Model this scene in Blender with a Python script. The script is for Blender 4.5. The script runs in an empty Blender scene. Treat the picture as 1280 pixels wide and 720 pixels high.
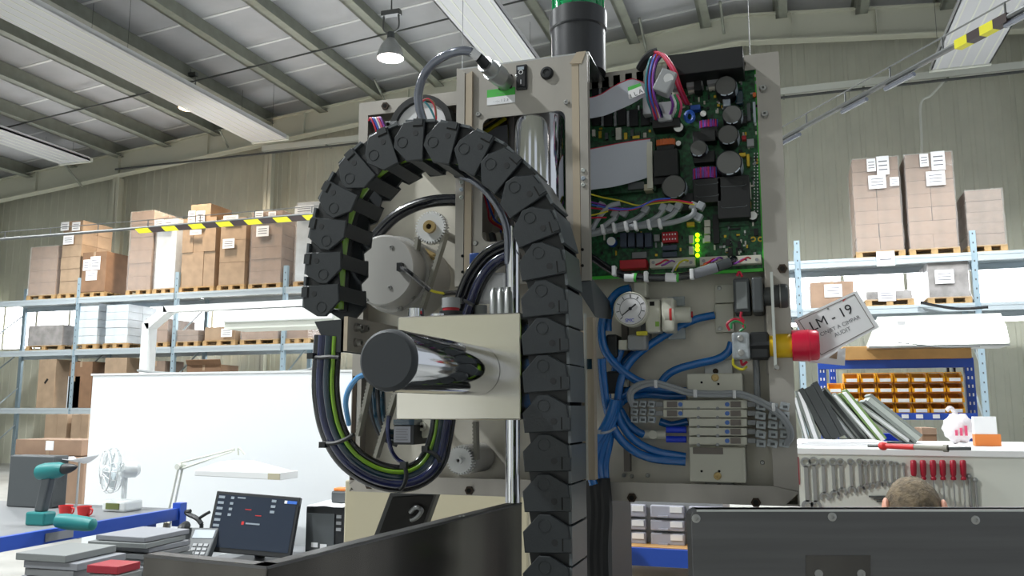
import bpy, math, random
from mathutils import Vector, Matrix, Quaternion
random.seed(7)
R = math.radians
SC = bpy.context.scene
COL = SC.collection
# ------------------------------------------------------------------ camera
F, CX, CY = 1050.0, 640.0, 360.0
YAW, PITCH, EYE = R(18.0), math.atan(150.0/1050.0), 1.5
cam_d = bpy.data.cameras.new('camera'); cam = bpy.data.objects.new('camera', cam_d)
cam_d.sensor_width = 36.0; cam_d.lens = F*36.0/1280.0; cam_d.clip_start = 0.02; cam_d.clip_end = 200
cam.location = (0, 0, EYE); cam.rotation_euler = (R(90)+PITCH, 0, YAW)
COL.objects.link(cam); SC.camera = cam
# ------------------------------------------------------------------ world, exposure
SC.view_settings.view_transform = 'Standard'; SC.view_settings.look = 'None'
SC.view_settings.gamma = 1.0; SC.view_settings.use_curve_mapping = False
SC.view_settings.exposure = 0.45
wd = bpy.data.worlds.new('world'); SC.world = wd; wd.use_nodes = True
wd.node_tree.nodes['Background'].inputs[0].default_value = (0.86, 0.93, 1.0, 1)
wd.node_tree.nodes['Background'].inputs[1].default_value = 0.48
WALL_Y = 18.0; XL, XR = -23.0, 12.0; RIDGE_X, RIDGE_Z, SLOPE = -0.67, 9.94, 0.092
WIN_Z0, WIN_Z1 = 3.10, 4.34

# ------------------------------------------------------------------ projection helpers: a pixel of the photo -> a point on a real plane
_cr, _sr = math.cos(YAW), math.sin(YAW); _cp, _sp = math.cos(PITCH), math.sin(PITCH)
def ray(px, py):
    a, b = (px-CX)/F, -(py-CY)/F
    h = _cp - b*_sp; v = _sp + b*_cp
    return Vector((a*_cr - h*_sr, a*_sr + h*_cr, v))
def PY(px, py, Y):
    d = ray(px, py); return Vector((0, 0, EYE)) + d*(Y/d.y)
def PZ(px, py, Z):
    d = ray(px, py); return Vector((0, 0, EYE)) + d*((Z-EYE)/d.z)
def PX(px, py, X):
    d = ray(px, py); return Vector((0, 0, EYE)) + d*(X/d.x)
def MPP(px, py, Y):                                   # metres per pixel there
    return (PY(px+0.5, py, Y)-PY(px-0.5, py, Y)).length

# ------------------------------------------------------------------ materials
def lin(c):
    f = lambda v: (v/255.0)/12.92 if v/255.0 <= 0.04045 else ((v/255.0+0.055)/1.055)**2.4
    return (f(c[0]), f(c[1]), f(c[2]), 1)
MATS = {}
def mat(name, rgb, rough=0.6, metal=0.0, var=0.0, vscale=8.0, bump=0.0, bscale=60.0, coat=0.0, trans=0.0, emit=None, alpha=1.0, stretch=None, ior=None):
    m = bpy.data.materials.new(name); m.use_nodes = True
    nt = m.node_tree; b = nt.nodes['Principled BSDF']
    b.inputs['Base Color'].default_value = lin(rgb); b.inputs['Roughness'].default_value = rough
    b.inputs['Metallic'].default_value = metal; b.inputs['Coat Weight'].default_value = coat
    b.inputs['Transmission Weight'].default_value = trans; b.inputs['Alpha'].default_value = alpha
    if ior: b.inputs['IOR'].default_value = ior
    if emit:
        b.inputs['Emission Color'].default_value = lin(emit[0]); b.inputs['Emission Strength'].default_value = emit[1]
    if var or bump:
        tc = nt.nodes.new('ShaderNodeTexCoord'); src = tc.outputs['Object']
        if stretch:
            mp = nt.nodes.new('ShaderNodeMapping'); mp.inputs['Scale'].default_value = stretch
            nt.links.new(src, mp.inputs['Vector']); src = mp.outputs['Vector']
    if var:
        n = nt.nodes.new('ShaderNodeTexNoise'); n.inputs['Scale'].default_value = vscale; n.inputs['Detail'].default_value = 5
        nt.links.new(src, n.inputs['Vector'])
        r = nt.nodes.new('ShaderNodeValToRGB')
        lo = [max(0, v*(1-var)) for v in rgb]; hi = [min(255, v*(1+var)) for v in rgb]
        r.color_ramp.elements[0].position = 0.3; r.color_ramp.elements[1].position = 0.7
        r.color_ramp.elements[0].color = lin(lo); r.color_ramp.elements[1].color = lin(hi)
        nt.links.new(n.outputs['Fac'], r.inputs['Fac']); nt.links.new(r.outputs['Color'], b.inputs['Base Color'])
    if bump:
        n2 = nt.nodes.new('ShaderNodeTexNoise'); n2.inputs['Scale'].default_value = bscale; n2.inputs['Detail'].default_value = 4
        nt.links.new(src, n2.inputs['Vector'])
        bp = nt.nodes.new('ShaderNodeBump'); bp.inputs['Strength'].default_value = bump; bp.inputs['Distance'].default_value = 0.01
        nt.links.new(n2.outputs['Fac'], bp.inputs['Height']); nt.links.new(bp.outputs['Normal'], b.inputs['Normal'])
    MATS[name] = m
    return m
M = MATS
mat('clad', (194, 194, 178), 0.55, var=0.03, vscale=1.5)
mat('frame_paint', (194, 194, 178), 0.5)
mat('roofsheet', (178, 179, 182), 0.7, var=0.04, vscale=1.2)
mat('seam', (225, 226, 225), 0.6)
mat('purlin', (138, 141, 130), 0.45, metal=0.15, var=0.06, vscale=4)
mat('concrete', (150, 150, 146), 0.5, var=0.08, vscale=2)
mat('white_paint', (232, 233, 232), 0.45)
mat('offwhite', (214, 216, 206), 0.5)
mat('panelwhite', (196, 197, 200), 0.4)
mat('board_white', (243, 246, 248), 0.4)
mat('dark_rod', (70, 72, 70), 0.5)
mat('glass', (255, 255, 255), 0.02, trans=1.0, ior=1.05)
mat('sky_glass', (250, 252, 255), 0.3, emit=((248, 251, 255), 7.0))
mat('lamp_glow', (255, 250, 244), 0.4, emit=((255, 246, 240), 14.0))
mat('lamp_warm', (255, 220, 180), 0.4, emit=((255, 214, 160), 9.0))
mat('tube_glow', (255, 255, 255), 0.4, emit=((250, 252, 255), 5.0))
mat('alu', (190, 192, 192), 0.35, metal=0.9)
mat('alu_dark', (120, 122, 122), 0.4, metal=0.8)
mat('galv', (176, 186, 190), 0.4, metal=0.45)
mat('rackwhite', (178, 188, 194), 0.45, metal=0.1)
mat('rackblue', (150, 170, 182), 0.45, metal=0.2)
mat('carton', (148, 122, 102), 0.75, var=0.06, vscale=5)
mat('carton_lt', (162, 139, 115), 0.75, var=0.06, vscale=5)
mat('carton_dk', (130, 100, 76), 0.75, var=0.06, vscale=5)
mat('carton_gr', (132, 114, 100), 0.7, var=0.08, vscale=6)
mat('wrap', (214, 208, 204), 0.14, var=0.06, vscale=7, bump=0.7, bscale=4, alpha=0.24, stretch=(1, 1, 3.0))
mat('wrapwhite', (206, 214, 220), 0.3, var=0.05, vscale=5, bump=0.3, bscale=7)
mat('greybag', (124, 122, 122), 0.3, var=0.25, vscale=5, bump=0.6, bscale=9)
mat('pallet', (168, 138, 96), 0.8, var=0.1, vscale=9)
mat('paper', (240, 240, 242), 0.6)
mat('paper_grey', (132, 134, 140), 0.6)
mat('ink', (40, 40, 46), 0.6)
mat('ink_grey', (110, 110, 116), 0.6)
mat('hazard_y', (214, 208, 30), 0.5)
mat('hazard_k', (52, 40, 40), 0.5)
mat('plastic_black', (30, 32, 34), 0.45)
mat('chain', (40, 44, 47), 0.42, bump=0.08, bscale=600)
mat('chain_lit', (84, 89, 92), 0.4)  # chain grey made lighter: window light on the crossbars is painted in
mat('rubber', (24, 25, 27), 0.5)
mat('cap_rubber', (42, 46, 50), 0.6, bump=0.05, bscale=900)
mat('chrome', (222, 223, 227), 0.08, metal=1.0)
mat('polished', (196, 192, 182), 0.17, metal=1.0)
mat('steel', (172, 167, 160), 0.42, metal=0.55, var=0.06, vscale=14, stretch=(1, 1, 0.15))
mat('steel_plate', (202, 197, 185), 0.45, metal=0.4, var=0.09, vscale=9, bump=0.02, bscale=200)
mat('steel_edge', (186, 172, 152), 0.4, metal=0.4)
mat('steel_tray', (104, 101, 98), 0.27, metal=0.9, var=0.10, vscale=5, stretch=(4, 4, 0.3))
mat('steel_cover', (104, 104, 105), 0.45, metal=0.75, var=0.05, vscale=20, stretch=(0.2, 0.2, 5))
mat('zinc', (170, 170, 168), 0.35, metal=0.8)
mat('bolt', (150, 148, 144), 0.3, metal=0.9)
mat('bolt_dark', (60, 48, 38), 0.5, metal=0.5)
mat('hole', (14, 12, 10), 0.9)
mat('motor_grey', (180, 178, 174), 0.45, metal=0.35)
mat('pulley_alu', (226, 227, 226), 0.4, metal=0.3)
mat('brass', (184, 160, 110), 0.4, metal=0.6)
mat('belt', (142, 140, 130), 0.7)
mat('green_lens', (16, 150, 88), 0.15, coat=0.4, trans=0.25)
mat('beacon_black', (50, 51, 54), 0.35)
mat('pcb', (24, 70, 40), 0.45, var=0.6, vscale=190)
mat('pcb_edge', (80, 205, 70), 0.4)
mat('pcb_dark', (24, 58, 36), 0.45, var=0.6, vscale=220)
mat('ic', (12, 13, 14), 0.5)
mat('cap_top', (92, 92, 90), 0.45, metal=0.4)
mat('cap_body', (18, 19, 24), 0.4)
mat('cap_silver', (170, 180, 190), 0.35, metal=0.3)
mat('cap_white', (236, 236, 232), 0.5)
mat('coil_purple', (120, 30, 110), 0.35, var=0.5, vscale=150)
mat('coil_orange', (196, 96, 40), 0.45)
mat('blue_part', (36, 84, 170), 0.45)
mat('relay', (58, 68, 86), 0.5)
mat('red_part', (176, 24, 38), 0.45)
mat('conn_white', (206, 204, 190), 0.55)
mat('conn_grey', (150, 152, 154), 0.55)
mat('solder', (200, 204, 200), 0.4, metal=0.7)
mat('gold', (200, 170, 60), 0.4, metal=0.7)
mat('led_green', (180, 255, 0), 0.4, emit=((170, 255, 10), 3.0))
mat('ribbon', (186, 190, 200), 0.5)
mat('wire_red', (190, 30, 60), 0.45)
mat('wire_pink', (214, 80, 120), 0.45)
mat('wire_blue', (60, 90, 190), 0.45)
mat('wire_teal', (50, 120, 130), 0.45)
mat('wire_green', (40, 140, 80), 0.45)
mat('wire_orange', (222, 110, 50), 0.45)
mat('wire_yellow', (206, 196, 50), 0.45)
mat('wire_purple', (130, 60, 160), 0.45)
mat('wire_white', (222, 222, 224), 0.45)
mat('cable_grey', (150, 154, 158), 0.45)
mat('cable_black', (18, 20, 26), 0.18, coat=0.6)
mat('cable_blue', (22, 30, 74), 0.18, coat=0.6)
mat('cable_teal', (20, 48, 62), 0.18, coat=0.6)
mat('cable_green', (120, 165, 34), 0.3, coat=0.3)
mat('cable_purple', (52, 28, 92), 0.18, coat=0.6)
mat('cable_silver', (110, 114, 126), 0.12, metal=0.4, coat=0.8)
mat('tube_blue', (30, 116, 196), 0.1, trans=0.25, coat=0.5)
mat('tube_light', (90, 160, 220), 0.2, coat=0.4)
mat('valve', (206, 204, 190), 0.5)
mat('valve_dark', (120, 112, 106), 0.5)
mat('blue_dot', (80, 120, 196), 0.5)
mat('blue_fit', (20, 60, 210), 0.35)
mat('clear_plastic', (206, 214, 218), 0.2, trans=0.6, ior=1.2)
mat('conn_clear', (160, 166, 170), 0.3, coat=0.3, var=0.2, vscale=90)
mat('yellow', (236, 196, 20), 0.4)
mat('estop_red', (214, 20, 60), 0.35, coat=0.2)
mat('grey_dark', (76, 80, 82), 0.5)
mat('grey_mid', (124, 128, 128), 0.5)
mat('dial', (236, 234, 236), 0.4)
mat('label_green', (80, 190, 80), 0.5)
mat('bin_yellow', (246, 178, 34), 0.4)
mat('bin_in', (190, 104, 20), 0.5)
mat('frame_blue', (40, 80, 180), 0.4)
mat('wood', (196, 150, 92), 0.6, var=0.08, vscale=6)
mat('folder_grey', (128, 134, 130), 0.5)
mat('folder_dark', (52, 56, 56), 0.5)
mat('folder_green', (120, 150, 90), 0.5)
mat('folder_lt', (170, 176, 170), 0.5)
mat('wrench', (150, 152, 150), 0.4, metal=0.4)
mat('handle_red', (150, 16, 40), 0.4)
mat('tool_red', (206, 50, 50), 0.4)
mat('skin', (206, 150, 128), 0.5)
mat('hair', (92, 80, 62), 0.8, var=0.3, vscale=40, bump=0.6, bscale=120)
mat('shirt', (60, 70, 90), 0.8)
mat('trouser', (50, 52, 60), 0.8)
mat('teal_tool', (30, 120, 120), 0.45)
mat('fan_white', (226, 230, 230), 0.45)
mat('fan_blade', (196, 208, 212), 0.3, alpha=0.55)
mat('lcd', (110, 120, 70), 0.4)
mat('screen', (36, 46, 62), 0.25)
mat('screen_icon', (150, 160, 170), 0.4)
mat('screen_blue', (60, 110, 200), 0.4)
mat('beige', (190, 182, 156), 0.5)
mat('desk', (120, 122, 124), 0.5)
mat('orange', (226, 130, 60), 0.5)
mat('drawer_clear', (170, 170, 182), 0.3, coat=0.2)
mat('bag_white', (236, 232, 236), 0.3, var=0.06, vscale=20, bump=0.5, bscale=25)

# ------------------------------------------------------------------ mesh building
def V(*a): return Vector(a)
def perp(d):
    d = d.normalized(); a = Vector((0, 0, 1)) if abs(d.z) < 0.9 else Vector((1, 0, 0))
    u = d.cross(a).normalized(); return u, d.cross(u).normalized()
def spline(pts, k=6):
    pts = [Vector(p) for p in pts]
    if len(pts) < 3: return pts
    P = [pts[0]*2-pts[1]] + pts + [pts[-1]*2-pts[-2]]; out = []
    for i in range(1, len(P)-2):
        a, b, c, d = P[i-1], P[i], P[i+1], P[i+2]
        for j in range(k):
            t = j/k
            out.append(0.5*((2*b)+(c-a)*t+(2*a-5*b+4*c-d)*t*t+(3*b-a-3*c+d)*t*t*t))
    out.append(pts[-1]); return out
class MB:
    def __init__(s): s.v = []; s.f = []
    def add(s, vs, fs):
        n = len(s.v); s.v += [Vector(p) for p in vs]; s.f += [tuple(i+n for i in f) for f in fs]; return s
    def box(s, c, d, rot=None):
        c = Vector(c); h = Vector(d)*0.5; vs = []
        for x in (-1, 1):
            for y in (-1, 1):
                for z in (-1, 1):
                    p = Vector((x*h.x, y*h.y, z*h.z)); vs.append(c+(rot@p if rot else p))
        return s.add(vs, [(0,1,3,2),(4,6,7,5),(0,4,5,1),(2,3,7,6),(0,2,6,4),(1,5,7,3)])
    def bb(s, a, b):
        a, b = Vector(a), Vector(b)
        return s.box((a+b)/2, (abs(b.x-a.x), abs(b.y-a.y), abs(b.z-a.z)))
    def cyl(s, p0, p1, r0, r1=None, n=16, caps=True):
        p0, p1 = Vector(p0), Vector(p1); r1 = r0 if r1 is None else r1
        u, w = perp(p1-p0); vs = []
        for i in range(n):
            a = 2*math.pi*i/n; d = u*math.cos(a)+w*math.sin(a); vs += [p0+d*r0, p1+d*r1]
        fs = [(2*i, 2*i+1, 2*((i+1) % n)+1, 2*((i+1) % n)) for i in range(n)]
        if caps: fs += [tuple(2*i for i in range(n)), tuple(2*i+1 for i in reversed(range(n)))]
        return s.add(vs, fs)
    def lathe(s, o, axis, prof, n=20, cap=True):
        o, axis = Vector(o), Vector(axis).normalized(); u, w = perp(axis); vs = []; fs = []; m = len(prof)
        for i in range(n):
            a = 2*math.pi*i/n; d = u*math.cos(a)+w*math.sin(a)
            vs += [o+d*r+axis*h for r, h in prof]
        for i in range(n):
            j = (i+1) % n
            for k in range(m-1): fs.append((i*m+k, i*m+k+1, j*m+k+1, j*m+k))
        if cap and prof[0][0] > 1e-6: fs.append(tuple(i*m for i in range(n)))
        if cap and prof[-1][0] > 1e-6: fs.append(tuple(i*m+m-1 for i in reversed(range(n))))
        return s.add(vs, fs)
    def tube(s, pts, r, n=8, k=6, flat=None):
        pts = spline(pts, k) if k > 1 else [Vector(p) for p in pts]
        rs = r if isinstance(r, (list, tuple)) else None; vs = []; fs = []
        t0 = (pts[1]-pts[0]).normalized(); u, w = perp(t0)
        for i, p in enumerate(pts):
            t = (pts[min(i+1, len(pts)-1)]-pts[max(i-1, 0)])
            t = t.normalized() if t.length > 1e-9 else t0
            q = t0.rotation_difference(t); u = q@u; w = q@w; t0 = t
            rr = rs[min(len(rs)-1, int(i/len(pts)*len(rs)))] if rs else r
            for j in range(n):
                a = 2*math.pi*j/n; vs.append(p+u*math.cos(a)*rr+w*math.sin(a)*rr)
        for i in range(len(pts)-1):
            for j in range(n):
                fs.append((i*n+j, i*n+(j+1) % n, (i+1)*n+(j+1) % n, (i+1)*n+j))
        fs += [tuple(range(n-1, -1, -1)), tuple((len(pts)-1)*n+j for j in range(n))]
        return s.add(vs, fs)
    def prism(s, poly, ext):
        poly = [Vector(p) for p in poly]; e = Vector(ext); n = len(poly)
        fs = [(i, (i+1) % n, (i+1) % n+n, i+n) for i in range(n)]
        fs += [tuple(range(n-1, -1, -1)), tuple(range(n, 2*n))]
        return s.add(poly+[p+e for p in poly], fs)
    def ring(s, outer, inner, ext):                   # plate with a hole: two loops with the same number of points
        o = [Vector(p) for p in outer]; i_ = [Vector(p) for p in inner]; e = Vector(ext); n = len(o)
        vs = o+i_+[p+e for p in o]+[p+e for p in i_]; fs = []
        for k in range(n):
            j = (k+1) % n
            fs += [(k, j, n+j, n+k), (2*n+k, 3*n+k, 3*n+j, 2*n+j), (k, 2*n+k, 2*n+j, j), (n+k, n+j, 3*n+j, 3*n+k)]
        return s.add(vs, fs)
    def ball(s, c, r, n=12, m=8):
        c = Vector(c); r = Vector(r) if hasattr(r, '__len__') else Vector((r, r, r)); vs = []; fs = []
        for i in range(m+1):
            t = math.pi*i/m
            for j in range(n):
                a = 2*math.pi*j/n; vs.append(c+Vector((r.x*math.sin(t)*math.cos(a), r.y*math.sin(t)*math.sin(a), r.z*math.cos(t))))
        for i in range(m):
            for j in range(n): fs.append((i*n+j, i*n+(j+1) % n, (i+1)*n+(j+1) % n, (i+1)*n+j))
        return s.add(vs, fs)
    def sheet(s, rows, th, nrm):                      # grid of points given thickness along nrm
        nr, nc = len(rows), len(rows[0]); e = Vector(nrm).normalized()*th
        vs = [Vector(p) for r in rows for p in r]; N = len(vs); vs += [p+e for p in vs]; fs = []
        for i in range(nr-1):
            for j in range(nc-1):
                a = i*nc+j; fs += [(a, a+1, a+nc+1, a+nc), (N+a, N+a+nc, N+a+nc+1, N+a+1)]
        edge = [j for j in range(nc)]+[i*nc+nc-1 for i in range(1, nr)]+[(nr-1)*nc+j for j in range(nc-2, -1, -1)]+[i*nc for i in range(nr-2, 0, -1)]
        for a, b in zip(edge, edge[1:]+edge[:1]): fs.append((a, N+a, N+b, b))
        return s.add(vs, fs)
    def text(s, body, o, ux, uz, size, th=0.0004, align='CENTER'):
        c = bpy.data.curves.new('lettering', 'FONT'); c.body = body; c.size = 1.0; c.align_x = align; c.align_y = 'CENTER'
        c.resolution_u = 3
        ob = bpy.data.objects.new('lettering', c); COL.objects.link(ob)
        dg = bpy.context.evaluated_depsgraph_get(); dg.update()
        me = bpy.data.meshes.new_from_object(ob.evaluated_get(dg))
        ux, uz = Vector(ux).normalized(), Vector(uz).normalized(); o = Vector(o); nn = ux.cross(uz)
        s.add([o+ux*(p.co.x*size)+uz*(p.co.y*size)+nn*th for p in me.vertices], [tuple(q.vertices) for q in me.polygons])
        bpy.data.objects.remove(ob); bpy.data.curves.remove(c); bpy.data.meshes.remove(me)
        return s
    def mesh(s, name, m, origin, smooth):
        me = bpy.data.meshes.new(name)
        me.from_pydata([p-origin for p in s.v], [], s.f)
        import bmesh
        bm = bmesh.new(); bm.from_mesh(me); bmesh.ops.recalc_face_normals(bm, faces=bm.faces[:]); bm.to_mesh(me); bm.free()
        if smooth:
            me.polygons.foreach_set('use_smooth', [True]*len(me.polygons)); me.set_sharp_from_angle(angle=R(38))
        me.materials.append(M[m] if isinstance(m, str) else m); me.update()
        return me
    def build(s, name, m, parent=None, smooth=True, bevel=0.0):
        lo = Vector((min(p.x for p in s.v), min(p.y for p in s.v), min(p.z for p in s.v)))
        hi = Vector((max(p.x for p in s.v), max(p.y for p in s.v), max(p.z for p in s.v)))
        org = Vector(((lo.x+hi.x)/2, (lo.y+hi.y)/2, lo.z))
        o = bpy.data.objects.new(name, s.mesh(name, m, org, smooth)); COL.objects.link(o)
        if parent is not None:
            o.parent = parent; o.location = org-ORG[parent.name]
        else: o.location = org
        ORG[o.name] = org
        if name in STUFF: o['kind'] = 'stuff'
        if bevel:
            b = o.modifiers.new('bevel', 'BEVEL'); b.width = bevel; b.segments = 2; b.limit_method = 'ANGLE'; b.angle_limit = R(40)
        return o
ORG = {}
STUFF = {'slot_row', 'tooth_row', 'solder_pad_row', 'scale_mark', 'switch_row'}
def tag(o, label=None, cat=None, group=None, kind=None):
    if label: o['label'] = label
    if cat: o['category'] = cat
    if group: o['group'] = group
    if kind: o['kind'] = kind
    return o
def thing(name, label, cat, loc, group=None):
    o = bpy.data.objects.new(name, None); o.empty_display_size = 0.05; COL.objects.link(o)
    o.location = Vector(loc); ORG[o.name] = Vector(loc)
    return tag(o, label, cat, group)
def one(mb, name, m, label, cat, group=None, smooth=True, bevel=0.0):
    return tag(mb.build(name, m, None, smooth, bevel), label, cat, group)
def struct(mb, name, m, parent=None, smooth=False):
    o = mb.build(name, m, parent, smooth)
    if parent is None: o['kind'] = 'structure'
    return o
def place(me, name, loc, parent=None, rot=None):      # a copy that shares mesh data, loc in world coordinates
    o = bpy.data.objects.new(name, me); COL.objects.link(o)
    loc = Vector(loc)
    if parent is not None: o.parent = parent; o.location = loc-ORG[parent.name]
    else: o.location = loc
    if rot is not None: o.rotation_euler = rot
    ORG[o.name] = loc
    return o
ORD = ['first', 'second', 'third', 'fourth', 'fifth', 'sixth', 'seventh', 'eighth', 'ninth', 'tenth', 'eleventh', 'twelfth', 'thirteenth', 'fourteenth', 'fifteenth', 'sixteenth']
# ================================================================== THE HALL
RIDGE_X, RIDGE_Z, SLOPE = -0.67, 9.94, 0.092
WIN_Z0, WIN_Z1 = 3.10, 4.34
Y0 = -7.0
def roof_z(x): return RIDGE_Z - SLOPE*abs(x-RIDGE_X)
struct(MB().bb((XL, Y0, -0.1), (XR, WALL_Y+0.2, 0)), 'floor', 'concrete')
# far wall: backing with the window band left open, cladding panels in front
wf = struct(MB().bb((XL, WALL_Y, 0), (XR, WALL_Y+0.2, WIN_Z0)).prism([V(XL, WALL_Y, WIN_Z1), V(XR, WALL_Y, WIN_Z1), V(XR, WALL_Y, roof_z(XR)), V(RIDGE_X, WALL_Y, RIDGE_Z), V(XL, WALL_Y, roof_z(XL))], (0, 0.2, 0)), 'wall_far', 'clad')
def clad_panel(w, h):
    mb = MB(); n = 4; p = w/n; d = 0.014; pts = []
    for i in range(n):
        x = -w/2+i*p; pts += [(x, 0), (x+p*0.60, 0), (x+p*0.68, -d), (x+p*0.92, -d)]
    pts.append((w/2, 0))
    vs = []; fs = []
    for x, y in pts: vs += [V(x, y, 0), V(x, y, h)]
    for i in range(len(pts)-1): fs.append((2*i, 2*i+2, 2*i+3, 2*i+1))
    mb.add(vs, fs); return mb
PW = 1.0
up_me = clad_panel(PW, 6.0).mesh('cladding_panel', 'clad', V(0, 0, 0), False)
lo_me = clad_panel(PW, WIN_Z0).mesh('cladding_panel', 'clad', V(0, 0, 0), False)
i = 0; x = -21.5
while x < 7.0:
    xc = x+PW/2
    h = min(roof_z(x), roof_z(x+PW))-WIN_Z1-0.02
    me = up_me.copy()
    for v in me.vertices:
        if v.co.z > 1: v.co.z = h
    place(me, 'cladding_panel', (xc, WALL_Y-0.012, WIN_Z1), wf)
    place(lo_me, 'cladding_panel', (xc, WALL_Y-0.012, 0), wf)
    x += PW
# window band
nwin = 0; x = -22.04
while x < 5.2:
    nwin += 1; w = 1.16; xc = x+w/2
    zc = (WIN_Z0+WIN_Z1)/2; h = WIN_Z1-WIN_Z0
    e = [V(xc-w/2, WALL_Y-0.02, WIN_Z0), V(xc+w/2, WALL_Y-0.02, WIN_Z0), V(xc+w/2, WALL_Y-0.02, WIN_Z1), V(xc-w/2, WALL_Y-0.02, WIN_Z1)]
    t = 0.035; q = [V(xc-w/2+t, WALL_Y-0.02, WIN_Z0+t), V(xc+w/2-t, WALL_Y-0.02, WIN_Z0+t), V(xc+w/2-t, WALL_Y-0.02, WIN_Z1-t), V(xc-w/2+t, WALL_Y-0.02, WIN_Z1-t)]
    fr = struct(MB().ring(e, q, (0, 0.08, 0)), 'window_%d' % nwin, 'frame_paint')
    MB().bb((xc-w/2+t, WALL_Y+0.01, WIN_Z0+t), (xc+w/2-t, WALL_Y+0.018, WIN_Z1-t)).build('pane', 'sky_glass', fr)
    x += w
# roof: sheets with light seams, purlins along the hall
cl = bpy.data.objects.new('ceiling', None); COL.objects.link(cl); cl['kind'] = 'structure'
ORG[cl.name] = V(0, 0, 0)
SW = 1.42
for side in (-1, 1):
    xe = XL if side < 0 else XR
    y = Y0
    while y < WALL_Y-0.05:
        y1 = min(y+SW, WALL_Y+0.2)
        a, b = V(RIDGE_X, y, RIDGE_Z), V(xe, y, roof_z(xe))
        MB().prism([a, b, b+V(0, 0, 0.1), a+V(0, 0, 0.1)], (0, y1-y-0.004, 0)).build('roof_sheet', 'roofsheet', cl, False)
        a2, b2 = a-V(0, 0.03, 0.012), b-V(0, 0.03, 0.012)
        MB().prism([a2, b2, b2+V(0, 0, 0.014), a2+V(0, 0, 0.014)], (0, 0.06, 0)).build('seam_strip', 'seam', cl, False)
        y = y1
LEN = WALL_Y-0.15-Y0
pm = MB()
pm.box((0, 0, -0.18), (0.07, LEN, 0.36)).box((0.08, 0, -0.35), (0.23, LEN, 0.02)).box((-0.04, 0, -0.01), (0.09, LEN, 0.02))
pme = pm.mesh('purlin', 'purlin', V(0, 0, 0), False)
for j in range(-14, 6):
    x = 0.15+1.53*j
    place(pme, 'purlin', (x, Y0+LEN/2, roof_z(x)-0.015), cl)
for yy in (6.2, 14.4):                                # thin bridging rods between the purlins
    for side in (-1, 1):
        xe = XL if side < 0 else XR
        MB().cyl((RIDGE_X, yy, RIDGE_Z-0.40), (xe, yy, roof_z(xe)-0.40), 0.018, n=6).build('bridging_rod', 'dark_rod', cl)
# gable rafter and wall posts
for k, side in enumerate((-1, 1)):
    xe = XL if side < 0 else XR; a, b = V(RIDGE_X, 17.35, RIDGE_Z-0.26), V(xe, 17.35, roof_z(xe)-0.26)
    mb = MB(); d = V(0, 0, -0.62)
    mb.prism([a, b, b+d, a+d], (0, 0.015, 0)); mb.prism([a+d-V(0, 0.12, 0), b+d-V(0, 0.12, 0), b+d+V(0, -0.12, 0.03), a+d+V(0, -0.12, 0.03)], (0, 0.25, 0))
    mb.prism([a-V(0, 0.1, 0.03), b-V(0, 0.1, 0.03), b-V(0, 0.1, 0), a-V(0, 0.1, 0)], (0, 0.22, 0))
    for j in range(1, 8):
        f = (j-0.3)/8; p = a.lerp(b, f); mb.bb((p.x-0.012, 17.27, p.z-0.6), (p.x+0.012, 17.37, p.z))
    r = struct(mb, 'trim_%d' % (k+1), 'frame_paint')
for n_, x in enumerate((-21.3, -16.75, -12.05, -6.3, -0.7, 4.9)):
    top = roof_z(x)-0.86
    struct(MB().bb((x-0.1, 17.42, 0), (x+0.1, 17.44, top)).bb((x-0.1, 17.70, 0), (x+0.1, 17.72, top)).bb((x-0.008, 17.42, 0), (x+0.008, 17.72, top)), 'trim_%d' % (n_+3), 'frame_paint')
for (px, py, qx, qy) in ((275, 163, 285, 184), (70, 185, 103, 234), (468, 95, 482, 128), (799, 20, 808, 64), (900, 2, 905, 42)):
    a = PY(px, py, 16.6); b = PY(qx, qy, 17.28)
    a.z = min(a.z, roof_z(a.x)-0.2)
    struct(MB().cyl(a, b, 0.03, n=6), 'trim_%d' % (9+[275, 70, 468, 799, 900].index(px)), 'purlin')
# cable tray along the far wall, thin dark pipe beneath it
t = thing('wall_cable_tray', 'long pale metal cable tray running level along the far wall', 'cable tray', (-4, 17.3, 7.75))
MB().bb((-12.1, 17.2, 7.79), (6, 17.3, 7.81)).bb((-12.1, 17.19, 7.79), (6, 17.21, 7.93)).bb((-12.1, 17.29, 7.79), (6, 17.3, 7.93)).build('tray', 'offwhite', t, False)
for x in [-10.3+1.5*k for k in range(11)]: MB().bb((x-0.02, 17.2, 7.76), (x+0.02, 17.45, 7.788)).build('bracket', 'purlin', t, False)
MB().cyl((-16.6, 17.22, 7.735), (6, 17.22, 7.735), 0.028, n=8).build('pipe', 'dark_rod', t)
one(MB().tube([PY(1186, 60, 17.3), PY(1185, 92, 17.3), PY(1165, 118, 17.3), PY(1151, 130, 17.3), PY(1152, 180, 17.3), PY(1152, 300, 17.3)], 0.025, 6), 'wall_pipe', 'offwhite', 'thin pale pipe bending down the far wall on the right', 'pipe')
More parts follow.
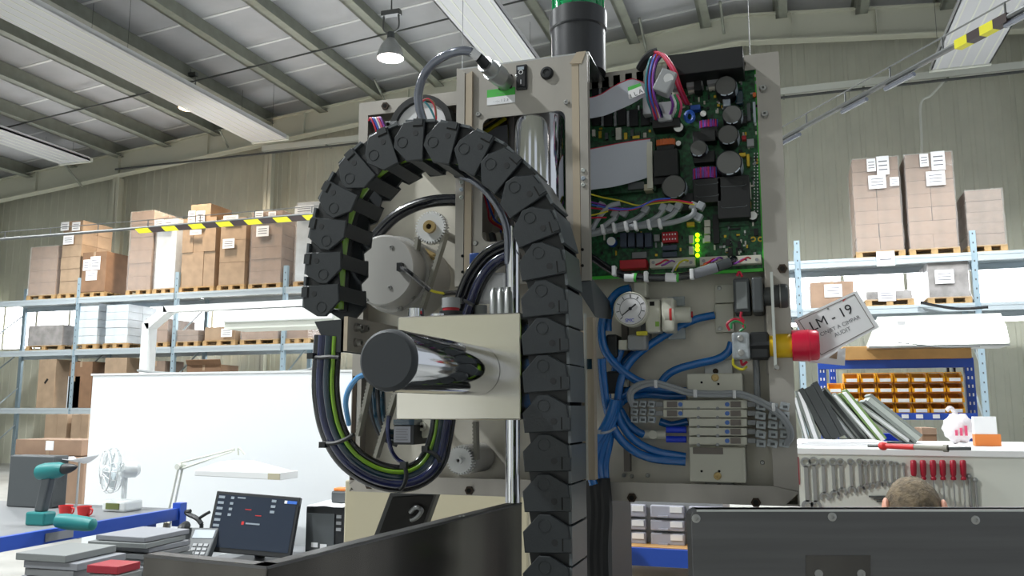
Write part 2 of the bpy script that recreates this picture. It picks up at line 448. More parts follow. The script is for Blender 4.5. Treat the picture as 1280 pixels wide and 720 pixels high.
# radiant heating panels hung under the roof
def radiant(x0, x1, y0, y1, z, label):
    t = thing('radiant_panel', label, 'heating panel', ((x0+x1)/2, y0, z), 'white radiant panels under the roof')
    mb = MB().bb((x0, y0, z), (x1, y1, z+0.05)).bb((x0, y0, z), (x0+0.02, y1, z+0.1)).bb((x1-0.02, y0, z), (x1, y1, z+0.1)); mb.build('panel', 'panelwhite', t, False)
    n = 5
    for k in range(n):
        xx = x0+(x1-x0)*(k+0.5)/n
        MB().bb((xx-0.012, y0, z-0.006), (xx+0.012, y1+0.04, z+0.01)).build('heating_rib', 'offwhite', t, False)
    MB().bb((x0-0.02, y1, z-0.02), (x1+0.02, y1+0.08, z+0.08)).build('end_cap', 'offwhite', t, False)
    for y in (y1-0.5, y1-5):
        for xx in (x0+0.05, x1-0.05): MB().cyl((xx, y, z+0.08), (xx, y, roof_z(xx)-0.02), 0.004, n=5).build('hanger', 'dark_rod', t)
radiant(-11.90, -10.95, -2, 16.5, 7.78, 'white radiant heating panel with a warm lamp beside it')
radiant(-17.75, -16.75, 4, 16.5, 7.78, 'white radiant heating panel furthest left under the roof')
radiant(-4.85, -3.95, -2, 16.5, 7.62, 'ribbed white radiant heating panel above the steel control box')
radiant(2.78, 3.75, -2, 16.4, 7.66, 'ribbed white radiant heating panel in the upper right corner')
# high bay lamps
def lamp(x, y, z, label, warm=False, tilt=0.0, power=900, seen=True):
    t = thing('high_bay_lamp', label, 'ceiling lamp', (x, y, z), 'high bay lamps under the roof')
    o = V(x, y, z); r = 0.22
    MB().lathe(o, (0, 0, 1), [(r, 0), (r*0.97, 0.05), (r*0.72, 0.2), (r*0.4, 0.3), (r*0.28, 0.33), (r*0.26, 0.32), (r*0.68, 0.19), (r*0.93, 0.04), (r*0.95, 0)], 24, False).build('reflector', 'alu', t)
    MB().lathe(o+V(0, 0, 0.004), (0, 0, 1), [(0.0, 0), (r*0.94, 0.0), (r*0.93, 0.012), (0.0, 0.03)], 24).build('glass', 'lamp_warm' if warm else 'lamp_glow', t)
    MB().cyl(o+V(0, 0, 0.33), o+V(0, 0, 0.43), 0.06, n=12).build('neck', 'grey_dark', t)
    MB().tube([o+V(-0.13, 0, 0.72), o+V(-0.13, 0, 0.5), o+V(0, 0, 0.43), o+V(0.13, 0, 0.5), o+V(0.13, 0, 0.72)], 0.014, 6).build('bracket', 'alu_dark', t)
    top = roof_z(x)-0.1
    MB().box(o+V(0, 0, 0.76), (0.32, 0.1, 0.08)).cyl(o+V(0, 0, 0.76), V(x, y, top), 0.012, n=6).build('hanger', 'alu_dark', t)
    l = bpy.data.lights.new('lamp_light', 'SPOT'); l.energy = power; l.spot_size = R(150); l.spot_blend = 0.6; l.shadow_soft_size = 0.2
    l.color = (0.95, 0.99, 1.0) if not warm else (1.0, 0.85, 0.68)
    lo = bpy.data.objects.new('lamp_light', l); lo.parent = t; lo.location = (0, 0, -0.03); COL.objects.link(lo)
a = PZ(488, 73, 7.0); lamp(a.x, a.y, a.z, 'lit bell shaped high bay lamp hanging above the cable loop', power=2000)
a = PZ(240, 133, 7.62); lamp(-12.02, 14.4, 7.90, 'warm lit lamp peeping past the edge of a heating panel', True, power=1600)
for (x, y, z, pw, lab) in ((-1.2, 11.5, 7.7, 2000, 'added unseen lamp over the rack gap'), (3.3, 11.5, 7.4, 2000, 'added unseen lamp over the right rack'), (-14.7, 11.5, 7.2, 2000, 'added unseen lamp over the left rack end'), (-10.2, 2.6, 7.2, 1300, 'added unseen lamp left over the desk'), (-5.2, 2.2, 7.2, 1700, 'added unseen lamp over the desk'), (-1.2, 4.6, 7.2, 500, 'added unseen lamp above the machine'), (1.9, 4.6, 7.2, 700, 'added unseen lamp over the tool board'), (-5.2, -2.0, 7.2, 2000, 'added unseen lamp left behind the camera')):  # out-of-view lamps added to light the hall and the machine front
    lamp(x, y, z, lab, power=pw)
# rear wall behind the camera, with tall open daylight bays
mb = MB(); xs_ = [XL]
for k in range(9): xs_ += [-20.5+3.6*k, -20.5+3.6*k+1.5]
xs_ += [XR]
for k in range(0, len(xs_), 2): mb.bb((xs_[k], Y0-0.2, 0), (xs_[k+1], Y0, 7.0))
mb.prism([V(XL, Y0-0.2, 7.0), V(XR, Y0-0.2, 7.0), V(XR, Y0-0.2, roof_z(XR)), V(RIDGE_X, Y0-0.2, RIDGE_Z), V(XL, Y0-0.2, roof_z(XL))], (0, 0.2, 0))
struct(mb, 'wall_rear', 'clad')
struct(MB().bb((XL-0.2, 5.0, 0), (XL, WALL_Y+0.2, WIN_Z0)).bb((XL-0.2, 5.0, WIN_Z1), (XL, WALL_Y+0.2, roof_z(XL))), 'wall_left', 'clad')
t = thing('reflector_cabinet', 'unseen white cabinet added for its reflection in the polished block', 'cabinet', (-3.6, -4.8, 0))  # added out of view so the polished block mirrors something white
MB().bb((-4.8, -5.2, 0.05), (-2.4, -4.7, 1.78)).build('body', 'white_paint', t, False, 0.004)
for k in range(3): MB().bb((-4.78+0.8*k, -4.7, 0.1), (-4.02+0.8*k, -4.68, 1.74)).build('door', 'white_paint', t, False)
MB().bb((-4.8, -5.2, 0), (-2.4, -4.75, 0.05)).build('plinth', 'grey_dark', t, False)
# suspended busbar rail with hazard tape, L shaped in plan
rl = thing('overhead_rail', 'thin suspended power rail with yellow and black hazard tape', 'power rail', (-1.0, 6.0, 3.02))
A0, A1 = V(-9.0, 6.0, 3.10), V(-1.2, 6.0, 3.10)
B0, B1 = V(-0.45, 5.87, 3.10), V(2.2, 1.83, 3.10)
MB().tube([A0, A1, A1+V(0.5, -0.01, 0), B0, B0.lerp(B1, 0.2), B1], 0.014, 8, 8).build('rail_tube', 'alu_dark', rl)
MB().tube([A0+V(0, 0, 0.07), A1+V(0, 0, 0.07), B0+V(0, 0, 0.07), B0.lerp(B1, 0.2)+V(0, 0, 0.07), B1+V(0, 0, 0.07)], 0.004, 6, 8).build('top_wire', 'alu_dark', rl)
for k in range(14):
    p = A0.lerp(A1, (k+0.5)/14); MB().cyl(p, p+V(0, 0, 0.07), 0.005, n=5).build('spacer', 'alu_dark', rl)
for k in range(14):
    p = B0.lerp(B1, (k+0.3)/14); MB().cyl(p, p+V(0, 0, 0.07), 0.005, n=5).build('spacer', 'alu_dark', rl)
d = (B1-B0).normalized()
for p in (A0.lerp(A1, 0.1), A0.lerp(A1, 0.85), B0.lerp(B1, 0.12), B0.lerp(B1, 0.85)): MB().cyl(p, V(p.x, p.y, roof_z(p.x)-0.02), 0.003, n=5).build('hanger_wire', 'alu_dark', rl)
for k in (0.18, 0.3, 0.37, 0.52, 0.585):
    p = B0.lerp(B1, k)-V(0, 0, 0.03); MB().cyl(p, p+d*0.2, 0.012, n=6).build('bright_sleeve', 'cable_silver', rl)
x0 = PY(172, 290, 5.98).x; n = 18; x1 = -2.9; w = (x1-x0)/n
for k in range(n):
    xa = x0+k*w
    MB().prism([V(xa-0.03, 5.975, 3.09), V(xa+w-0.03, 5.975, 3.09), V(xa+w+0.02, 5.975, 3.047), V(xa+0.02, 5.975, 3.047)], (0, 0.012, 0)).build('hazard_stripe', 'hazard_y' if k % 2 == 0 else 'hazard_k', rl, False)
p0 = PZ(1196, 56, 3.1)
for k in range(4):
    a = p0+d*(0.07*k); b = a+d*0.07
    MB().prism([a+V(-0.012, -0.008, 0.018), b+V(-0.012, -0.008, 0.018), b+V(-0.012, -0.008, -0.022), a+V(-0.012, -0.008, -0.022)], V(d.y, -d.x, 0)*-0.04).build('hazard_stripe', 'hazard_y' if k % 2 == 0 else 'hazard_k', rl, False)
# ================================================================== PALLET RACKING AND ITS LOADS
RY = 15.0; RD = 1.1                                    # rack front and depth
def rack(label, xs, levels, x_from, x_to, ztop, group=None):
    t = thing('pallet_rack', label, 'rack', ((x_from+x_to)/2, RY, 0), 'pallet racks along the far wall')
    for x in xs:
        for y in (RY+0.04, RY+RD-0.04):
            u = MB().bb((x-0.045, y-0.035, 0), (x+0.045, y+0.035, ztop)).build('upright', 'rackblue', t, False)
            if y < RY+0.5:
                h = MB()
                for k in range(int(ztop/0.15)): h.box((x, y-0.0355, 0.1+k*0.15), (0.02, 0.002, 0.03))
                h.build('slot_row', 'grey_dark', u, False)
        z = 0.3
        while z+0.9 < ztop:
            MB().cyl((x, RY+0.05, z), (x, RY+RD-0.05, z+0.8), 0.018, n=5).build('brace', 'galv', t); z += 0.9
    edges = [x_from]+[x for x in xs if x_from < x < x_to]+[x_to]
    for z in levels:
        for a, b in zip(edges, edges[1:]):
            for y in (RY-0.02, RY+RD-0.03):
                MB().bb((a+0.045, y, z-0.13), (b-0.045, y+0.05, z)).bb((a+0.045, y-0.006, z-0.05), (b-0.045, y, z-0.03)).build('beam', 'rackwhite', t, False)
            MB().bb((a+0.045, RY+0.04, z-0.03), (b-0.045, RY+RD-0.04, z-0.015)).build('deck_board', 'rackwhite', t, False)
ZA, ZB, ZC = 3.99, 2.81, 1.50
rack('long grey pallet rack of three levels against the left of the far wall', [-17.99, -15.28, -12.58, -9.85, -7.1], [ZA, ZB, ZC], -17.99, -7.1, 4.45)
rack('pale grey pallet rack holding two tall wrapped stacks on the right', [-2.45, 0.27, 2.97, 5.6], [ZA, 3.17], -2.45, 5.6, 4.35)
def pallet(t, x0, x1, z, y0, d):
    w = x1-x0
    for k in range(3):
        yy = y0+d*(0.06+0.44*k)
        for xx in (x0+0.05, (x0+x1)/2, x1-0.05): MB().box((xx, yy, z+0.055), (0.1, 0.1, 0.075)).build('pallet_block', 'pallet', t, False)
        MB().bb((x0, yy-0.05, z), (x1, yy+0.05, z+0.018)).build('bottom_board', 'pallet', t, False)
    n = 5
    for k in range(n):
        yy = y0+d*(k+0.5)/n
        MB().bb((x0, yy-d*0.08, z+0.095), (x1, yy+d*0.08, z+0.118)).build('deck_plank', 'pallet', t, False)
    return z+0.12
def stickers(t, y, lst):
    for (px0, py0, px1, py1) in lst:
        a, b = PY(px0, py0, y), PY(px1, py1, y)
        MB().bb((a.x, y-0.012, b.z), (b.x, y-0.006, a.z)).build('paper_label', 'paper', t, False)
        nl = 3; h = a.z-b.z; w = b.x-a.x; mb = MB()
        for k in range(nl): mb.bb((a.x+w*0.15, y-0.0135, b.z+h*(0.25+0.22*k)), (b.x-w*0.15, y-0.012, b.z+h*(0.31+0.22*k)))
        mb.build('printed_line', 'ink_grey', t, False)
def load(label, px0, px1, ptop, z, style, cols, rows, depth=0.95, lab=(), wrap=True, extra=None, cat='pallet load', dy=0.0):
    y0 = RY+0.02+dy; pm = (px0+px1)/2
    x0, x1 = PY(px0, 330, y0).x, PY(px1, 330, y0).x; zt = PY(pm, ptop, y0).z
    t = thing('pallet_load', label, cat, ((x0+x1)/2, y0, z), 'loads standing on the pallet rack')
    zb = pallet(t, x0, x1, z, y0, depth)
    w = (x1-x0-0.04)/cols; h = (zt-zb)/rows
    dn = 2
    for r in range(rows):
        for c in range(cols):
            for k in range(dn):
                jx, jy = random.uniform(-0.006, 0.006), random.uniform(-0.008, 0.008)
                MB().bb((x0+0.02+c*w+0.004+jx, y0+0.03+k*(depth-0.05)/dn+0.004+jy, zb+r*h+0.003), (x0+0.02+(c+1)*w-0.004+jx, y0+0.03+(k+1)*(depth-0.05)/dn-0.004+jy, zb+(r+1)*h-0.003)).build('carton', style, t, False)
    if wrap:
        mb = MB(); nz = 14; rows_ = []
        loop = [(x0+0.005, y0+0.012), (x1-0.005, y0+0.012), (x1-0.005, y0+depth), (x0+0.005, y0+depth)]
        seg = []
        for (a, b) in zip(loop, loop[1:]+loop[:1]):
            for k in range(6): seg.append((a[0]+(b[0]-a[0])*k/6, a[1]+(b[1]-a[1])*k/6))
        for i_ in range(nz+1):
            zz = zb-0.02+(zt+0.01-zb+0.02)*i_/nz
            rows_.append([V(q[0]+random.uniform(-0.006, 0.006), q[1]+random.uniform(-0.008, 0.004), zz) for q in seg])
        n = len(seg); vs = [p for r_ in rows_ for p in r_]; fs = []
        for i_ in range(nz):
            for j in range(n): fs.append((i_*n+j, i_*n+(j+1) % n, (i_+1)*n+(j+1) % n, (i_+1)*n+j))
        mb.add(vs, fs).build('stretch_wrap', 'wrap' if wrap is True else wrap, t)
    if extra:
        for (ex0, ex1, et, eb) in extra:
            a, b = PY(ex0, et, y0), PY(ex1, eb, y0)
            MB().bb((a.x, y0+0.03, b.z), (b.x, y0+depth*0.8, a.z)).build('carton', style, t, False)
    stickers(t, y0, lab)
    return t
# ---- top level, left rack
load('brown carton stack cut by the left picture edge on top shelf', 36, 71, 308, ZA, 'carton', 1, 4)
load('pale carton stack with three paper labels on top shelf', 74, 100, 276, ZA, 'carton_lt', 1, 6, lab=((77, 278, 86, 288), (91, 278, 100, 288), (80, 295, 92, 305)), wrap=False)
# a single big carton in front between the stacks
def carton_box(name, label, px0, px1, ptop, z, style, depth=0.6, lab=(), dy=0.0, flap=False, hole=False, base=None):
    y0 = RY+0.02+dy; x0, x1 = PY(px0, 340, y0).x, PY(px1, 340, y0).x; zt = PY((px0+px1)/2, ptop, y0).z
    t = thing(name, label, 'box', ((x0+x1)/2, y0, z), 'cartons on the rack shelves')
    zb = z
    if base: zb = pallet(t, x0, x1, z, y0, depth)
    MB().bb((x0, y0, zb), (x1, y0+depth, zt)).build('body', style, t, False, 0.006)
    MB().bb(((x0+x1)/2-0.03, y0-0.004, zt-0.12), ((x0+x1)/2+0.03, y0+depth, zt+0.004)).build('tape', 'carton_lt', t, False)
    if flap: MB().prism([V(x0, y0, zt), V(x1, y0, zt), V(x1+0.06, y0-0.12, zt+0.10), V(x0+0.06, y0-0.12, zt+0.10)], (0, 0.004, 0.008)).build('flap', style, t, False)
    if hole: MB().box(((x0+x1)/2, y0-0.002, zb+(zt-zb)*0.55), (0.13, 0.006, 0.05), Matrix.Rotation(R(-50), 3, 'Y')).build('hand_hole', 'hole', t, False)
    stickers(t, y0, lab); return t
carton_box('big_carton', 'single squat carton with three white papers on top shelf', 102, 132, 315, ZA, 'carton_dk', 0.7, ((105, 325, 112, 338), (114, 321, 125, 337), (108, 339, 121, 350)), base=True)
load('brown cartons in shiny stretch wrap right of the squat carton', 159, 189, 264, ZA, 'carton', 1, 6)
load('white wrapped stack between brown carton stacks on top shelf', 192, 219, 274, ZA, 'wrapwhite', 1, 1, lab=((194, 274, 204, 286), (206, 276, 216, 286)), wrap='wrap')
load('wide carton stack topped by one extra carton', 224, 268, 272, ZA, 'carton_lt', 3, 2, extra=((238, 262, 256, 272),), lab=((236, 264, 244, 278), (246, 264, 256, 280), (238, 288, 252, 293)), wrap=False)
load('narrow carton stack with one square white label', 272, 306, 272, ZA, 'carton_lt', 1, 3, lab=((279, 299, 293, 310), (280, 270, 298, 276)), wrap=False)
load('brown stack in clear wrap beside the rack upright', 311, 351, 264, ZA, 'carton', 1, 6, lab=((319, 264, 329, 275), (336, 265, 345, 273), (321, 283, 336, 295)))
load('tall white wrapped stack half hidden by the black cable chain', 367, 405, 252, ZA, 'wrapwhite', 1, 1, lab=((369, 258, 392, 270),), wrap='wrap')
# ---- middle level, left rack
load('dark low stack at the left end of the middle shelf', 40, 84, 406, ZB, 'greybag', 1, 1, wrap='wrap')
load('white wrapped sacks under the squat carton', 97, 127, 379, ZB, 'wrapwhite', 1, 5, wrap=False)
load('white wrapped sacks, right one of the pair', 135, 164, 380, ZB, 'wrapwhite', 1, 5, wrap=False)
load('low brown stack behind the white lamp post', 186, 214, 398, ZB, 'carton', 1, 2)
load('grey wrapped bundle right of the second rack upright', 222, 252, 412, ZB, 'carton_gr', 1, 2)
load('low carton load with a leaning white sheet', 258, 298, 408, ZB, 'carton_lt', 2, 1, lab=((277, 411, 290, 421),), wrap=False)
load('low wrapped carton load under the hanging lamp tray', 304, 350, 410, ZB, 'carton', 1, 1)
load('low carton load beside the hanging grey cables', 360, 388, 410, ZB, 'carton_dk', 1, 1)
# ---- lower level, left rack
carton_box('handle_carton', 'pale carton with a hand hole at the far left of lowest shelf', 58, 79, 449, ZC, 'carton_lt', 0.7, hole=True)
carton_box('open_carton', 'orange brown carton under the shelf brace on lowest shelf', 96, 124, 452, ZC, 'carton_dk', 0.6)
carton_box('handle_carton', 'pale carton with a hand hole left of the lamp post', 139, 166, 447, ZC, 'carton_lt', 0.7, hole=True)
carton_box('low_carton', 'grey brown carton between post and upright on lowest shelf', 190, 213, 451, ZC, 'carton_gr', 0.6)
carton_box('flat_carton', 'open flat carton with a raised flap above white partition', 240, 282, 456, ZC, 'carton_dk', 0.6, flap=True)
one(MB().ball(PY(226, 458, RY+0.3)+V(0, 0, 0), (0.22, 0.2, 0.2)), 'white_sack', 'bag_white', 'crumpled white sack beside the open flat carton', 'sack').location.z = ZC
carton_box('white_carton', 'white boxes stacked beside the partition corner', 95, 110, 470, ZC, 'wrapwhite', 0.6)
# ---- right rack
load('tall wrapped carton stack, left one of the right hand pair', 1071, 1133, 196, ZA, 'carton', 2, 7, depth=1.0, lab=((1083, 199, 1095, 214), (1095, 196, 1112, 218), (1085, 220, 1108, 235), (1112, 222, 1124, 232)))
load('tall wrapped carton stack, right one of the right hand pair', 1138, 1202, 190, ZA, 'carton', 2, 7, depth=1.0, lab=((1149, 193, 1161, 208), (1163, 190, 1182, 212), (1157, 215, 1182, 231)))
load('brown wrapped stack at the right picture edge', 1212, 1262, 236, ZA, 'carton_gr', 1, 5, depth=1.0)
Z2 = 3.17
carton_box('big_carton', 'brown carton with a white label before the bright window', 1012, 1066, 352, Z2, 'carton', 0.6, ((1030, 356, 1053, 371),))
load('low grey wrapped bundle behind the LM 19 card', 1079, 1140, 363, Z2, 'greybag', 1, 1, 0.8, lab=((1097, 363, 1120, 376),), wrap='wrap')
load('dark grey wrapped bale before the bright window', 1157, 1212, 327, Z2, 'greybag', 1, 1, 0.9, lab=((1168, 338, 1193, 354),), wrap='wrap')
a, b = PY(1095, 315, RY-0.03), PY(1119, 332, RY-0.03)
t = thing('rack_sign', 'white paper sign hung on the rack beam', 'sign', ((a.x+b.x)/2, RY-0.03, b.z))
MB().bb((a.x, RY-0.045, b.z), (b.x, RY-0.035, a.z)).build('sheet', 'paper', t, False)
MB().bb((a.x+0.05, RY-0.047, b.z+0.1), (b.x-0.05, RY-0.045, b.z+0.12)).build('printed_line', 'ink_grey', t, False)
one(MB().tube([PY(1150, 378, 14.9), PY(1175, 383, 14.9), PY(1200, 386, 14.9), PY(1235, 384, 14.9)], 0.025, 6), 'hanging_cable', 'cable_black', 'black cable drooping along the lower rack beam', 'cable')

# ---- floor stack of cartons left of the partition (nearer)
def near_box(label, px0, px1, pt, pb, Y, style, depth, lab=(), floor=False):
    a, b = PY(px0, pt, Y), PY(px1, pb, Y)
    if floor: b.z = 0
    t = thing('stacked_carton', label, 'box', ((a.x+b.x)/2, Y, b.z), 'stacked cartons left of the partition')
    MB().bb((a.x, Y, b.z), (b.x, Y+depth, a.z)).build('body', style, t, False, 0.004)
    MB().bb(((a.x+b.x)/2-0.02, Y-0.003, b.z), ((a.x+b.x)/2+0.02, Y+depth, a.z+0.003)).build('tape', 'carton_lt', t, False)
    for (q0, r0, q1, r1) in lab:
        c, d_ = PY(q0, r0, Y), PY(q1, r1, Y); MB().bb((c.x, Y-0.006, d_.z), (d_.x, Y-0.003, c.z)).build('paper_label', 'paper', t, False)
near_box('pale upright carton behind the left rack foot', 57, 82, 518, 551, 9.2, 'carton_lt', 0.5, floor=True)
near_box('pale carton beside the white partition edge', 90, 107, 518, 575, 9.2, 'carton_lt', 0.5, floor=True)
near_box('low brown carton with a white label at its end', 20, 101, 549, 570, 8.2, 'carton', 0.5, ((58, 551, 67, 563),))
near_box('brown carton at the bottom of the near carton stack', 20, 101, 570, 640, 8.1, 'carton', 0.6, ((66, 566+6, 76, 592),))
one(MB().bb(PY(20, 640, 8.0), PY(101, 640, 8.0)+V(0, 0.9, -0.001)).bb((PY(20, 640, 8.0).x, 8.0, 0), (PY(101, 640, 8.0).x, 8.9, PY(60, 641, 8.0).z)), 'storage_crate', 'desk', 'grey crate carrying the carton stack at left', 'crate')
# ================================================================== DESK AREA ON THE LEFT
PYW = 4.2                                             # partition plane
a, b = PY(116, 469, PYW), PY(700, 466, PYW)
t = thing('partition_screen', 'large white partition screen behind the desk', 'partition', ((a.x+b.x)/2, PYW, 0))
MB().bb((a.x, PYW, 0.02), (b.x, PYW+0.04, 1.70)).build('board', 'board_white', t, False, 0.004)
MB().bb((a.x-0.01, PYW-0.005, 1.70), (b.x, PYW+0.045, 1.712)).build('top_rail', 'white_paint', t, False)
for x in (a.x+0.2, b.x-0.2): MB().bb((x-0.03, PYW-0.2, 0), (x+0.03, PYW+0.24, 0.03)).build('foot', 'alu', t, False)
one(MB().tube([PY(172, 463, 4.22), PY(190, 465, 4.22), PY(230, 467, 4.22), PY(300, 467, 4.22), PY(350, 465, 4.22), PY(380, 463, 4.22), PY(392, 460, 4.22)], 0.008, 6), 'loose_cable', 'grey_mid', 'thin grey cable lying along the partition top', 'cable')
# white lamp frame rising behind the partition, with a hanging lamp tray
FY = 5.0
t = thing('lamp_frame', 'white bent steel frame carrying a lamp tray over the bench', 'lamp frame', (PY(185, 460, FY).x, FY, 0))
def bar(mb, p, q, w, d):
    p, q = Vector(p), Vector(q); u = (q-p).normalized(); s_ = Vector((0, 1, 0)); n = u.cross(s_).normalized()
    return mb.prism([p-n*w/2-s_*d/2, p+n*w/2-s_*d/2, p+n*w/2+s_*d/2, p-n*w/2+s_*d/2], q-p)
p0 = PY(183, 460, FY); p0.z = 0; p1 = PY(187, 408, FY); p0.x = p1.x; p2 = PY(212, 387, FY); p3 = PY(430, 377, FY)
MB_ = MB(); bar(MB_, p0, p1+V(0, 0, 0.02), 0.06, 0.09).build('post', 'white_paint', t, False)
MB_ = MB(); bar(MB_, p1, p2, 0.06, 0.09).build('elbow', 'white_paint', t, False)
MB_ = MB(); bar(MB_, p2-V(0.02, 0, 0), p3, 0.045, 0.09).build('arm', 'white_paint', t, False)
MB().bb(PY(284, 389, FY)+V(0, -0.05, 0), PY(420, 399, FY)+V(0, 0.25, 0)).build('lamp_tray', 'white_paint', t, False, 0.006)
MB().bb(PY(284, 400, FY)+V(0, -0.03, 0), PY(420, 407, FY)+V(0, 0.22, 0)).build('diffuser', 'offwhite', t, False)
for x in (300, 370): MB().bb(PY(x, 382, FY)+V(0, 0.0, 0), PY(x+5, 391, FY)+V(0, 0.04, 0)).build('clip', 'alu', t, False)
# desk
DZ = 0.76; DY = 3.55
t = thing('office_desk', 'grey office desk in front of the white partition', 'desk', (-2.2, 3.6, 0))
MB().bb((-2.78, 3.05, DZ-0.03), (-0.8, 4.15, DZ)).build('desktop', 'desk', t, False, 0.004)
for x in (-2.7, -0.9):
    for y in (3.12, 4.08): MB().bb((x-0.03, y-0.03, 0), (x+0.03, y+0.03, DZ-0.03)).build('leg', 'alu_dark', t, False)
# monitor, tilted in the picture because it is turned and leaning back
def quadframe(c, yaw, tilt):
    return Matrix.Translation(c) @ Matrix.Rotation(yaw, 4, 'Z') @ Matrix.Rotation(tilt, 4, 'X')
ms = Vector(PY(316, 655, 3.6)); mw, mh = 0.425, 0.285
t = thing('computer_monitor', 'black flat monitor showing a dark desktop with icons', 'monitor', (ms.x, ms.y, DZ))
T = quadframe(ms, R(14), R(-14)) @ Matrix.Rotation(R(4), 4, 'Y')
def loc(mb, T, fn):                                    # build in a local frame then move
    m2 = MB(); fn(m2); mb.add([T@p for p in m2.v], m2.f); return mb
loc(MB(), T, lambda m: m.bb((-mw/2, 0, -mh/2), (mw/2, 0.03, mh/2))).build('casing', 'plastic_black', t, False, 0.003)
sc_ = loc(MB(), T, lambda m: m.bb((-mw/2+0.014, -0.002, -mh/2+0.022), (mw/2-0.014, 0.002, mh/2-0.014))).build('screen', 'screen', t, False)
def icon(u, v, w, h, m):
    loc(MB(), T, lambda q: q.bb((u-w/2, -0.0035, v-h/2), (u+w/2, -0.002, v+h/2))).build('screen_icon', m, sc_, False)
for r in range(7):
    icon(-0.18, 0.115-0.027*r, 0.03, 0.012, 'screen_icon')
    if r < 4: icon(-0.125, 0.115-0.027*r, 0.016, 0.012, 'screen_icon')
for k in range(3): icon(0.085, 0.115-0.026*k, 0.022, 0.012, 'screen_icon')
icon(-0.08, 0.118, 0.04, 0.006, 'screen_icon'); icon(0.175, 0.115, 0.05, 0.014, 'screen_blue'); icon(0.145, 0.115, 0.014, 0.014, 'paper')
icon(-0.035, 0.065, 0.03, 0.004, 'tool_red'); icon(0.02, 0.04, 0.03, 0.004, 'tool_red'); icon(-0.05, 0.0, 0.012, 0.016, 'tool_red'); icon(0.0, 0.0, 0.07, 0.007, 'screen_icon')
MB().cyl(ms+V(0, 0.05, -0.05), V(ms.x, ms.y+0.07, DZ+0.015), 0.025, n=12).build('stand', 'plastic_black', t)
MB().bb((ms.x-0.12, ms.y-0.08, DZ), (ms.x+0.12, ms.y+0.14, DZ+0.015)).build('base', 'plastic_black', t, False, 0.004)
# phone
ph = PY(238, 685, 3.45); ph.z = DZ
t = thing('desk_phone', 'black desk phone with a pale display left of the monitor', 'phone', ph)
T = Matrix.Translation(ph+V(0, 0, 0.03)) @ Matrix.Rotation(R(10), 4, 'Z') @ Matrix.Rotation(R(-40), 4, 'X')
loc(MB(), T, lambda m: m.bb((-0.095, -0.02, -0.03), (0.095, 0.02, 0.16))).build('body', 'grey_dark', t, False, 0.006)
loc(MB(), T, lambda m: m.bb((-0.02, -0.023, 0.10), (0.085, -0.02, 0.145))).build('display', 'screen_icon', t, False)
for r in range(4):
    for c in range(3): loc(MB(), T, lambda m: m.bb((0.0+c*0.028, -0.025, -0.01+r*0.022), (0.02+c*0.028, -0.02, 0.004+r*0.022))).build('key', 'conn_grey', t, False)
loc(MB(), T, lambda m: m.tube([V(-0.07, -0.03, -0.03), V(-0.07, -0.055, 0.0), V(-0.07, -0.05, 0.07), V(-0.07, -0.055, 0.13), V(-0.07, -0.03, 0.165)], 0.021, 10)).build('handset', 'plastic_black', t)
# headset / small lamp arm behind the phone
one(MB().tube([PY(252, 655, 3.75), PY(246, 648, 3.75), PY(236, 643, 3.75), PY(233, 640, 3.75), PY(238, 639, 3.75)], 0.012, 6).tube([PY(246, 650, 3.75), PY(255, 644, 3.75), PY(262, 640, 3.75)], 0.008, 6).cyl(PY(252, 655, 3.75), V(PY(252, 655, 3.75).x, 3.75, DZ), 0.01, n=6), 'monitor_arm', 'plastic_black', 'black bent bracket standing behind the desk phone', 'bracket')
# computer tower
a, b = PY(383, 633, 3.75), PY(428, 690, 3.75)
t = thing('computer_tower', 'black computer tower under some papers', 'computer', ((a.x+b.x)/2, 3.75, DZ))
MB().bb((a.x, 3.75, DZ), (b.x, 4.1, a.z)).build('case', 'plastic_black', t, False, 0.004)
MB().bb((a.x+0.01, 3.742, DZ+0.05), (b.x-0.045, 3.75, a.z-0.03)).build('front_grille', 'grey_dark', t, False)
for k in range(3): MB().bb((b.x-0.035, 3.744, a.z-0.05-0.03*k), (b.x-0.01, 3.75, a.z-0.035-0.03*k)).build('drive_button', 'conn_grey', t, False)
for (q, r_) in ((389, 678), (400, 680)): MB().bb(PY(q, r_, 3.74)+V(0, 0, 0), PY(q+9, r_+6, 3.748)+V(0, 0.004, 0)).build('sticker', 'paper', t, False)
zt = a.z
one(MB().sheet([[V(a.x+0.02+0.05*i_, 3.72+0.08*j, zt+0.004+0.006*random.random()) for i_ in range(5)] for j in range(5)], 0.004, (0, 0, 1)), 'paper_sheets', 'paper', 'loose white papers lying on the computer tower', 'papers')
p = PY(424, 620, 3.85)
t = thing('tape_dispenser', 'grey gadget with an orange top on the computer tower', 'gadget', (p.x, 3.85, zt+0.012))
MB().bb((p.x-0.035, 3.83, zt+0.012), (p.x+0.05, 3.9, zt+0.07)).build('body', 'grey_dark', t, False, 0.008)
MB().bb((p.x-0.025, 3.835, zt+0.07), (p.x+0.045, 3.895, zt+0.085)).build('lid', 'orange', t, False, 0.004)
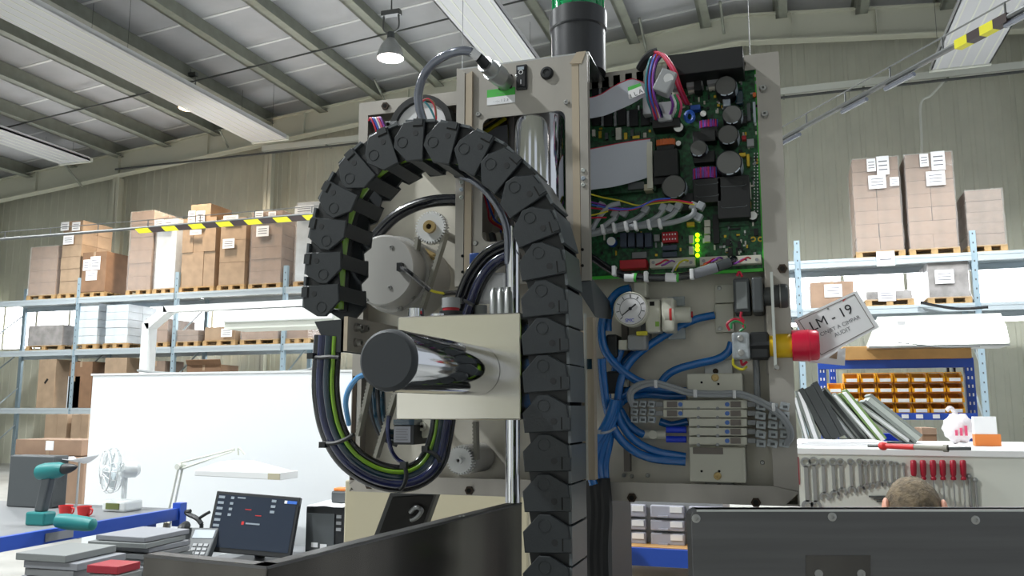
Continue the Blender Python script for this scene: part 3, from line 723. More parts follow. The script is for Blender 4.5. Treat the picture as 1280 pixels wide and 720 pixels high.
# task lamp
LY = 3.85
j0 = PY(207, 660, LY); j0.z = DZ; j1 = PY(226, 583, LY); j2 = PY(303, 569, LY-0.1)
t = thing('task_lamp', 'white folding arm task lamp with long flat head', 'lamp', j0)
MB().cyl(j0, j0+V(0, 0, 0.05), 0.05, n=16).cyl(j0+V(0, 0, 0.05), j0+V(0.01, 0, 0.13), 0.02, n=10).build('clamp_base', 'beige', t)
for o in (-0.014, 0.014): MB().cyl(j0+V(0.01+o, 0, 0.1), j1+V(o, 0, 0), 0.006, n=6).build('lower_arm', 'offwhite', t)
MB().cyl(j1+V(0, -0.03, 0), j1+V(0, 0.03, 0), 0.016, n=10).build('joint', 'offwhite', t)
for o in (0, 0.035): MB().cyl(j1+V(0, 0, -o+0.02), j2+V(-0.05, 0, 0.03-o*0.2), 0.006, n=6).build('upper_arm', 'offwhite', t)
MB().tube([PY(298, 569, LY-0.1), PY(298, 560, LY-0.1), PY(306, 568, LY-0.1)], 0.005, 5).build('spring', 'offwhite', t)
a, b = PY(258, 581, LY-0.1), PY(363, 597, LY-0.1)
MB().prism([V(a.x, LY-0.19, b.z+0.03), V(a.x, LY-0.19, b.z+0.004), V(b.x, LY-0.19, b.z-0.006), V(b.x, LY-0.19, b.z+0.03)], (0, 0.16, 0)).prism([V(a.x, LY-0.19, b.z+0.03), V(b.x, LY-0.19, b.z+0.03), V(a.x+0.24, LY-0.15, b.z+0.075), V(a.x+0.12, LY-0.15, b.z+0.075)], (0, 0.12, 0)).build('lamp_head', 'white_paint', t, False, 0.003)
MB().bb((b.x-0.07, LY-0.192, b.z-0.004), (b.x-0.002, LY-0.19, b.z+0.026)).build('end_cover', 'beige', t, False)
# desk fan
fc = PY(139, 588, 3.6)
bz = PY(153, 638, 3.6).z
BZ = 0.97                                             # tool bench height
t = thing('desk_fan', 'white desk fan standing before the partition', 'fan', (fc.x+0.06, 3.6, BZ))
T = Matrix.Translation(fc) @ Matrix.Rotation(R(-32), 4, 'Z')
rr = 0.115
for k in range(3):
    y = (-0.03, 0, 0.03)[k]; r2 = (rr*0.9, rr, rr*0.9)[k]
    loc(MB(), T, lambda m: m.tube([V(r2*math.cos(2*math.pi*q/24), y, r2*math.sin(2*math.pi*q/24)) for q in range(25)], 0.004, 5, 1)).build('guard_ring', 'fan_white', t)
for q in range(16):
    an = 2*math.pi*q/16
    loc(MB(), T, lambda m: m.tube([V(0.03*math.cos(an), -0.045, 0.03*math.sin(an)), V(rr*0.9*math.cos(an), -0.03, rr*0.9*math.sin(an)), V(rr*math.cos(an), 0, rr*math.sin(an)), V(rr*0.9*math.cos(an), 0.03, rr*0.9*math.sin(an)), V(0.03*math.cos(an), 0.04, 0.03*math.sin(an))], 0.002, 4, 2)).build('guard_wire', 'fan_white', t)
for q in range(3):
    an = 2*math.pi*q/3
    def blade(m):
        rows = []
        for r_ in (0.02, 0.05, 0.08, 0.1):
            rows.append([V(r_*math.cos(an+da), -0.012+0.012*i_, r_*math.sin(an+da)) for i_, da in enumerate((-0.5, -0.15, 0.2, 0.5))])
        m.sheet(rows, 0.002, (0, 1, 0))
    loc(MB(), T, blade).build('blade', 'fan_blade', t)
loc(MB(), T, lambda m: m.cyl((0, -0.048, 0), (0, -0.02, 0), 0.028, n=14)).build('hub', 'fan_white', t)
loc(MB(), T, lambda m: m.lathe((0, 0.04, 0), (0, 1, 0), [(0.03, 0), (0.042, 0.02), (0.042, 0.08), (0.025, 0.1), (0, 0.105)], 16)).build('motor_housing', 'fan_white', t)
mz = T@V(0, 0.07, -0.03)
MB().tube([mz, mz+V(0, 0, -0.06), V(mz.x, mz.y, BZ+0.06)], 0.014, 8).build('stem', 'fan_white', t)
bs = PY(153, 632, 3.55)
MB().bb((mz.x-0.075, mz.y-0.07, BZ), (mz.x+0.075, mz.y+0.06, BZ+0.055)).build('base', 'fan_white', t, False, 0.012)
MB().bb((mz.x-0.045, mz.y-0.074, BZ+0.014), (mz.x+0.04, mz.y-0.069, BZ+0.044)).build('display', 'lcd', t, False)
# blue framed tool bench in the lower left
t = thing('tool_bench', 'workbench with a blue painted edge carrying tools', 'workbench', (-3.2, 3.2, 0))
MB().bb((-4.6, 2.2, BZ-0.02), (-3.12, 3.82, BZ)).build('bench_top', 'desk', t, False)
MB().bb((-3.118, 2.2, BZ-0.055), (-3.09, 3.8, BZ+0.004)).build('side_edge', 'frame_blue', t, False)
MB().bb((-4.6, 2.18, BZ-0.055), (-3.09, 2.198, BZ+0.004)).build('front_edge', 'frame_blue', t, False)
MB().bb((-3.13, 3.8, BZ-0.09), (-3.08, 3.85, BZ+0.03)).build('corner_post', 'frame_blue', t, False)
MB().bb((-3.088, 2.95, BZ-0.045), (-3.084, 3.1, BZ-0.01)).build('label_plate', 'paper_grey', t, False)
for x in (-4.5, -3.2):
    for y in (2.3, 3.7): MB().bb((x-0.03, y-0.03, 0), (x+0.03, y+0.03, BZ-0.02)).build('leg', 'frame_blue', t, False)
# cordless drill
dp = PY(75, 597, 3.1)
t = thing('cordless_drill', 'teal cordless drill standing on the tool bench', 'drill', (dp.x-0.05, 3.1, BZ))
MB().lathe(dp+V(-0.13, 0, 0.02), (1, 0, 0.12), [(0.0, 0), (0.035, 0.01), (0.04, 0.05), (0.036, 0.12), (0.026, 0.15)], 14).build('motor_body', 'teal_tool', t)
MB().lathe(dp+V(0.02, 0, 0.038), (1, 0, 0.18), [(0.024, 0), (0.022, 0.03), (0.013, 0.06), (0.004, 0.075)], 12).build('chuck', 'plastic_black', t)
MB().prism([dp+V(-0.09, -0.02, 0.0), dp+V(-0.04, -0.02, 0.0), V(dp.x-0.07, dp.y-0.02, BZ+0.06), V(dp.x-0.12, dp.y-0.02, BZ+0.06)], (0, 0.04, 0)).build('handle', 'grey_dark', t, False, 0.008)
MB().bb((dp.x-0.15, dp.y-0.035, BZ), (dp.x-0.04, dp.y+0.035, BZ+0.06)).build('battery', 'teal_tool', t, False, 0.008)
one(MB().lathe(PY(72, 637, 3.0)+V(0, 0, 0), (1, 0, -0.05), [(0.0, 0), (0.03, 0.01), (0.035, 0.06), (0.032, 0.16), (0.026, 0.2), (0.012, 0.21)], 12), 'screw_driver_tool', 'teal_tool', 'teal power tool lying flat beside the drill', 'power tool').location.z = BZ
for i_, px in enumerate((83, 106)):
    p = PY(px, 627, 3.4)
    t = thing('red_cup', ('red plastic cup nearer the drill', 'red plastic cup nearer the fan')[i_], 'cup', (p.x, 3.4, BZ), 'red cups on the tool bench')
    MB().lathe((p.x, 3.4, BZ), (0, 0, 1), [(0.026, 0), (0.034, 0.05), (0.031, 0.05), (0.024, 0.004), (0, 0.004)], 16).build('cup_body', 'tool_red', t)
    MB().tube([V(p.x+0.03, 3.4, BZ+0.042), V(p.x+0.05, 3.4, BZ+0.035), V(p.x+0.045, 3.4, BZ+0.015), V(p.x+0.028, 3.4, BZ+0.01)], 0.004, 6).build('handle', 'tool_red', t)
# white paper on a thin post behind the cups
p = PY(92, 577, 3.7)
t = thing('paper_stand', 'small stand holding white paper left of the fan', 'stand', (p.x, 3.7, BZ))
MB().cyl((p.x+0.04, 3.7, BZ), (p.x+0.04, 3.7, p.z), 0.006, n=6).build('post', 'alu', t)
MB().sheet([[p+V(-0.07+0.035*i_, -0.05+0.04*j, 0.02-0.03*math.sin(i_*0.7)*(0.3+j*0.3)) for i_ in range(6)] for j in range(4)], 0.003, (0, 0, 1)).build('sheet', 'paper', t)
p = PY(66, 575, 3.6)
one(MB().bb((p.x-0.3, 3.6, BZ), (p.x+0.01, 3.7, PY(60, 570, 3.6).z)), 'tool_case', 'grey_dark', 'dark grey case behind the cordless drill', 'case', bevel=0.008)
# piles of papers and folders at the desk's left end
def pile(label, px0, px1, pt, Y, d, mats, z0, group='paper piles on the desk', m_top=None):
    a = PY(px0, pt, Y); b = PY(px1, pt, Y); n = len(mats); h = (a.z-z0)/n
    t = thing('paper_pile', label, 'paper pile', ((a.x+b.x)/2, Y+d/2, z0), group)
    n = max(len(mats)*3, int((a.z-z0)/0.022)); h = (a.z-z0)/n
    for k in range(n):
        c = V((a.x+b.x)/2+random.uniform(-0.02, 0.02), Y+d/2+random.uniform(-0.02, 0.02), z0+(k+0.5)*h)
        MB().box(c, ((b.x-a.x)*random.uniform(0.86, 1.0), d*random.uniform(0.86, 1.0), h-0.002), Matrix.Rotation(R(random.uniform(-5, 5)), 3, 'Z')).build('sheaf', mats[k % len(mats)] if m_top is None or k < n-1 else m_top, t, False, 0.002)
t2 = thing('side_table', 'low grey side table carrying piles of paper', 'table', (-2.0, 2.3, 0))
MB().bb((-3.0, 1.75, 0.66), (-1.3, 2.75, 0.69)).build('table_top', 'desk', t2, False)
for x in (-2.9, -1.4):
    for y in (1.85, 2.65): MB().bb((x-0.025, y-0.025, 0), (x+0.025, y+0.025, 0.66)).build('leg', 'alu_dark', t2, False)
pile('thick stack of grey documents beside the desk phone', 116, 186, 668, 2.35, 0.22, ['grey_mid', 'paper_grey', 'grey_mid', 'desk', 'paper_grey', 'grey_mid', 'paper_grey'], 0.69)
pile('flat grey folder pile at the bottom left', 20, 88, 690, 2.0, 0.22, ['grey_mid', 'paper_grey', 'desk', 'paper_grey'], 0.69)
pile('low sheets with a red folder on top', 98, 140, 706, 1.9, 0.1, ['paper_grey', 'grey_mid'], 0.69, m_top='handle_red')
# ================================================================== WORK AREA ON THE RIGHT
BY = 5.6
t = thing('parts_shelf', 'blue slotted steel shelf holding rows of yellow bins', 'shelf', (PY(1125, 500, BY).x, BY, 0))
def vpost(px0, px1, ptop, y, nm='post'):
    a, b = PY(px0, ptop, y), PY(px1, ptop, y)
    p = MB().bb((a.x, y, 0), (b.x, y+0.05, a.z)).build(nm, 'frame_blue', t, False)
    h = MB(); w = b.x-a.x
    for k in range(int((a.z-0.6)/0.05)):
        for q in (0.3, 0.7): h.box((a.x+w*q, y-0.001, a.z-0.06-k*0.05), (w*0.14, 0.004, 0.018))
    h.build('slot_row', 'paper', p, False)
vpost(1022, 1032, 452, BY); vpost(1036, 1044, 452, BY+0.42); vpost(1205, 1217, 449, BY)
a, b = PY(1022, 450, BY), PY(1217, 459, BY)
MB().bb((a.x, BY-0.01, b.z), (b.x, BY+0.04, a.z)).build('top_beam', 'frame_blue', t, False)
a2, b2 = PY(1022, 516, BY), PY(1217, 524, BY)
ZS = PY(1125, 516, BY).z
MB().bb((a2.x, BY-0.12, ZS-0.04), (b2.x, BY-0.1, ZS)).build('shelf_beam', 'frame_blue', t, False)
MB().bb((a2.x, BY-0.10, ZS-0.02), (b2.x, BY+0.4, ZS-0.002)).build('shelf_board', 'frame_blue', t, False)
for px in (1127, 1145, 1166, 1186): MB().bb(PY(px, 518, BY-0.125)+V(0, -0.002, 0), PY(px+9, 523, BY-0.125)+V(0, 0.004, 0)).build('shelf_tag', 'paper', t, False)
MB().bb(PY(1183, 452, BY+0.1), PY(1187, 466, BY+0.1)+V(0, 0.05, 0)).bb(PY(1191, 452, BY+0.1), PY(1195, 466, BY+0.1)+V(0, 0.05, 0)).build('hook', 'plastic_black', t, False)
# yellow bins
pw, phh = PY(1203, 490, BY).x-PY(1055, 490, BY).x, PY(1125, 465, BY-0.1).z-ZS
bw, bh, bd = pw/7, phh/4, 0.17
mb = MB(); th = 0.004; w0, w1 = 0.003, bw-0.003
mb.bb((w0, 0, 0), (w1, bd, th)).bb((w0, bd-th, 0), (w1, bd, bh*0.93)).bb((w0, 0, 0), (w1, th, bh*0.42))
for x in (w0, w1-th):
    mb.prism([V(x, 0, 0), V(x, bd, 0), V(x, bd, bh*0.96), V(x, 0.05, bh*0.96), V(x, 0, bh*0.42)], (th, 0, 0))
mb.bb((w0, 0.045, bh*0.90), (w1, 0.055, bh*0.97))
bin_me = mb.mesh('bin_body', 'bin_yellow', V(0, 0, 0), False)
card_me = MB().bb((w0+0.014, -0.003, bh*0.06), (w1-0.014, 0, bh*0.38)).mesh('label_card', 'paper', V(0, 0, 0), False)
x0 = PY(1055, 490, BY-0.1).x
rown = ['top', 'second', 'third', 'bottom']
for r in range(4):
    for c in range(-1, 7):
        if c < 0 and r == 0: continue
        p = V(x0+c*bw, BY-0.1+0.004*(r % 2), ZS+(3-r)*bh)
        col = ('leftmost column' if c < 0 else ORD[c]+' full column')
        b_ = thing('parts_bin', 'yellow plastic parts bin, %s row, %s' % (rown[r], col), 'bin', p, 'yellow parts bins on the blue shelf')
        place(bin_me, 'bin_body', p, b_); place(card_me, 'label_card', p, b_)
# wooden board and the long white lamp above the shelf
a, b = PY(1052, 434, BY), PY(1213, 449, BY)
one(MB().bb((a.x, BY-0.05, PY(1125, 449.5, BY).z), (b.x, BY+0.4, a.z)), 'wooden_board', 'wood', 'thick wooden board lying on the blue shelf', 'board', bevel=0.004)
t = thing('bench_lamp', 'long white lit lamp housing above the yellow bins', 'lamp', (PY(1150, 425, BY-0.2).x, BY-0.2, PY(1150, 425, BY).z))
a, b = PY(1086, 433, BY-0.2), PY(1262, 433, BY-0.2); zt = PY(1098, 393, BY-0.2).z; zm = PY(1098, 408, BY-0.2).z
lx = PY(1100, 400, BY-0.2).x
mb = MB(); y = BY-0.2
mb.add([V(a.x, y, a.z), V(b.x, y, a.z), V(b.x, y+0.05, zm), V(lx-0.02, y+0.05, zm), V(lx, y+0.14, zt), V(b.x, y+0.14, zt), V(a.x, y+0.24, a.z), V(b.x, y+0.24, a.z)],
       [(0, 1, 2, 3), (3, 2, 5, 4), (4, 5, 7, 6), (0, 6, 7, 1), (0, 3, 4, 6), (1, 7, 5, 2)])
mb.build('housing', 'offwhite', t, False)
MB().add([V(a.x+0.02, y-0.006, a.z+0.008), V(b.x, y-0.006, a.z+0.008), V(b.x, y+0.042, zm-0.006), V(lx, y+0.042, zm-0.006), V(a.x+0.02, y-0.002, a.z+0.008), V(b.x, y-0.002, a.z+0.008), V(b.x, y+0.046, zm-0.006), V(lx, y+0.046, zm-0.006)], [(0, 1, 2, 3), (4, 7, 6, 5), (0, 4, 5, 1), (1, 5, 6, 2), (2, 6, 7, 3), (3, 7, 4, 0)]).build('diffuser', 'tube_glow', t, False)
for x_ in (a.x+0.2, 0.95): MB().bb((x_-0.012, y+0.22, a.z-0.004), (x_+0.012, y+0.26, PY(1125, 459, BY).z+0.02)).build('support', 'alu', t, False)
MB().bb((a.x, y-0.01, a.z-0.012), (b.x, y+0.24, a.z)).build('bottom_edge', 'alu', t, False)
MB().tube([PY(1120, 428, y-0.02), PY(1150, 431, y-0.02), PY(1180, 434, y-0.02), PY(1225, 433, y-0.02)], 0.004, 5).build('cord', 'grey_mid', t)
q = PY(1127, 404, y); MB().box(q+V(0, 0.03, 0), (0.04, 0.03, 0.025)).build('clip', 'paper', t, False)
# tool board with a shelf on top
TY = 3.0
SZ = PY(1110, 561, TY).z; SX0, SX1 = PY(998, 600, TY).x, 1.35
t = thing('tool_board', 'white tool board with a shelf along its top', 'tool board', ((SX0+SX1)/2, TY, 0))
MB().bb((SX0, TY, 0.55), (SX1, TY+0.02, SZ-0.02)).build('back_board', 'offwhite', t, False)
MB().bb((SX0-0.01, TY-0.005, SZ-0.022), (SX1, TY+0.75, SZ)).build('shelf', 'white_paint', t, False, 0.003)
for x in (SX0+0.03, SX1-0.05): MB().bb((x-0.02, TY+0.02, 0), (x+0.02, TY+0.6, SZ-0.022)).build('side_support', 'alu', t, False)
MB().bb((SX0-0.008, TY-0.004, SZ-0.12), (SX0+0.004, TY-0.001, SZ-0.03)).build('red_marker_strip', 'handle_red', t, False)
# wrenches
wl = [(1007, 576, 634, 1.5), (1017, 575, 634, 1.4), (1028.5, 576, 622, 1.2), (1041, 576, 620, 1.2), (1050.5, 576, 616, 1.1), (1063, 576, 614, 1.0), (1074.5, 576, 613, 1.0), (1081.5, 578, 610, 0.9), (1089.5, 577, 608, 0.85), (1098, 577, 606, 0.8), (1105, 577, 606, 0.8), (1114, 578, 607, 0.7), (1121, 579, 603, 0.65), (1129.5, 580, 601, 0.6)]
for i_, (px, p0, p1, sc) in enumerate(wl):
    a, b = PY(px, p0, TY-0.01), PY(px+0.5, p1, TY-0.01); b.x = a.x
    size = 'largest' if i_ == 0 else ('smallest' if i_ == len(wl)-1 else ORD[i_]+' largest')
    t = thing('wrench', 'open ended wrench on the white board, %s from the left end' % ORD[i_], 'wrench', b, 'wrenches hung on the tool board')
    w = 0.009*sc; r = 0.011*sc
    MB().bb((a.x-w/2, TY-0.008, b.z+r), (a.x+w/2, TY-0.002, a.z-r)).build('shank', 'wrench', t, False, 0.001)
    def rg(c, ro, ri, a0, a1, n=14):
        m = MB(); o_, q_ = [], []
        for k in range(n+1):
            an = a0+(a1-a0)*k/n; o_.append(c+V(math.cos(an)*ro, 0, math.sin(an)*ro)); q_.append(c+V(math.cos(an)*ri, 0, math.sin(an)*ri))
        return m.prism(o_+q_[::-1], (0, 0.006, 0))
    rg(V(a.x, TY-0.008, a.z-r*0.3), r, r*0.55, 0, 2*math.pi-0.02).build('ring_end', 'wrench', t, False)
    rg(V(a.x, TY-0.008, b.z+r*0.2), r*1.2, r*0.6, R(-90+38), R(270-38)).build('open_jaw', 'wrench', t, False)
# screwdrivers
for i_, px in enumerate((1141.5, 1153.5, 1166, 1178, 1191, 1203.5)):
    a, b = PY(px, 575, TY-0.015), PY(px+1, 600, TY-0.015); e = PY(px+3, 636, TY-0.015)
    t = thing('screwdriver', 'red handled screwdriver on the white board, %s from the left' % ORD[i_], 'screwdriver', e, 'red screwdrivers hung on the tool board')
    L = (b-a).length
    MB().lathe(a, b-a, [(0.006, 0), (0.009, L*0.06), (0.0095, L*0.3), (0.0085, L*0.72), (0.0055, L*0.82), (0.0085, L*0.9), (0.0075, L)], 12).build('handle', 'handle_red', t)
    MB().cyl(b, e, 0.0026, n=6).build('shaft', 'wrench', t)
for i_, (y_, x0_) in enumerate(((620.5, 1086), (623.5, 1092), (626.5, 1096))):
    one(MB().tube([PY(x0_, y_, TY-0.006), PY(1125, y_, TY-0.006), PY(1128, y_+0.5, TY-0.006), PY(1128, y_+4, TY-0.006)], 0.003, 6), 'hex_key', 'dark_rod', ('upper', 'middle', 'lower')[i_]+' dark hex key beside the seated head', 'hex key', 'hex keys on the tool board')
for (px, pt, pb) in ((1211, 595, 636), (1219, 600, 636)):
    a = PY(px, pt, TY-0.008); b = PY(px, pb, TY-0.008)
    one(MB().cyl(a, V(a.x, a.y, b.z), 0.004, n=8).ball(a, 0.008), 'steel_pick', 'wrench', 'thin steel pick right of the screwdrivers, %s one' % ('left' if px == 1211 else 'right'), 'hand tool', 'steel picks on the tool board')
# torque wrench on the shelf
a, b = PZ(1104, 557.5, SZ+0.014), PZ(1143, 559, SZ+0.014); c = PZ(1185, 560.5, SZ+0.014); d0 = PZ(1213, 560.5, SZ+0.014); e = PZ(1085, 557, SZ+0.014)
t = thing('torque_wrench', 'long torque wrench with red grip lying on shelf', 'torque wrench', a-V(0, 0, 0.014))
MB().cyl(a+(b-a)*0.08, b, 0.008, 0.0085, n=12).build('red_grip', 'tool_red', t)
MB().ball(a, (0.015, 0.013, 0.0135), 14, 10).build('red_knob', 'tool_red', t)
MB().cyl(b, c, 0.0075, n=12).build('tube', 'belt', t); MB().cyl(c-(c-b)*0.12, c, 0.011, n=12).build('collar', 'belt', t)
MB().cyl(c, d0, 0.006, n=10).build('shank', 'alu_dark', t); MB().cyl(e, a, 0.005, n=10).build('pin', 'alu_dark', t)
# papers on the shelf
p = PZ(1040, 556, SZ)
t = thing('paper_sheets', 'white printed sheets at the left end of the shelf', 'papers', p)
for k in range(4):
    MB().box(p+V(0.01*k, 0.015*k, 0.002+0.004*k), (0.26, 0.3, 0.003), Matrix.Rotation(R(3*k-4), 3, 'Z')).build('sheet', 'paper', t, False)
mb = MB()
for k in range(3): mb.box(p+V(-0.05+0.07*k, -0.02, 0.0165), (0.03, 0.004, 0.0008))
mb.build('printed_line', 'ink_grey', t, False)
# leaning folders: thin boards, bottom edge on the shelf, top leaning to the left
def folder(label, pbx, ptx, pty, Y, depth, m, th=0.01, edge='paper'):
    b = PY(pbx, 552, Y); b.z = SZ+0.003; tp = PY(ptx, pty, Y)
    t = thing('leaning_folder', label, 'folder', b, 'folders leaning on the shelf')
    u = (tp-b).normalized(); n = V(u.z, 0, -u.x)
    MB().prism([b, tp, tp+n*th*0.25, b+n*th*0.25], (0, depth, 0)).build('cover', m, t, False)
    MB().prism([b+n*th*0.27, b+u*((tp-b).length*0.97)+n*th*0.27, b+u*((tp-b).length*0.97)+n*th*0.73, b+n*th*0.73], (0, depth*0.97, 0)).build('pages', edge, t, False)
    MB().prism([b+n*th*0.75, tp+n*th*0.75, tp+n*th, b+n*th], (0, depth, 0)).build('cover', m, t, False)
FYY = 3.42
folder('grey upright folder nearest the machine', 1006, 990, 496, FYY, 0.26, 'folder_grey', 0.02)
folder('dark folder leaning beside the machine edge', 1016, 994, 489, FYY-0.02, 0.26, 'folder_grey', 0.03)
folder('black wide folder leaning on the shelf', 1034, 998, 487, FYY-0.05, 0.28, 'folder_dark', 0.075, 'folder_dark')
folder('grey folder with white pages behind the black one', 1066, 1012, 487, FYY, 0.26, 'folder_grey', 0.02)
folder('dark grey folder in the middle of the leaning row', 1076, 1024, 489, FYY+0.01, 0.26, 'folder_grey', 0.03, 'folder_dark')
folder('white paged folder in the middle of the row', 1092, 1040, 494, FYY-0.01, 0.25, 'folder_lt', 0.016)
folder('green and white leaflet folder leaning on the shelf', 1100, 1050, 492, FYY, 0.24, 'folder_green', 0.03)
folder('pale grey folder leaning lowest at the right end', 1144, 1080, 502, FYY, 0.24, 'folder_grey', 0.04, 'folder_lt')
folder('light folder under the rightmost leaning one', 1134, 1068, 506, FYY+0.03, 0.24, 'folder_lt', 0.02)
# blue item, paper bag and right edge stand
p = PZ(1116, 553, SZ); p.y = 3.72
t = thing('blue_clip', 'small blue plastic clip box under the folders', 'clip box', V(PY(1118, 552, 3.72).x, 3.72, SZ))
c = V(PY(1118, 552, 3.72).x, 3.72, SZ)
MB().bb(c+V(-0.05, -0.01, 0), c+V(0.045, 0.02, 0.03)).build('body', 'blue_fit', t, False, 0.004); MB().bb(c+V(0.02, -0.011, 0.03), c+V(0.045, 0.02, 0.06)).build('tab', 'blue_fit', t, False)
c = V(PY(1199, 552, 3.5).x, 3.5, SZ+0.001)
mb = MB(); mb.ball(c+V(0, 0, 0.055), (0.052, 0.05, 0.055), 18, 12)
for v in mb.v:
    n = math.sin(v.x*160)*math.cos(v.z*130)*0.006; v += (v-(c+V(0, 0, 0.055))).normalized()*n
t = thing('plastic_bag', 'crumpled white plastic bag with red print on shelf', 'bag', c)
mb.build('bag', 'bag_white', t)
for k in range(3): MB().bb(c+V(-0.02+0.016*k, -0.056, 0.03), c+V(-0.012+0.016*k, -0.048, 0.05+0.008*k)).build('print', 'wire_pink', t, False)
MB().tube([c+V(0, 0, 0.1), c+V(-0.02, 0, 0.13), c+V(-0.035, 0, 0.12)], 0.008, 6).build('knot', 'bag_white', t)
c = V(PY(1227, 552, 3.3).x, 3.3, SZ+0.001)
t = thing('card_stand', 'white upright card with an orange foot at right', 'card stand', c)
MB().bb(c+V(-0.02, 0, 0.04), c+V(0.05, 0.03, 0.10)).build('card', 'paper', t, False); MB().bb(c+V(-0.02, -0.002, 0), c+V(0.06, 0.04, 0.04)).build('foot', 'orange', t, False)
# far shelf boxes seen under the bins
a, b = PY(1152, 535, 7.5), PY(1172, 560, 7.5)
t = thing('brown_crate', 'brown crate standing far behind the leaning folders', 'crate', ((a.x+b.x)/2, 7.5, 0))
MB().bb((a.x, 7.5, 0), (b.x, 7.9, a.z)).build('body', 'carton_dk', t, False, 0.005); MB().bb((a.x, 7.49, a.z-0.05), (b.x, 7.5, a.z)).build('rim', 'carton', t, False)
# ---- clear drawers behind the machine foot
DY2 = 2.2
a, b = PY(770, 628, DY2), PY(905, 683, DY2)
zb = b.z
t = thing('drawer_cabinet', 'clear plastic drawer cabinet behind the machine foot', 'drawers', ((a.x+b.x)/2, DY2, zb))
MB().bb((a.x-0.01, DY2+0.01, zb), (b.x, DY2+0.25, a.z+0.03)).build('cabinet_body', 'conn_grey', t, False)
xs = [PY(766, 650, DY2).x, PY(808, 650, DY2).x, PY(814, 650, DY2).x, PY(856, 650, DY2).x, PY(862, 650, DY2).x, b.x]
rows = [(630, 645), (648, 661), (664, 679)]
for c in range(3):
    for (r0, r1) in rows:
        d_ = MB().bb((xs[2*c], DY2-0.012, PY(790, r1, DY2).z), (xs[2*c+1], DY2+0.01, PY(790, r0, DY2).z)).build('drawer', 'drawer_clear', t, False, 0.003)
        MB().bb((xs[2*c+1]-0.035, DY2-0.015, PY(790, r0+4, DY2).z-0.008), (xs[2*c+1]-0.005, DY2-0.012, PY(790, r0+1, DY2).z)).build('label_card', 'paper', d_, False)
        MB().bb((xs[2*c]+0.02, DY2-0.02, PY(790, r1-1, DY2).z), (xs[2*c+1]-0.04, DY2-0.012, PY(790, r1-3, DY2).z)).build('pull', 'drawer_clear', d_, False)
t = thing('blue_bench', 'bench with a blue edge under the clear drawers', 'workbench', ((a.x+b.x)/2, DY2, 0))
MB().bb((a.x-0.1, DY2-0.06, zb-0.012), (b.x+0.1, DY2+0.4, zb-0.001)).build('bench_top', 'wood', t, False)
MB().bb((a.x-0.1, DY2-0.07, zb-0.045), (b.x+0.1, DY2-0.06, zb-0.003)).build('blue_edge', 'frame_blue', t, False)
MB().bb((a.x-0.1, DY2-0.09, zb-0.09), (b.x+0.1, DY2+0.3, zb-0.07)).build('lower_rail', 'beige', t, False)
MB().bb((a.x-0.1, DY2-0.11, zb-0.14), (b.x+0.1, DY2+0.3, zb-0.11)).build('lower_rail', 'beige', t, False)
for x in (a.x-0.05, b.x+0.05): MB().bb((x-0.03, DY2, 0), (x+0.03, DY2+0.06, zb-0.012)).build('leg', 'frame_blue', t, False)
# ---- seated person, seen from behind over the steel cover
hp = PY(1143, 641, 2.55)
X_, Y_ = hp.x, hp.y; HZ = hp.z
def skin(name, verts, edges, m, parent, root=0, sub=2):
    me = bpy.data.meshes.new(name); org = ORG[parent.name]
    me.from_pydata([Vector(v[:3])-org for v in verts], edges, []); o = bpy.data.objects.new(name, me); COL.objects.link(o)
    o.parent = parent; ORG[o.name] = org
    o.modifiers.new('skin', 'SKIN')
    bpy.context.view_layer.objects.active = o
    if not me.skin_vertices: me.skin_vertices.new()
    for i_, v in enumerate(verts): me.skin_vertices[0].data[i_].radius = (v[3], v[4] if len(v) > 4 else v[3]); me.skin_vertices[0].data[i_].use_root = (i_ == root)
    s_ = o.modifiers.new('sub', 'SUBSURF'); s_.levels = sub; s_.render_levels = sub
    me.materials.append(M[m]); return o
t = thing('person', 'seated person with short light brown hair, seen from behind', 'person', (X_, Y_, 0))
N = HZ-0.14                                            # neck base
def W(x, y, z, *r): return (X_+x, Y_+y, z)+r
bv = [W(0, 0, N-0.50, 0.13, 0.11), W(0, 0, N-0.3, 0.13, 0.10), W(0, 0.01, N-0.1, 0.15, 0.10), W(0, 0.01, N, 0.055), W(0, 0.015, N+0.06, 0.052),
      W(0.0, 0.02, N+0.09, 0.05), W(0, 0.025, N+0.14, 0.062, 0.075), W(0, 0.025, N+0.19, 0.052, 0.062)]
be = [(0, 1), (1, 2), (2, 3), (3, 4), (4, 5), (5, 6), (6, 7)]
for s_ in (-1, 1):
    k = len(bv); bv += [W(0.18*s_, 0, N-0.07, 0.055), W(0.24*s_, 0.06, N-0.32, 0.042), W(0.16*s_, 0.28, N-0.36, 0.03), W(0.15*s_, 0.34, N-0.36, 0.03, 0.014)]
    be += [(2, k), (k, k+1), (k+1, k+2), (k+2, k+3)]
    for f_, (ox, L) in enumerate(((-0.03, 0.055), (-0.01, 0.07), (0.01, 0.075), (0.03, 0.065))):
        j = len(bv); bv += [W(0.15*s_+ox, 0.375, N-0.36, 0.009), W(0.15*s_+ox, 0.37+L*0.7, N-0.37, 0.008), W(0.15*s_+ox, 0.37+L, N-0.39, 0.007)]
        be += [(k+3, j), (j, j+1), (j+1, j+2)]
    j = len(bv); bv += [W(0.15*s_-0.045*s_, 0.34, N-0.36, 0.009), W(0.15*s_-0.06*s_, 0.375, N-0.375, 0.008)]; be += [(k+3, j), (j, j+1)]
    k = len(bv); bv += [W(0.1*s_, 0.04, N-0.55, 0.085), W(0.13*s_, 0.42, N-0.52, 0.062), W(0.13*s_, 0.40, 0.12, 0.042), W(0.13*s_, 0.50, 0.05, 0.04, 0.03)]
    be += [(0, k), (k, k+1), (k+1, k+2), (k+2, k+3)]
skin('body', bv, be, 'skin', t)
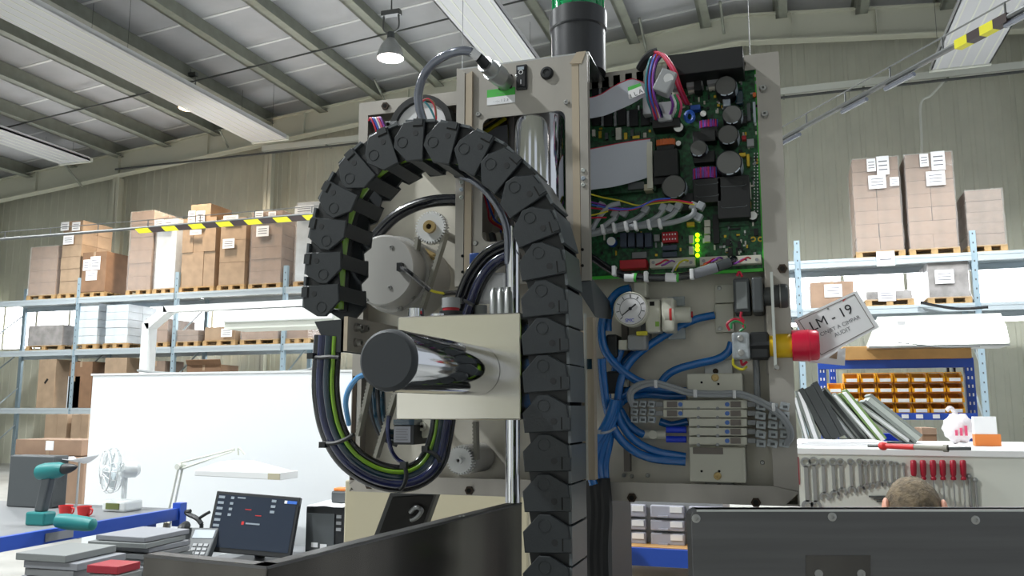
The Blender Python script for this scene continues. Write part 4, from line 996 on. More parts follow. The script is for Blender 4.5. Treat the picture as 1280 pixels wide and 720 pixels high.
sv = [W(0, 0, N-0.5, 0.14, 0.12), W(0, 0, N-0.3, 0.145, 0.115), W(0, 0.01, N-0.1, 0.165, 0.115), W(0, 0.01, N-0.02, 0.07)]; se = [(0, 1), (1, 2), (2, 3)]
for s_ in (-1, 1):
    k = len(sv); sv += [W(0.18*s_, 0, N-0.07, 0.066), W(0.24*s_, 0.06, N-0.32, 0.054), W(0.18*s_, 0.22, N-0.35, 0.042)]; se += [(2, k), (k, k+1), (k+1, k+2)]
skin('shirt', sv, se, 'shirt', t)
tv = [W(0, 0, N-0.52, 0.145, 0.12)]; te = []
for s_ in (-1, 1):
    k = len(tv); tv += [W(0.1*s_, 0.04, N-0.55, 0.095), W(0.13*s_, 0.42, N-0.52, 0.072), W(0.13*s_, 0.40, 0.12, 0.055)]; te += [(0, k), (k, k+1), (k+1, k+2)]
skin('trousers', tv, te, 'trouser', t)
hc = V(X_, Y_+0.02, HZ+0.005)
mb = MB(); mb.ball(hc, (0.067, 0.086, 0.084), 26, 18)
kept = []
for f_ in mb.f:
    c = sum((mb.v[i_] for i_ in f_), V(0, 0, 0))/len(f_)-hc
    if c.z > -0.075 and not (c.y > 0.055 and c.z < 0.03) and not (c.x > 0.06 and c.z < -0.01 and c.y > -0.03): kept.append(f_)
mb.f = kept
for i_, v in enumerate(mb.v): v += (v-hc).normalized()*random.uniform(-0.0015, 0.0025)
h_ = mb.build('hair', 'hair', t); sm = h_.modifiers.new('solid', 'SOLIDIFY'); sm.thickness = 0.005; sm.offset = 1
for s_ in (-1, 1):
    e = hc+V(0.071*s_, -0.03, 0.002)
    MB().ball(e, (0.011, 0.02, 0.032), 12, 8).build('ear', 'skin', t)
MB().lathe(hc+V(0, 0.10, -0.03), (0, 0.5, -1), [(0.004, -0.03), (0.012, 0.0), (0.014, 0.012), (0, 0.02)], 10).build('nose', 'skin', t)
for s_ in (-1, 1): MB().ball(hc+V(0.032*s_, 0.092, -0.01), 0.011, 10, 8).build('eye', 'paper', t)
MB().box(hc+V(0, 0.096, -0.075), (0.045, 0.01, 0.006)).build('mouth', 'wire_pink', t)
t = thing('work_stool', 'black work stool under the seated person', 'stool', (X_, Y_, 0))
MB().cyl((X_, Y_+0.02, N-0.70), (X_, Y_+0.02, N-0.645), 0.19, n=24).build('seat', 'plastic_black', t); MB().cyl((X_, Y_+0.02, 0.05), (X_, Y_+0.02, N-0.7), 0.025, n=12).build('column', 'alu', t)
for k in range(5): MB().cyl((X_, Y_+0.02, 0.06), (X_+0.25*math.cos(k*1.257), Y_+0.02+0.25*math.sin(k*1.257), 0.025), 0.018, n=8).build('foot', 'plastic_black', t)
# ================================================================== THE MACHINE
PL, LIP, BXF = 1.14, 1.10, 1.00                       # back plate, lip plane, control box face
TX0, TX1, TZ0, TZ1 = -0.602, 0.009, 1.382, 1.961
def bolt_to(parent, p, r, m='bolt', axis=(0, -1, 0), h=0.003, name='screw'):
    p = Vector(p); ax = Vector(axis).normalized()
    b_ = MB().lathe(p, ax, [(r, 0), (r, h*0.7), (r*0.8, h), (r*0.35, h), (r*0.3, h*0.4), (0, h*0.4)], 12).build(name, m, parent)
    return b_
t = thing('machine_enclosure', 'open steel machine enclosure with bent rim holding all mechanics', 'machine', ((TX0+TX1)/2, PL, TZ0))
TRAY = t
MB().bb((TX0, PL, TZ0), (TX1, PL+0.003, TZ1)).build('back_plate', 'steel_plate', t, False)
MB().bb((TX0, LIP, TZ1-0.002), (TX1, PL, TZ1)).build('top_wall', 'steel', t, False)
MB().bb((TX0, LIP, TZ0), (TX1, PL, TZ0+0.002)).build('bottom_wall', 'steel', t, False)
MB().bb((TX0, LIP, TZ0), (TX0+0.002, PL, TZ1)).build('side_wall', 'steel', t, False)
MB().bb((TX1-0.002, LIP, TZ0), (TX1, PL, TZ1)).build('side_wall', 'steel', t, False)
c = 0.018
def lip(pts): MB().prism([V(x, LIP-0.002, z) for x, z in pts], (0, 0.002, 0)).build('rim', 'steel', t, False)
lip([(TX0, TZ1), (TX1, TZ1), (TX1-0.03, TZ1-0.021), (TX0+0.016, TZ1-0.021)])
lip([(TX0, TZ1), (TX0+0.0155, TZ1-0.0205), (TX0+0.0155, TZ0+0.023), (TX0, TZ0+0.01)])
lip([(TX1, TZ1), (TX1, TZ0+c), (TX1-0.0295, TZ0+0.024), (TX1-0.0295, TZ1-0.0205)])
lip([(TX0, TZ0+0.009), (TX0+0.01, TZ0), (TX1-c, TZ0), (TX1, TZ0+c-0.001), (TX1-0.03, TZ0+0.0235), (TX0+0.016, TZ0+0.0225)])
for (px, py) in ((482, 133), (462, 606), (587, 613), (790, 622), (945, 628), (978, 336)):
    p = PY(px, py, LIP-0.002); MB().cyl(p, p+V(0, -0.003, 0), 0.0062, n=6).build('hex_nut', 'bolt_dark', t)
    MB().cyl(p+V(0, -0.003, 0), p+V(0, -0.0034, 0), 0.0032, n=10).build('nut_hole', 'hole', t)
for (px, py) in ((965, 112), (967, 143), (780, 594), (790, 595), (810, 594), (838, 620), (953, 578)):
    bolt_to(t, PY(px, py, PL), 0.0028, 'zinc')
for (px, py) in ((956, 144), (954, 112)): bolt_to(t, PY(px, py, LIP-0.002), 0.0048, 'zinc', h=0.008, name='standoff')
# ---- black stand under the enclosure
t = thing('machine_stand', 'black column carrying the machine below the chain', 'stand', (-0.25, 1.16, 0))
a, b = PY(737, 605, 1.15), PY(764, 605, 1.15)
MB().bb((a.x-0.06, 1.144, 0.02), (b.x, 1.30, TZ0+0.06)).build('column', 'rubber', t, False, 0.004)
MB().bb((a.x-0.15, 1.05, 0), (b.x+0.1, 1.45, 0.02)).build('foot_plate', 'rubber', t, False)
for k in range(3): MB().tube([PY(738+8*k, 598, 1.08), PY(741+8*k, 640, 1.08), PY(739+8*k, 690, 1.08), PY(742+8*k, 760, 1.08), PY(745+8*k, 860, 1.10)+V(0, 0, 0)], 0.009, 8).build('hanging_hose', 'rubber', t)
# ---- control box
X0, X1, Z0, Z1 = -0.403, -0.222, 1.655, 1.951
t = thing('control_box', 'steel control box with switch, socket and rounded cut-out', 'control box', ((X0+X1)/2, BXF+0.06, Z0))
BOX = t
cx0, cx1 = PY(603, 200, BXF).x, PY(707, 200, BXF).x; cz1 = PY(655, 143, BXF).z; cz0 = PY(603, 303, BXF).z
def rrect(x0, x1, z0, z1, r, y, n=4):
    out = []
    for (cx, cz, a0) in ((x1-r, z1-r, 0), (x0+r, z1-r, 90), (x0+r, z0+r, 180), (x1-r, z0+r, 270)):
        for k in range(n+1):
            an = R(a0+90*k/n); out.append(V(cx+r*math.cos(an), y, cz+r*math.sin(an)))
    return out
MB().ring(rrect(X0, X1, Z0, Z1, 0.0008, BXF), rrect(cx0, cx1, cz0, cz1, 0.010, BXF), (0, 0.002, 0)).build('front_panel', 'steel', t, False)
MB().bb((X0, BXF, Z1-0.002), (X1, PL, Z1)).build('top_panel', 'alu', t, False)
MB().bb((X0, BXF+0.002, Z0), (X0+0.002, PL, Z1-0.002)).build('side_panel', 'steel', t, False)
def strip(xa, xb, y0, m, zt=Z1, ch=0.012, nm='channel'):
    MB().prism([V(xa, y0, Z0), V(xb, y0, Z0), V(xb, y0, zt-ch), V(xa, y0, zt)], (0, BXF-y0, 0)).build(nm, m, t, False)
xs = [PY(px, 220, BXF).x for px in (572, 582, 591, 717, 726, 737)]
strip(xs[0], xs[1], BXF-0.006, 'steel', Z1-0.001, 0.008); strip(xs[1]+0.0006, xs[2], BXF-0.005, 'steel_edge', Z1-0.012, -0.004)
strip(xs[3], xs[4], BXF-0.005, 'steel_edge', Z1-0.012, -0.004); strip(xs[4]+0.0008, xs[5], BXF-0.006, 'steel', Z1-0.001, 0.004)
MB().prism([V(xs[3]-0.002, BXF-0.007, Z1-0.016), V(xs[4]+0.004, BXF-0.007, Z1-0.018), V(xs[5]-0.001, BXF-0.007, Z1-0.002), V(xs[4]-0.002, BXF-0.007, Z1-0.002)], (0, 0.001, 0)).build('corner_fold', 'steel_edge', t, False)
for (px, py) in ((598, 143), (708, 128), (594, 304), (588, 236), (588, 247)): bolt_to(t, PY(px, py, BXF-0.001), 0.0034, 'zinc', h=0.002)
for (px, py, m) in ((729, 213, 'solder'), (729, 223, 'cap_silver'), (729, 231, 'solder'), (577, 228, 'solder'), (577, 237, 'cap_silver'), (577, 247, 'solder')): bolt_to(t, PY(px, py, BXF-0.0065), 0.0028, m, h=0.002)
for (px, py) in ((728, 312), (728, 332), (578, 320), (578, 340)): MB().cyl(PY(px, py, BXF-0.006), PY(px, py, BXF-0.0066), 0.002, n=8).build('hole', 'hole', t)
a, b = PY(646, 83, BXF), PY(659.5, 112, BXF)
rk = MB().bb((a.x, BXF-0.004, b.z), (b.x, BXF, a.z)).build('rocker_switch', 'plastic_black', t, False, 0.001)
MB().prism([V(a.x+0.002, BXF-0.004, b.z+0.003), V(b.x-0.002, BXF-0.004, b.z+0.003), V(b.x-0.002, BXF-0.004, a.z-0.003), V(a.x+0.002, BXF-0.004, a.z-0.003)], (0, -0.0012, 0)).build('rocker', 'rubber', rk, False)
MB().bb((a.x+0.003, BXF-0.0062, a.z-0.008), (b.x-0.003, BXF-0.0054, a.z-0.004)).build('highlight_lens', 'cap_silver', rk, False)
xm = (a.x+b.x)/2
mk = MB(); mk.text('O', (xm, BXF-0.0056, a.z-0.0115), (1, 0, 0), (0, 0, 1), 0.0085); mk.text('I', (xm, BXF-0.0056, b.z+0.009), (1, 0, 0), (0, 0, 1), 0.0085); mk.build('marking', 'paper', rk, False)
p = PY(684, 92, BXF); MB().lathe(p, (0, -1, 0), [(0.0085, 0), (0.0085, 0.003), (0.0072, 0.0055), (0.0045, 0.0058), (0.0040, 0.0045), (0, 0.0045)], 20).build('fuse_cap', 'plastic_black', t)
a, b = PY(609, 113, BXF), PY(644, 128, BXF); zmid = b.z+(a.z-b.z)*0.5
def tilt_lab(x0, x1, z0, z1, m, nm): MB().bb((x0, BXF-0.0008, z0), (x1, BXF, z1)).build(nm, m, t, False)
tilt_lab(a.x, b.x, zmid, a.z, 'label_green', 'green_label'); tilt_lab(a.x, b.x, b.z, zmid, 'paper', 'white_label')
mb = MB(); mb.text('~ ----', ((a.x+b.x)/2, BXF-0.0012, zmid+0.004), (1, 0, 0), (0, 0, 1), 0.006); mb.text('- -:-- 1 2 3', ((a.x+b.x)/2, BXF-0.0012, b.z+0.0042), (1, 0, 0), (0, 0, 1), 0.005); mb.build('label_print', 'ink_grey', t, False)
# socket on the box
p = PY(632, 103, BXF); q = PY(625, 96, BXF-0.02)
MB().prism([p+V(0.010*math.cos(R(45+90*k))*1.35, 0, 0.010*math.sin(R(45+90*k))*1.35) for k in range(4)], (0, -0.003, 0)).build('socket_flange', 'plastic_black', t, False, 0.001)
MB().cyl(p, q, 0.0115, n=16).build('socket', 'zinc', t); bolt_to(t, PY(646, 95, BXF-0.003), 0.002, 'solder', h=0.001)
# plug with its cable looping over to the chain
pa, pb, pc_ = q, PY(606, 80, BXF-0.055), PY(598, 71, BXF-0.068)
t = thing('loop_cable', 'thick shiny grey cable looping from the socket plug', 'cable', pa)
MB().cyl(pa, pa.lerp(pb, 0.55), 0.0130, n=16).cyl(pa.lerp(pb, 0.5), pb, 0.0105, n=16).build('plug', 'alu', t)
MB().cyl(pb, pc_, 0.0072, 0.006, n=12).build('strain_relief', 'plastic_black', t)
MB().cyl(pc_, PY(589, 64, BXF-0.075), 0.0058, n=12).build('white_sleeve', 'wire_white', t)
MB().tube([PY(591, 65, BXF-0.074), PY(578, 63.5, BXF-0.075), PY(560, 68, BXF-0.07), PY(542, 79, BXF-0.06), PY(529, 96, BXF-0.05), PY(523, 118, BXF-0.045), PY(525, 138, BXF-0.04), PY(534, 165, BXF-0.03), PY(540, 190, BXF-0.03)], 0.0058, 12).build('sheath', 'cable_silver', t)
# chrome column behind the cut-out
r = 34.5*MPP(670, 220, 1.04); c1 = PY(670, 150, 1.04); c0 = PY(670, 345, 1.04)
one(MB().lathe((c1.x, 1.04, c0.z), (0, 0, 1), [(r, 0), (r, c1.z-c0.z-0.004), (r*0.97, c1.z-c0.z), (r*0.85, c1.z-c0.z+0.002), (0, c1.z-c0.z+0.002)], 40), 'chrome_column', 'chrome', 'wide upright chrome column inside the control box', 'chrome column')
# inside the box: ribbon, brass strips, wires, white plugs
t = thing('inner_loom', 'tangle of coloured wires and white plugs inside the box', 'wire loom', PY(612, 290, 1.09))
random.seed(3)
for k, m in enumerate(('wire_red', 'wire_blue', 'wire_orange', 'wire_white', 'wire_teal', 'wire_yellow', 'wire_purple', 'wire_red', 'wire_blue')):
    y = 1.06+0.006*k; x0_ = 604+2.4*k
    MB().tube([PY(x0_, 238+3*k, y), PY(x0_+6+k, 262+k, y-0.008), PY(x0_+random.uniform(6, 18), 276, y), PY(630+random.uniform(-6, 8), 290+random.uniform(-6, 8), y-0.01), PY(640, 302, y)], 0.0014, 6).build('wire', m, t)
for k in range(4): MB().box(PY(607+9*k, 297, 1.06), (0.0065, 0.012, 0.013), Matrix.Rotation(R(-14), 3, 'Y')).build('plug', 'conn_white' if k % 2 == 0 else 'grey_dark', t, False, 0.001)
for k, (m, q0) in enumerate((('brass', 0), ('rubber', 4), ('hazard_y', 8))): MB().tube([PY(602, 160+q0, 1.1), PY(632, 142+q0*0.7, 1.09)], 0.003, 6, 1).build('strip', m, t)
MB().sheet([[PY(600+6*i_, 165+8*j-1.6*i_*1.0-(6 if i_ > 7 else 0), 1.115-0.001*i_) for i_ in range(19)] for j in range(5)], 0.001, (0, -1, 0)).build('white_sheet', 'ribbon', t)
MB().prism([PY(604, 139, 1.125), PY(712, 128, 1.125), PY(712, 150, 1.125), PY(604, 158, 1.125)], (0, 0.002, 0)).build('dark_screen', 'bolt_dark', t, False)
# ---- signal beacon on the box
bc = PY(723, 50, 1.07); r = 33.5*MPP(723, 40, 1.07); z0 = Z1
zt1, zt2, zt3 = PY(723, 41, 1.07).z, PY(723, 17, 1.07).z, PY(723, -60, 1.07).z
t = thing('signal_beacon', 'black beacon base with a green lens on the control box', 'beacon', (bc.x, 1.07, z0))
MB().lathe((bc.x, 1.07, z0), (0, 0, 1), [(r*0.97, 0), (r*0.97, zt1-z0)], 32).build('base', 'beacon_black', t)
MB().lathe((bc.x, 1.07, zt1), (0, 0, 1), [(r*0.97, 0), (r*1.04, 0.002), (r*1.04, zt2-zt1-0.002), (r*0.96, zt2-zt1)], 32).build('collar', 'beacon_black', t)
g = MB().lathe((bc.x, 1.07, zt2), (0, 0, 1), [(r*0.93, 0), (r*0.93, zt3-zt2), (r*0.8, zt3-zt2+0.01), (0, zt3-zt2+0.012)], 32).build('lens', 'green_lens', t)
for k in range(12):
    an = R(30*k); MB().cyl((bc.x+r*0.93*math.cos(an), 1.07+r*0.93*math.sin(an), zt2), (bc.x+r*0.93*math.cos(an), 1.07+r*0.93*math.sin(an), zt3), 0.0018, n=6).build('lens_rib', 'green_lens', g)
# ---- left half: wheel, hose, motor, pulleys
wc = PY(529, 163, 1.09); r = 39*MPP(529, 163, 1.09)
t = thing('reel_wheel', 'black rimmed reel with a white face behind the chain', 'reel', wc)
MB().lathe(wc, (0, -1, 0), [(r*0.82, -0.04), (r, -0.04), (r, 0.012), (r*0.82, 0.012), (r*0.82, -0.04)], 40, False).build('rim', 'rubber', t)
MB().cyl(wc+V(0, 0.008, 0), wc+V(0, -0.006, 0), r*0.81, n=40).build('face', 'wire_white', t)
for k, (m, pts) in enumerate((('wire_red', [(528, 126), (536, 124), (543, 132), (545, 146), (543, 160)]), ('wire_teal', [(531, 127), (538, 136), (545, 152), (548, 165)]), ('carton_dk', [(530, 124), (541, 127), (545, 142), (543, 158)]), ('hole', [(524, 140), (521, 152), (519, 165)]))):
    MB().tube([PY(x_, y_, 1.06) for x_, y_ in pts], 0.0016, 6).build('wire', m, t)
t = thing('terminal_plug', 'small grey terminal with red, blue and white wires', 'terminal', PY(470, 170, 1.08))
for k, m in enumerate(('wire_red', 'wire_blue', 'wire_white', 'wire_pink', 'wire_purple')):
    MB().tube([PY(461+3.2*k, 152-abs(k-1)*1.5, 1.075), PY(464+3*k, 148, 1.07), PY(470+3*k, 162, 1.07), PY(474+3*k, 176, 1.075)], 0.0017, 6).build('wire', m, t)
MB().box(PY(490, 157, 1.085), (0.022, 0.014, 0.010)).build('block', 'conn_grey', t, False, 0.001)
for k in range(2): MB().cyl(PY(485+10*k, 155, 1.078), PY(485+10*k, 155, 1.076), 0.0025, n=8).build('hole', 'hole', t)
one(MB().tube([PY(463, 304, 1.075), PY(476, 288, 1.075), PY(495, 270, 1.075), PY(520, 257, 1.075), PY(545, 251, 1.075), PY(575, 250, 1.08)], 0.0088, 12), 'black_hose', 'cable_black', 'thick black hose arching over the silver pulley', 'hose')
mc = PY(478, 338, 1.03); s_ = MPP(478, 338, 1.03); r = 41*s_
t = thing('drive_motor', 'round grey motor with a screwed cover inside the loop', 'motor', mc)
MB().lathe(V(mc.x, 1.03, mc.z), (0, 1, 0), [(0, -0.002), (r*0.94, -0.002), (r, 0.002), (r, 0.035)], 48).build('cover', 'motor_grey', t)
MB().lathe(V(mc.x, 1.065, mc.z), (0, 1, 0), [(r*1.08, 0), (r*1.12, 0.004), (r*1.12, 0.075)], 48).build('housing', 'motor_grey', t)
for (px, py) in ((489.5, 309), (487.5, 359.5), (458, 375), (516, 371), (501, 386), (519, 311)): bolt_to(t, PY(px, py, 1.028 if px < 500 else 1.06), 0.003 if px < 500 else 0.0045, 'zinc', h=0.002 if px < 500 else 0.006)
MB().box(PY(500.5, 334, 1.024), (0.007, 0.010, 0.011)).build('cable_gland', 'plastic_black', t, False)
MB().tube([PY(502, 335, 1.02), PY(512, 341, 1.01), PY(526, 353, 1.01), PY(538, 363, 1.015)], 0.0034, 8).build('lead', 'cable_black', t)
MB().tube([PY(536, 362, 1.014), PY(545, 365, 1.015), PY(556, 367, 1.02)], 0.0018, 8).build('yellow_lead', 'wire_yellow', t)
MB().tube([PY(554, 367, 1.02), PY(566, 366, 1.03), PY(577, 366, 1.04)], 0.0032, 8).build('lead', 'cable_black', t)
def gear(name, label, px, py, Y, rpx, n, depth, hub_r, hub_m, m='pulley_alu', back=0.0, grp='toothed belt pulleys'):
    c = PY(px, py, Y); r = rpx*MPP(px, py, Y); poly = []
    for k in range(n):
        for (da, rr) in ((-0.30, 0.87), (-0.18, 1.0), (0.18, 1.0), (0.30, 0.87)):
            an = 2*math.pi*(k+da)/n; poly.append(c+V(math.cos(an)*r*rr, 0, math.sin(an)*r*rr))
    t = thing(name, label, 'pulley', c, grp)
    MB().prism(poly, (0, depth, 0)).build('toothed_wheel', m, t, False)
    h_ = MB().lathe(c, (0, -1, 0), [(hub_r, 0), (hub_r, 0.006), (hub_r*0.45, 0.006), (hub_r*0.4, 0.002), (0, 0.002)], 20).build('hub', hub_m, t)
    MB().cyl(c+V(0, -0.0005, 0), c+V(0, -0.0024, 0), hub_r*0.4, n=12).build('bore', 'bolt_dark', h_)
    if back: MB().cyl(c+V(0, depth, 0), c+V(0, depth+back, 0), r*1.06, n=24).build('boss', 'motor_grey', t)
    return t, c, r
tp_, c_, r_ = gear('timing_pulley', 'bright toothed pulley with brass hub inside the chain loop', 538, 284, 1.05, 19, 34, 0.012, 0.0088, 'brass')
MB().cyl(c_+V(0, 0.012, 0), c_+V(0, 0.09, 0), 0.006, n=12).build('shaft', 'bolt', tp_)
tp_, c2, r2 = gear('timing_pulley', 'grey toothed pulley at the lower middle of the plate', 574.5, 575.5, 1.055, 16.5, 30, 0.012, 0.0048, 'pulley_alu', back=0.07)
tp_, c3, r3 = gear('timing_pulley', 'small cream toothed pulley beside the labelled sensor', 529, 533, 1.07, 13, 20, 0.012, 0.006, 'conn_white', 'conn_white')
MB().cyl(c3+V(0, 0.012, 0), c3+V(0, 0.07, 0), 0.006, n=12).build('shaft', 'bolt', tp_)
def belt(label, strands, Y):
    t = thing('timing_belt', label, 'belt', PY(strands[0][0], strands[0][1], Y), 'toothed drive belts')
    for (x0_, y0_, x1_, y1_) in strands:
        a, b = PY(x0_, y0_, Y), PY(x1_, y1_, Y); u = (b-a).normalized(); n = V(u.z, 0, -u.x)*0.0022
        st = MB().prism([a-n, a+n, b+n, b-n], (0, 0.012, 0)).build('strand', 'belt', t, False)
        L = (b-a).length; k = 0; mb = MB()
        while k*0.005 < L-0.003:
            p = a+u*(k*0.005+0.001); mb.prism([p+n, p+n*1.6, p+u*0.0022+n*1.6, p+u*0.0022+n], (0, 0.012, 0)); k += 1
        mb.build('tooth_row', 'belt', st, False)
belt('belt running down from the brass hubbed pulley', [(556, 290, 526, 386), (521, 296, 519, 312)], 1.052)
belt('pair of slanting belts beside the cable bundle', [(461, 478, 446, 545), (493, 492, 468, 572)], 1.05)
belt('short upright belt above the lower grey pulley', [(593, 527, 594, 575)], 1.06)
t = thing('lever_arm', 'small bronze lever under the bright pulley', 'lever', PY(535, 316, 1.08))
a, b = PY(526, 312, 1.08), PY(545, 322, 1.08); MB().tube([a, b], 0.005, 8, 1).build('arm', 'brass', t)
MB().cyl(PY(519, 311, 1.06), PY(519, 311, 1.12), 0.006, n=12).build('pivot', 'zinc', t)
t = thing('sensor_box', 'black sensor with a white printed label and teal top', 'sensor', PY(503, 555, 1.05))
a, b = PY(492, 531, 1.045), PY(514, 556, 1.045)
MB().bb((a.x, 1.045, b.z), (b.x+0.004, 1.09, a.z)).build('body', 'plastic_black', t, False, 0.001)
MB().bb((a.x, 1.044, a.z), (b.x+0.004, 1.09, a.z+0.007)).build('teal_cap', 'cable_teal', t, False)
lb = MB().bb((a.x+0.001, 1.0442, b.z+0.003), (b.x-0.001, 1.045, a.z-0.002)).build('label', 'paper_grey', t, False)
mb = MB()
for k in range(5): mb.bb((a.x+0.004, 1.0438, b.z+0.006+k*0.0035), (b.x-0.005-0.002*(k % 2), 1.0442, b.z+0.0072+k*0.0035))
mb.build('print', 'ink_grey', lb, False)
MB().bb(PY(495, 487, 1.07), PY(519, 527, 1.07)+V(0, 0.03, 0)).build('sleeve', 'rubber', t, False, 0.004)
MB().bb(PY(519, 487, 1.068), PY(522, 527, 1.068)+V(0, 0.02, 0)).build('yellow_edge', 'wire_yellow', t, False)
for k in range(4):
    one(MB().tube([PY(462+5*k, 470, 1.085-0.006*k), PY(463+5*k, 495, 1.085), PY(466+4.5*k, 520, 1.08), PY(477+3*k, 545-2*k, 1.08), PY(497+2*k, 556-6*k, 1.09)], 0.0042, 8), 'plate_cable', 'rubber' if k % 2 == 0 else 'cable_teal', '%s dark cable curling behind the slanting belts' % ORD[k], 'cable', 'dark cables on the plate')
one(MB().tube([PY(486, 520, 1.05), PY(485, 540, 1.045), PY(489, 562, 1.045), PY(497, 574, 1.05), PY(505, 579, 1.05)], 0.003, 8), 'blue_lead', 'cable_blue', 'thin blue lead with a bright collar beside the sensor', 'cable')
one(MB().tube([PY(456, 468, 1.02), PY(446, 473, 1.02), PY(436, 487, 1.03), PY(432, 505, 1.04), PY(436, 530, 1.08)], 0.0038, 8), 'thin_air_tube', 'tube_light', 'light blue air tube curving left of the black cap', 'air tube')
# brown marks on the left rim: slot
MB().bb(PY(441, 470, LIP-0.003), PY(442.5, 600, LIP-0.003)+V(0, 0.001, 0)).build('rim_slot', 'bolt_dark', TRAY, False)
# ---- polished block, guide rod, fittings above the block
a, b = PY(497, 396, 0.875), PY(651, 525, 0.875)
t = thing('polished_block', 'mirror polished steel block holding the chrome roller', 'steel block', ((a.x+b.x)/2, 0.89, b.z))
MB().bb((a.x, 0.875, b.z), (b.x, 0.945, a.z)).build('block', 'polished', t, False, 0.0015)
rr = 9*MPP(641, 600, 0.965); rx = PY(641, 600, 0.965).x
MB().cyl((rx, 0.965, PY(641, 628, 0.965).z), (rx, 0.965, PY(641, 284, 0.965).z), rr, n=24).build('guide_rod', 'chrome', t)
for (px, pt, w) in ((520, 386, 10), (550, 393, 12)): 
    p = PY(px, pt, 0.92); MB().cyl(V(p.x, 0.92, a.z), V(p.x, 0.92, p.z), w*0.001, n=20).build('stud', 'chrome', t)
p = PY(566, 366, 0.93)
for k, (m, hh, r0) in enumerate((('plastic_black', 0.010, 0.014), ('red_part', 0.004, 0.010), ('conn_grey', 0.012, 0.011))):
    z_ = a.z+sum((0.010, 0.004, 0.012)[:k]); MB().cyl(V(p.x, 0.925, z_), V(p.x, 0.925, z_+hh), r0, n=20).build('fitting_ring', m, t)
for k in range(3):
    q = PY(617+9*k, 380, 0.925); MB().lathe(V(q.x, 0.925, a.z), (0, 0, 1), [(0.005, 0), (0.005, 0.03), (0.0035, 0.032), (0.0035, 0.036), (0, 0.036)], 12).build('gland', 'alu', t)
a_, b_ = PY(588, 317, 0.99), PY(601, 337, 0.99)
one(MB().bb((a_.x, 0.985, b_.z), (b_.x, 0.999, a_.z)), 'blue_plug', 'blue_part', 'small blue plug under the control box cut-out', 'plug', bevel=0.002)
t = thing('white_housing', 'white rounded plastic housing below the control box', 'housing', PY(605, 372, 0.985))
MB().bb(PY(590, 342, 0.985), PY(632, 378, 0.985)+V(0, 0.012, 0)).build('shell', 'paper', t, False, 0.004)
MB().cyl(PY(601, 382, 0.98), PY(601, 395, 0.98), 0.008, n=14).build('neck', 'grey_mid', t)
# roller
Y0r, Y1r = 0.655, 0.874
rc = PY(484, 450, Y0r); rad = 36.2*MPP(484, 450, Y0r)
t = thing('chrome_roller', 'horizontal chrome roller with a black rubber end cap', 'roller', rc)
MB().lathe(V(rc.x, Y0r, rc.z), (0, 1, 0), [(rad*0.97, 0.004), (rad, 0.006), (rad, Y1r-Y0r)], 56).build('tube', 'chrome', t)
MB().lathe(V(rc.x, Y0r, rc.z), (0, 1, 0), [(0, -0.002), (rad*0.86, -0.002), (rad*0.955, 0.0005), (rad*0.985, 0.005), (rad*0.985, 0.012)], 56).build('end_cap', 'cap_rubber', t)

# ---- cable chain
piv = [(681, 762), (680.5, 709), (680.5, 657), (680, 606), (680, 556), (679.5, 507), (678.5, 457), (677.5, 410), (676.5, 363), (673, 316), (662, 272), (643, 234), (613, 205), (580, 186), (541, 177.5), (503, 178), (467, 194), (437, 223), (417, 260), (408, 301), (404, 343), (402, 384)]
def CY_(px): return 0.862+(681-px)*0.00012
CP = [PY(x, y, CY_(x)) for x, y in piv]
CP.append(CP[-1]+(CP[-1]-CP[-2]))
t = thing('cable_chain', 'black plastic cable drag chain bent into a tall loop', 'cable chain', CP[0]-V(0, 0, 0.05))
D = 0.072
front = [(-0.006, 0.0110), (0.006, 0.0110), (0.025, 0.0005), (0.0285, -0.0265), (-0.0215, -0.0285), (-0.0235, -0.0075)]
tail = [(-0.019, -0.026), (0.0265, -0.0245), (0.0255, -0.046), (0.006, -0.0495), (-0.010, -0.049), (-0.0165, -0.041)]
mb = MB()
P3 = lambda pts, y: [V(x, y, z) for x, z in pts]
fi = [(x*0.955, z*0.955-0.0004) for x, z in front]; nf = len(front)
mb.add(P3(fi, 0)+P3(front, 0.0009)+P3(front, 0.004), [tuple(range(nf))]+[(k, (k+1) % nf, nf+(k+1) % nf, nf+k) for k in range(nf)]+[(nf+k, nf+(k+1) % nf, 2*nf+(k+1) % nf, 2*nf+k) for k in range(nf)]+[tuple(range(2*nf, 3*nf))])
mb.prism(P3(front, D-0.004), (0, 0.004, 0)); mb.prism(P3(tail, D-0.009), (0, 0.004, 0))
mb.bb((-0.0225, 0.004, -0.0265), (-0.019, D-0.004, -0.009))
tail_me = MB().prism(P3(tail, 0.0075), (0, 0.003, 0)).mesh('shaded_inner_plate', 'plastic_black', V(0, 0, 0), False)  # same plastic as the link, coloured darker to paint shade into the gaps
link_me = mb.mesh('chain_link', 'chain', V(0, 0, 0), False)
bar_me = MB().bb((0.0255, 0.003, -0.0390), (0.0288, D-0.002, -0.0002)).mesh('outer_crossbar', 'chain_lit', V(0, 0, 0), False)
boss_me = MB().lathe((0, 0, 0), (0, -1, 0), [(0.0068, 0), (0.0068, 0.0007), (0.0062, 0.0007), (0.0060, 0.0001), (0, 0.0001)], 18).mesh('pivot_boss', 'chain', V(0, 0, 0), True)
clip_me = MB().bb((0.0205, -0.0012, -0.0245), (0.0285, 0.001, -0.0125)).mesh('lid_clip', 'chain', V(0, 0, 0), False)
slot_me = MB().bb((0.0188, -0.0006, -0.0248), (0.0204, 0.0005, -0.0122)).mesh('clip_slot', 'hole', V(0, 0, 0), False)
dimple_me = MB().lathe((0.011, 0, -0.0165), (0, -1, 0), [(0.0035, 0), (0.0035, 0.0004), (0, 0.0004)], 12).mesh('dimple', 'rubber', V(0, 0, 0), True)
def child(me, name, parent):
    o = bpy.data.objects.new(name, me); COL.objects.link(o); o.parent = parent; ORG[o.name] = ORG[parent.name]; return o
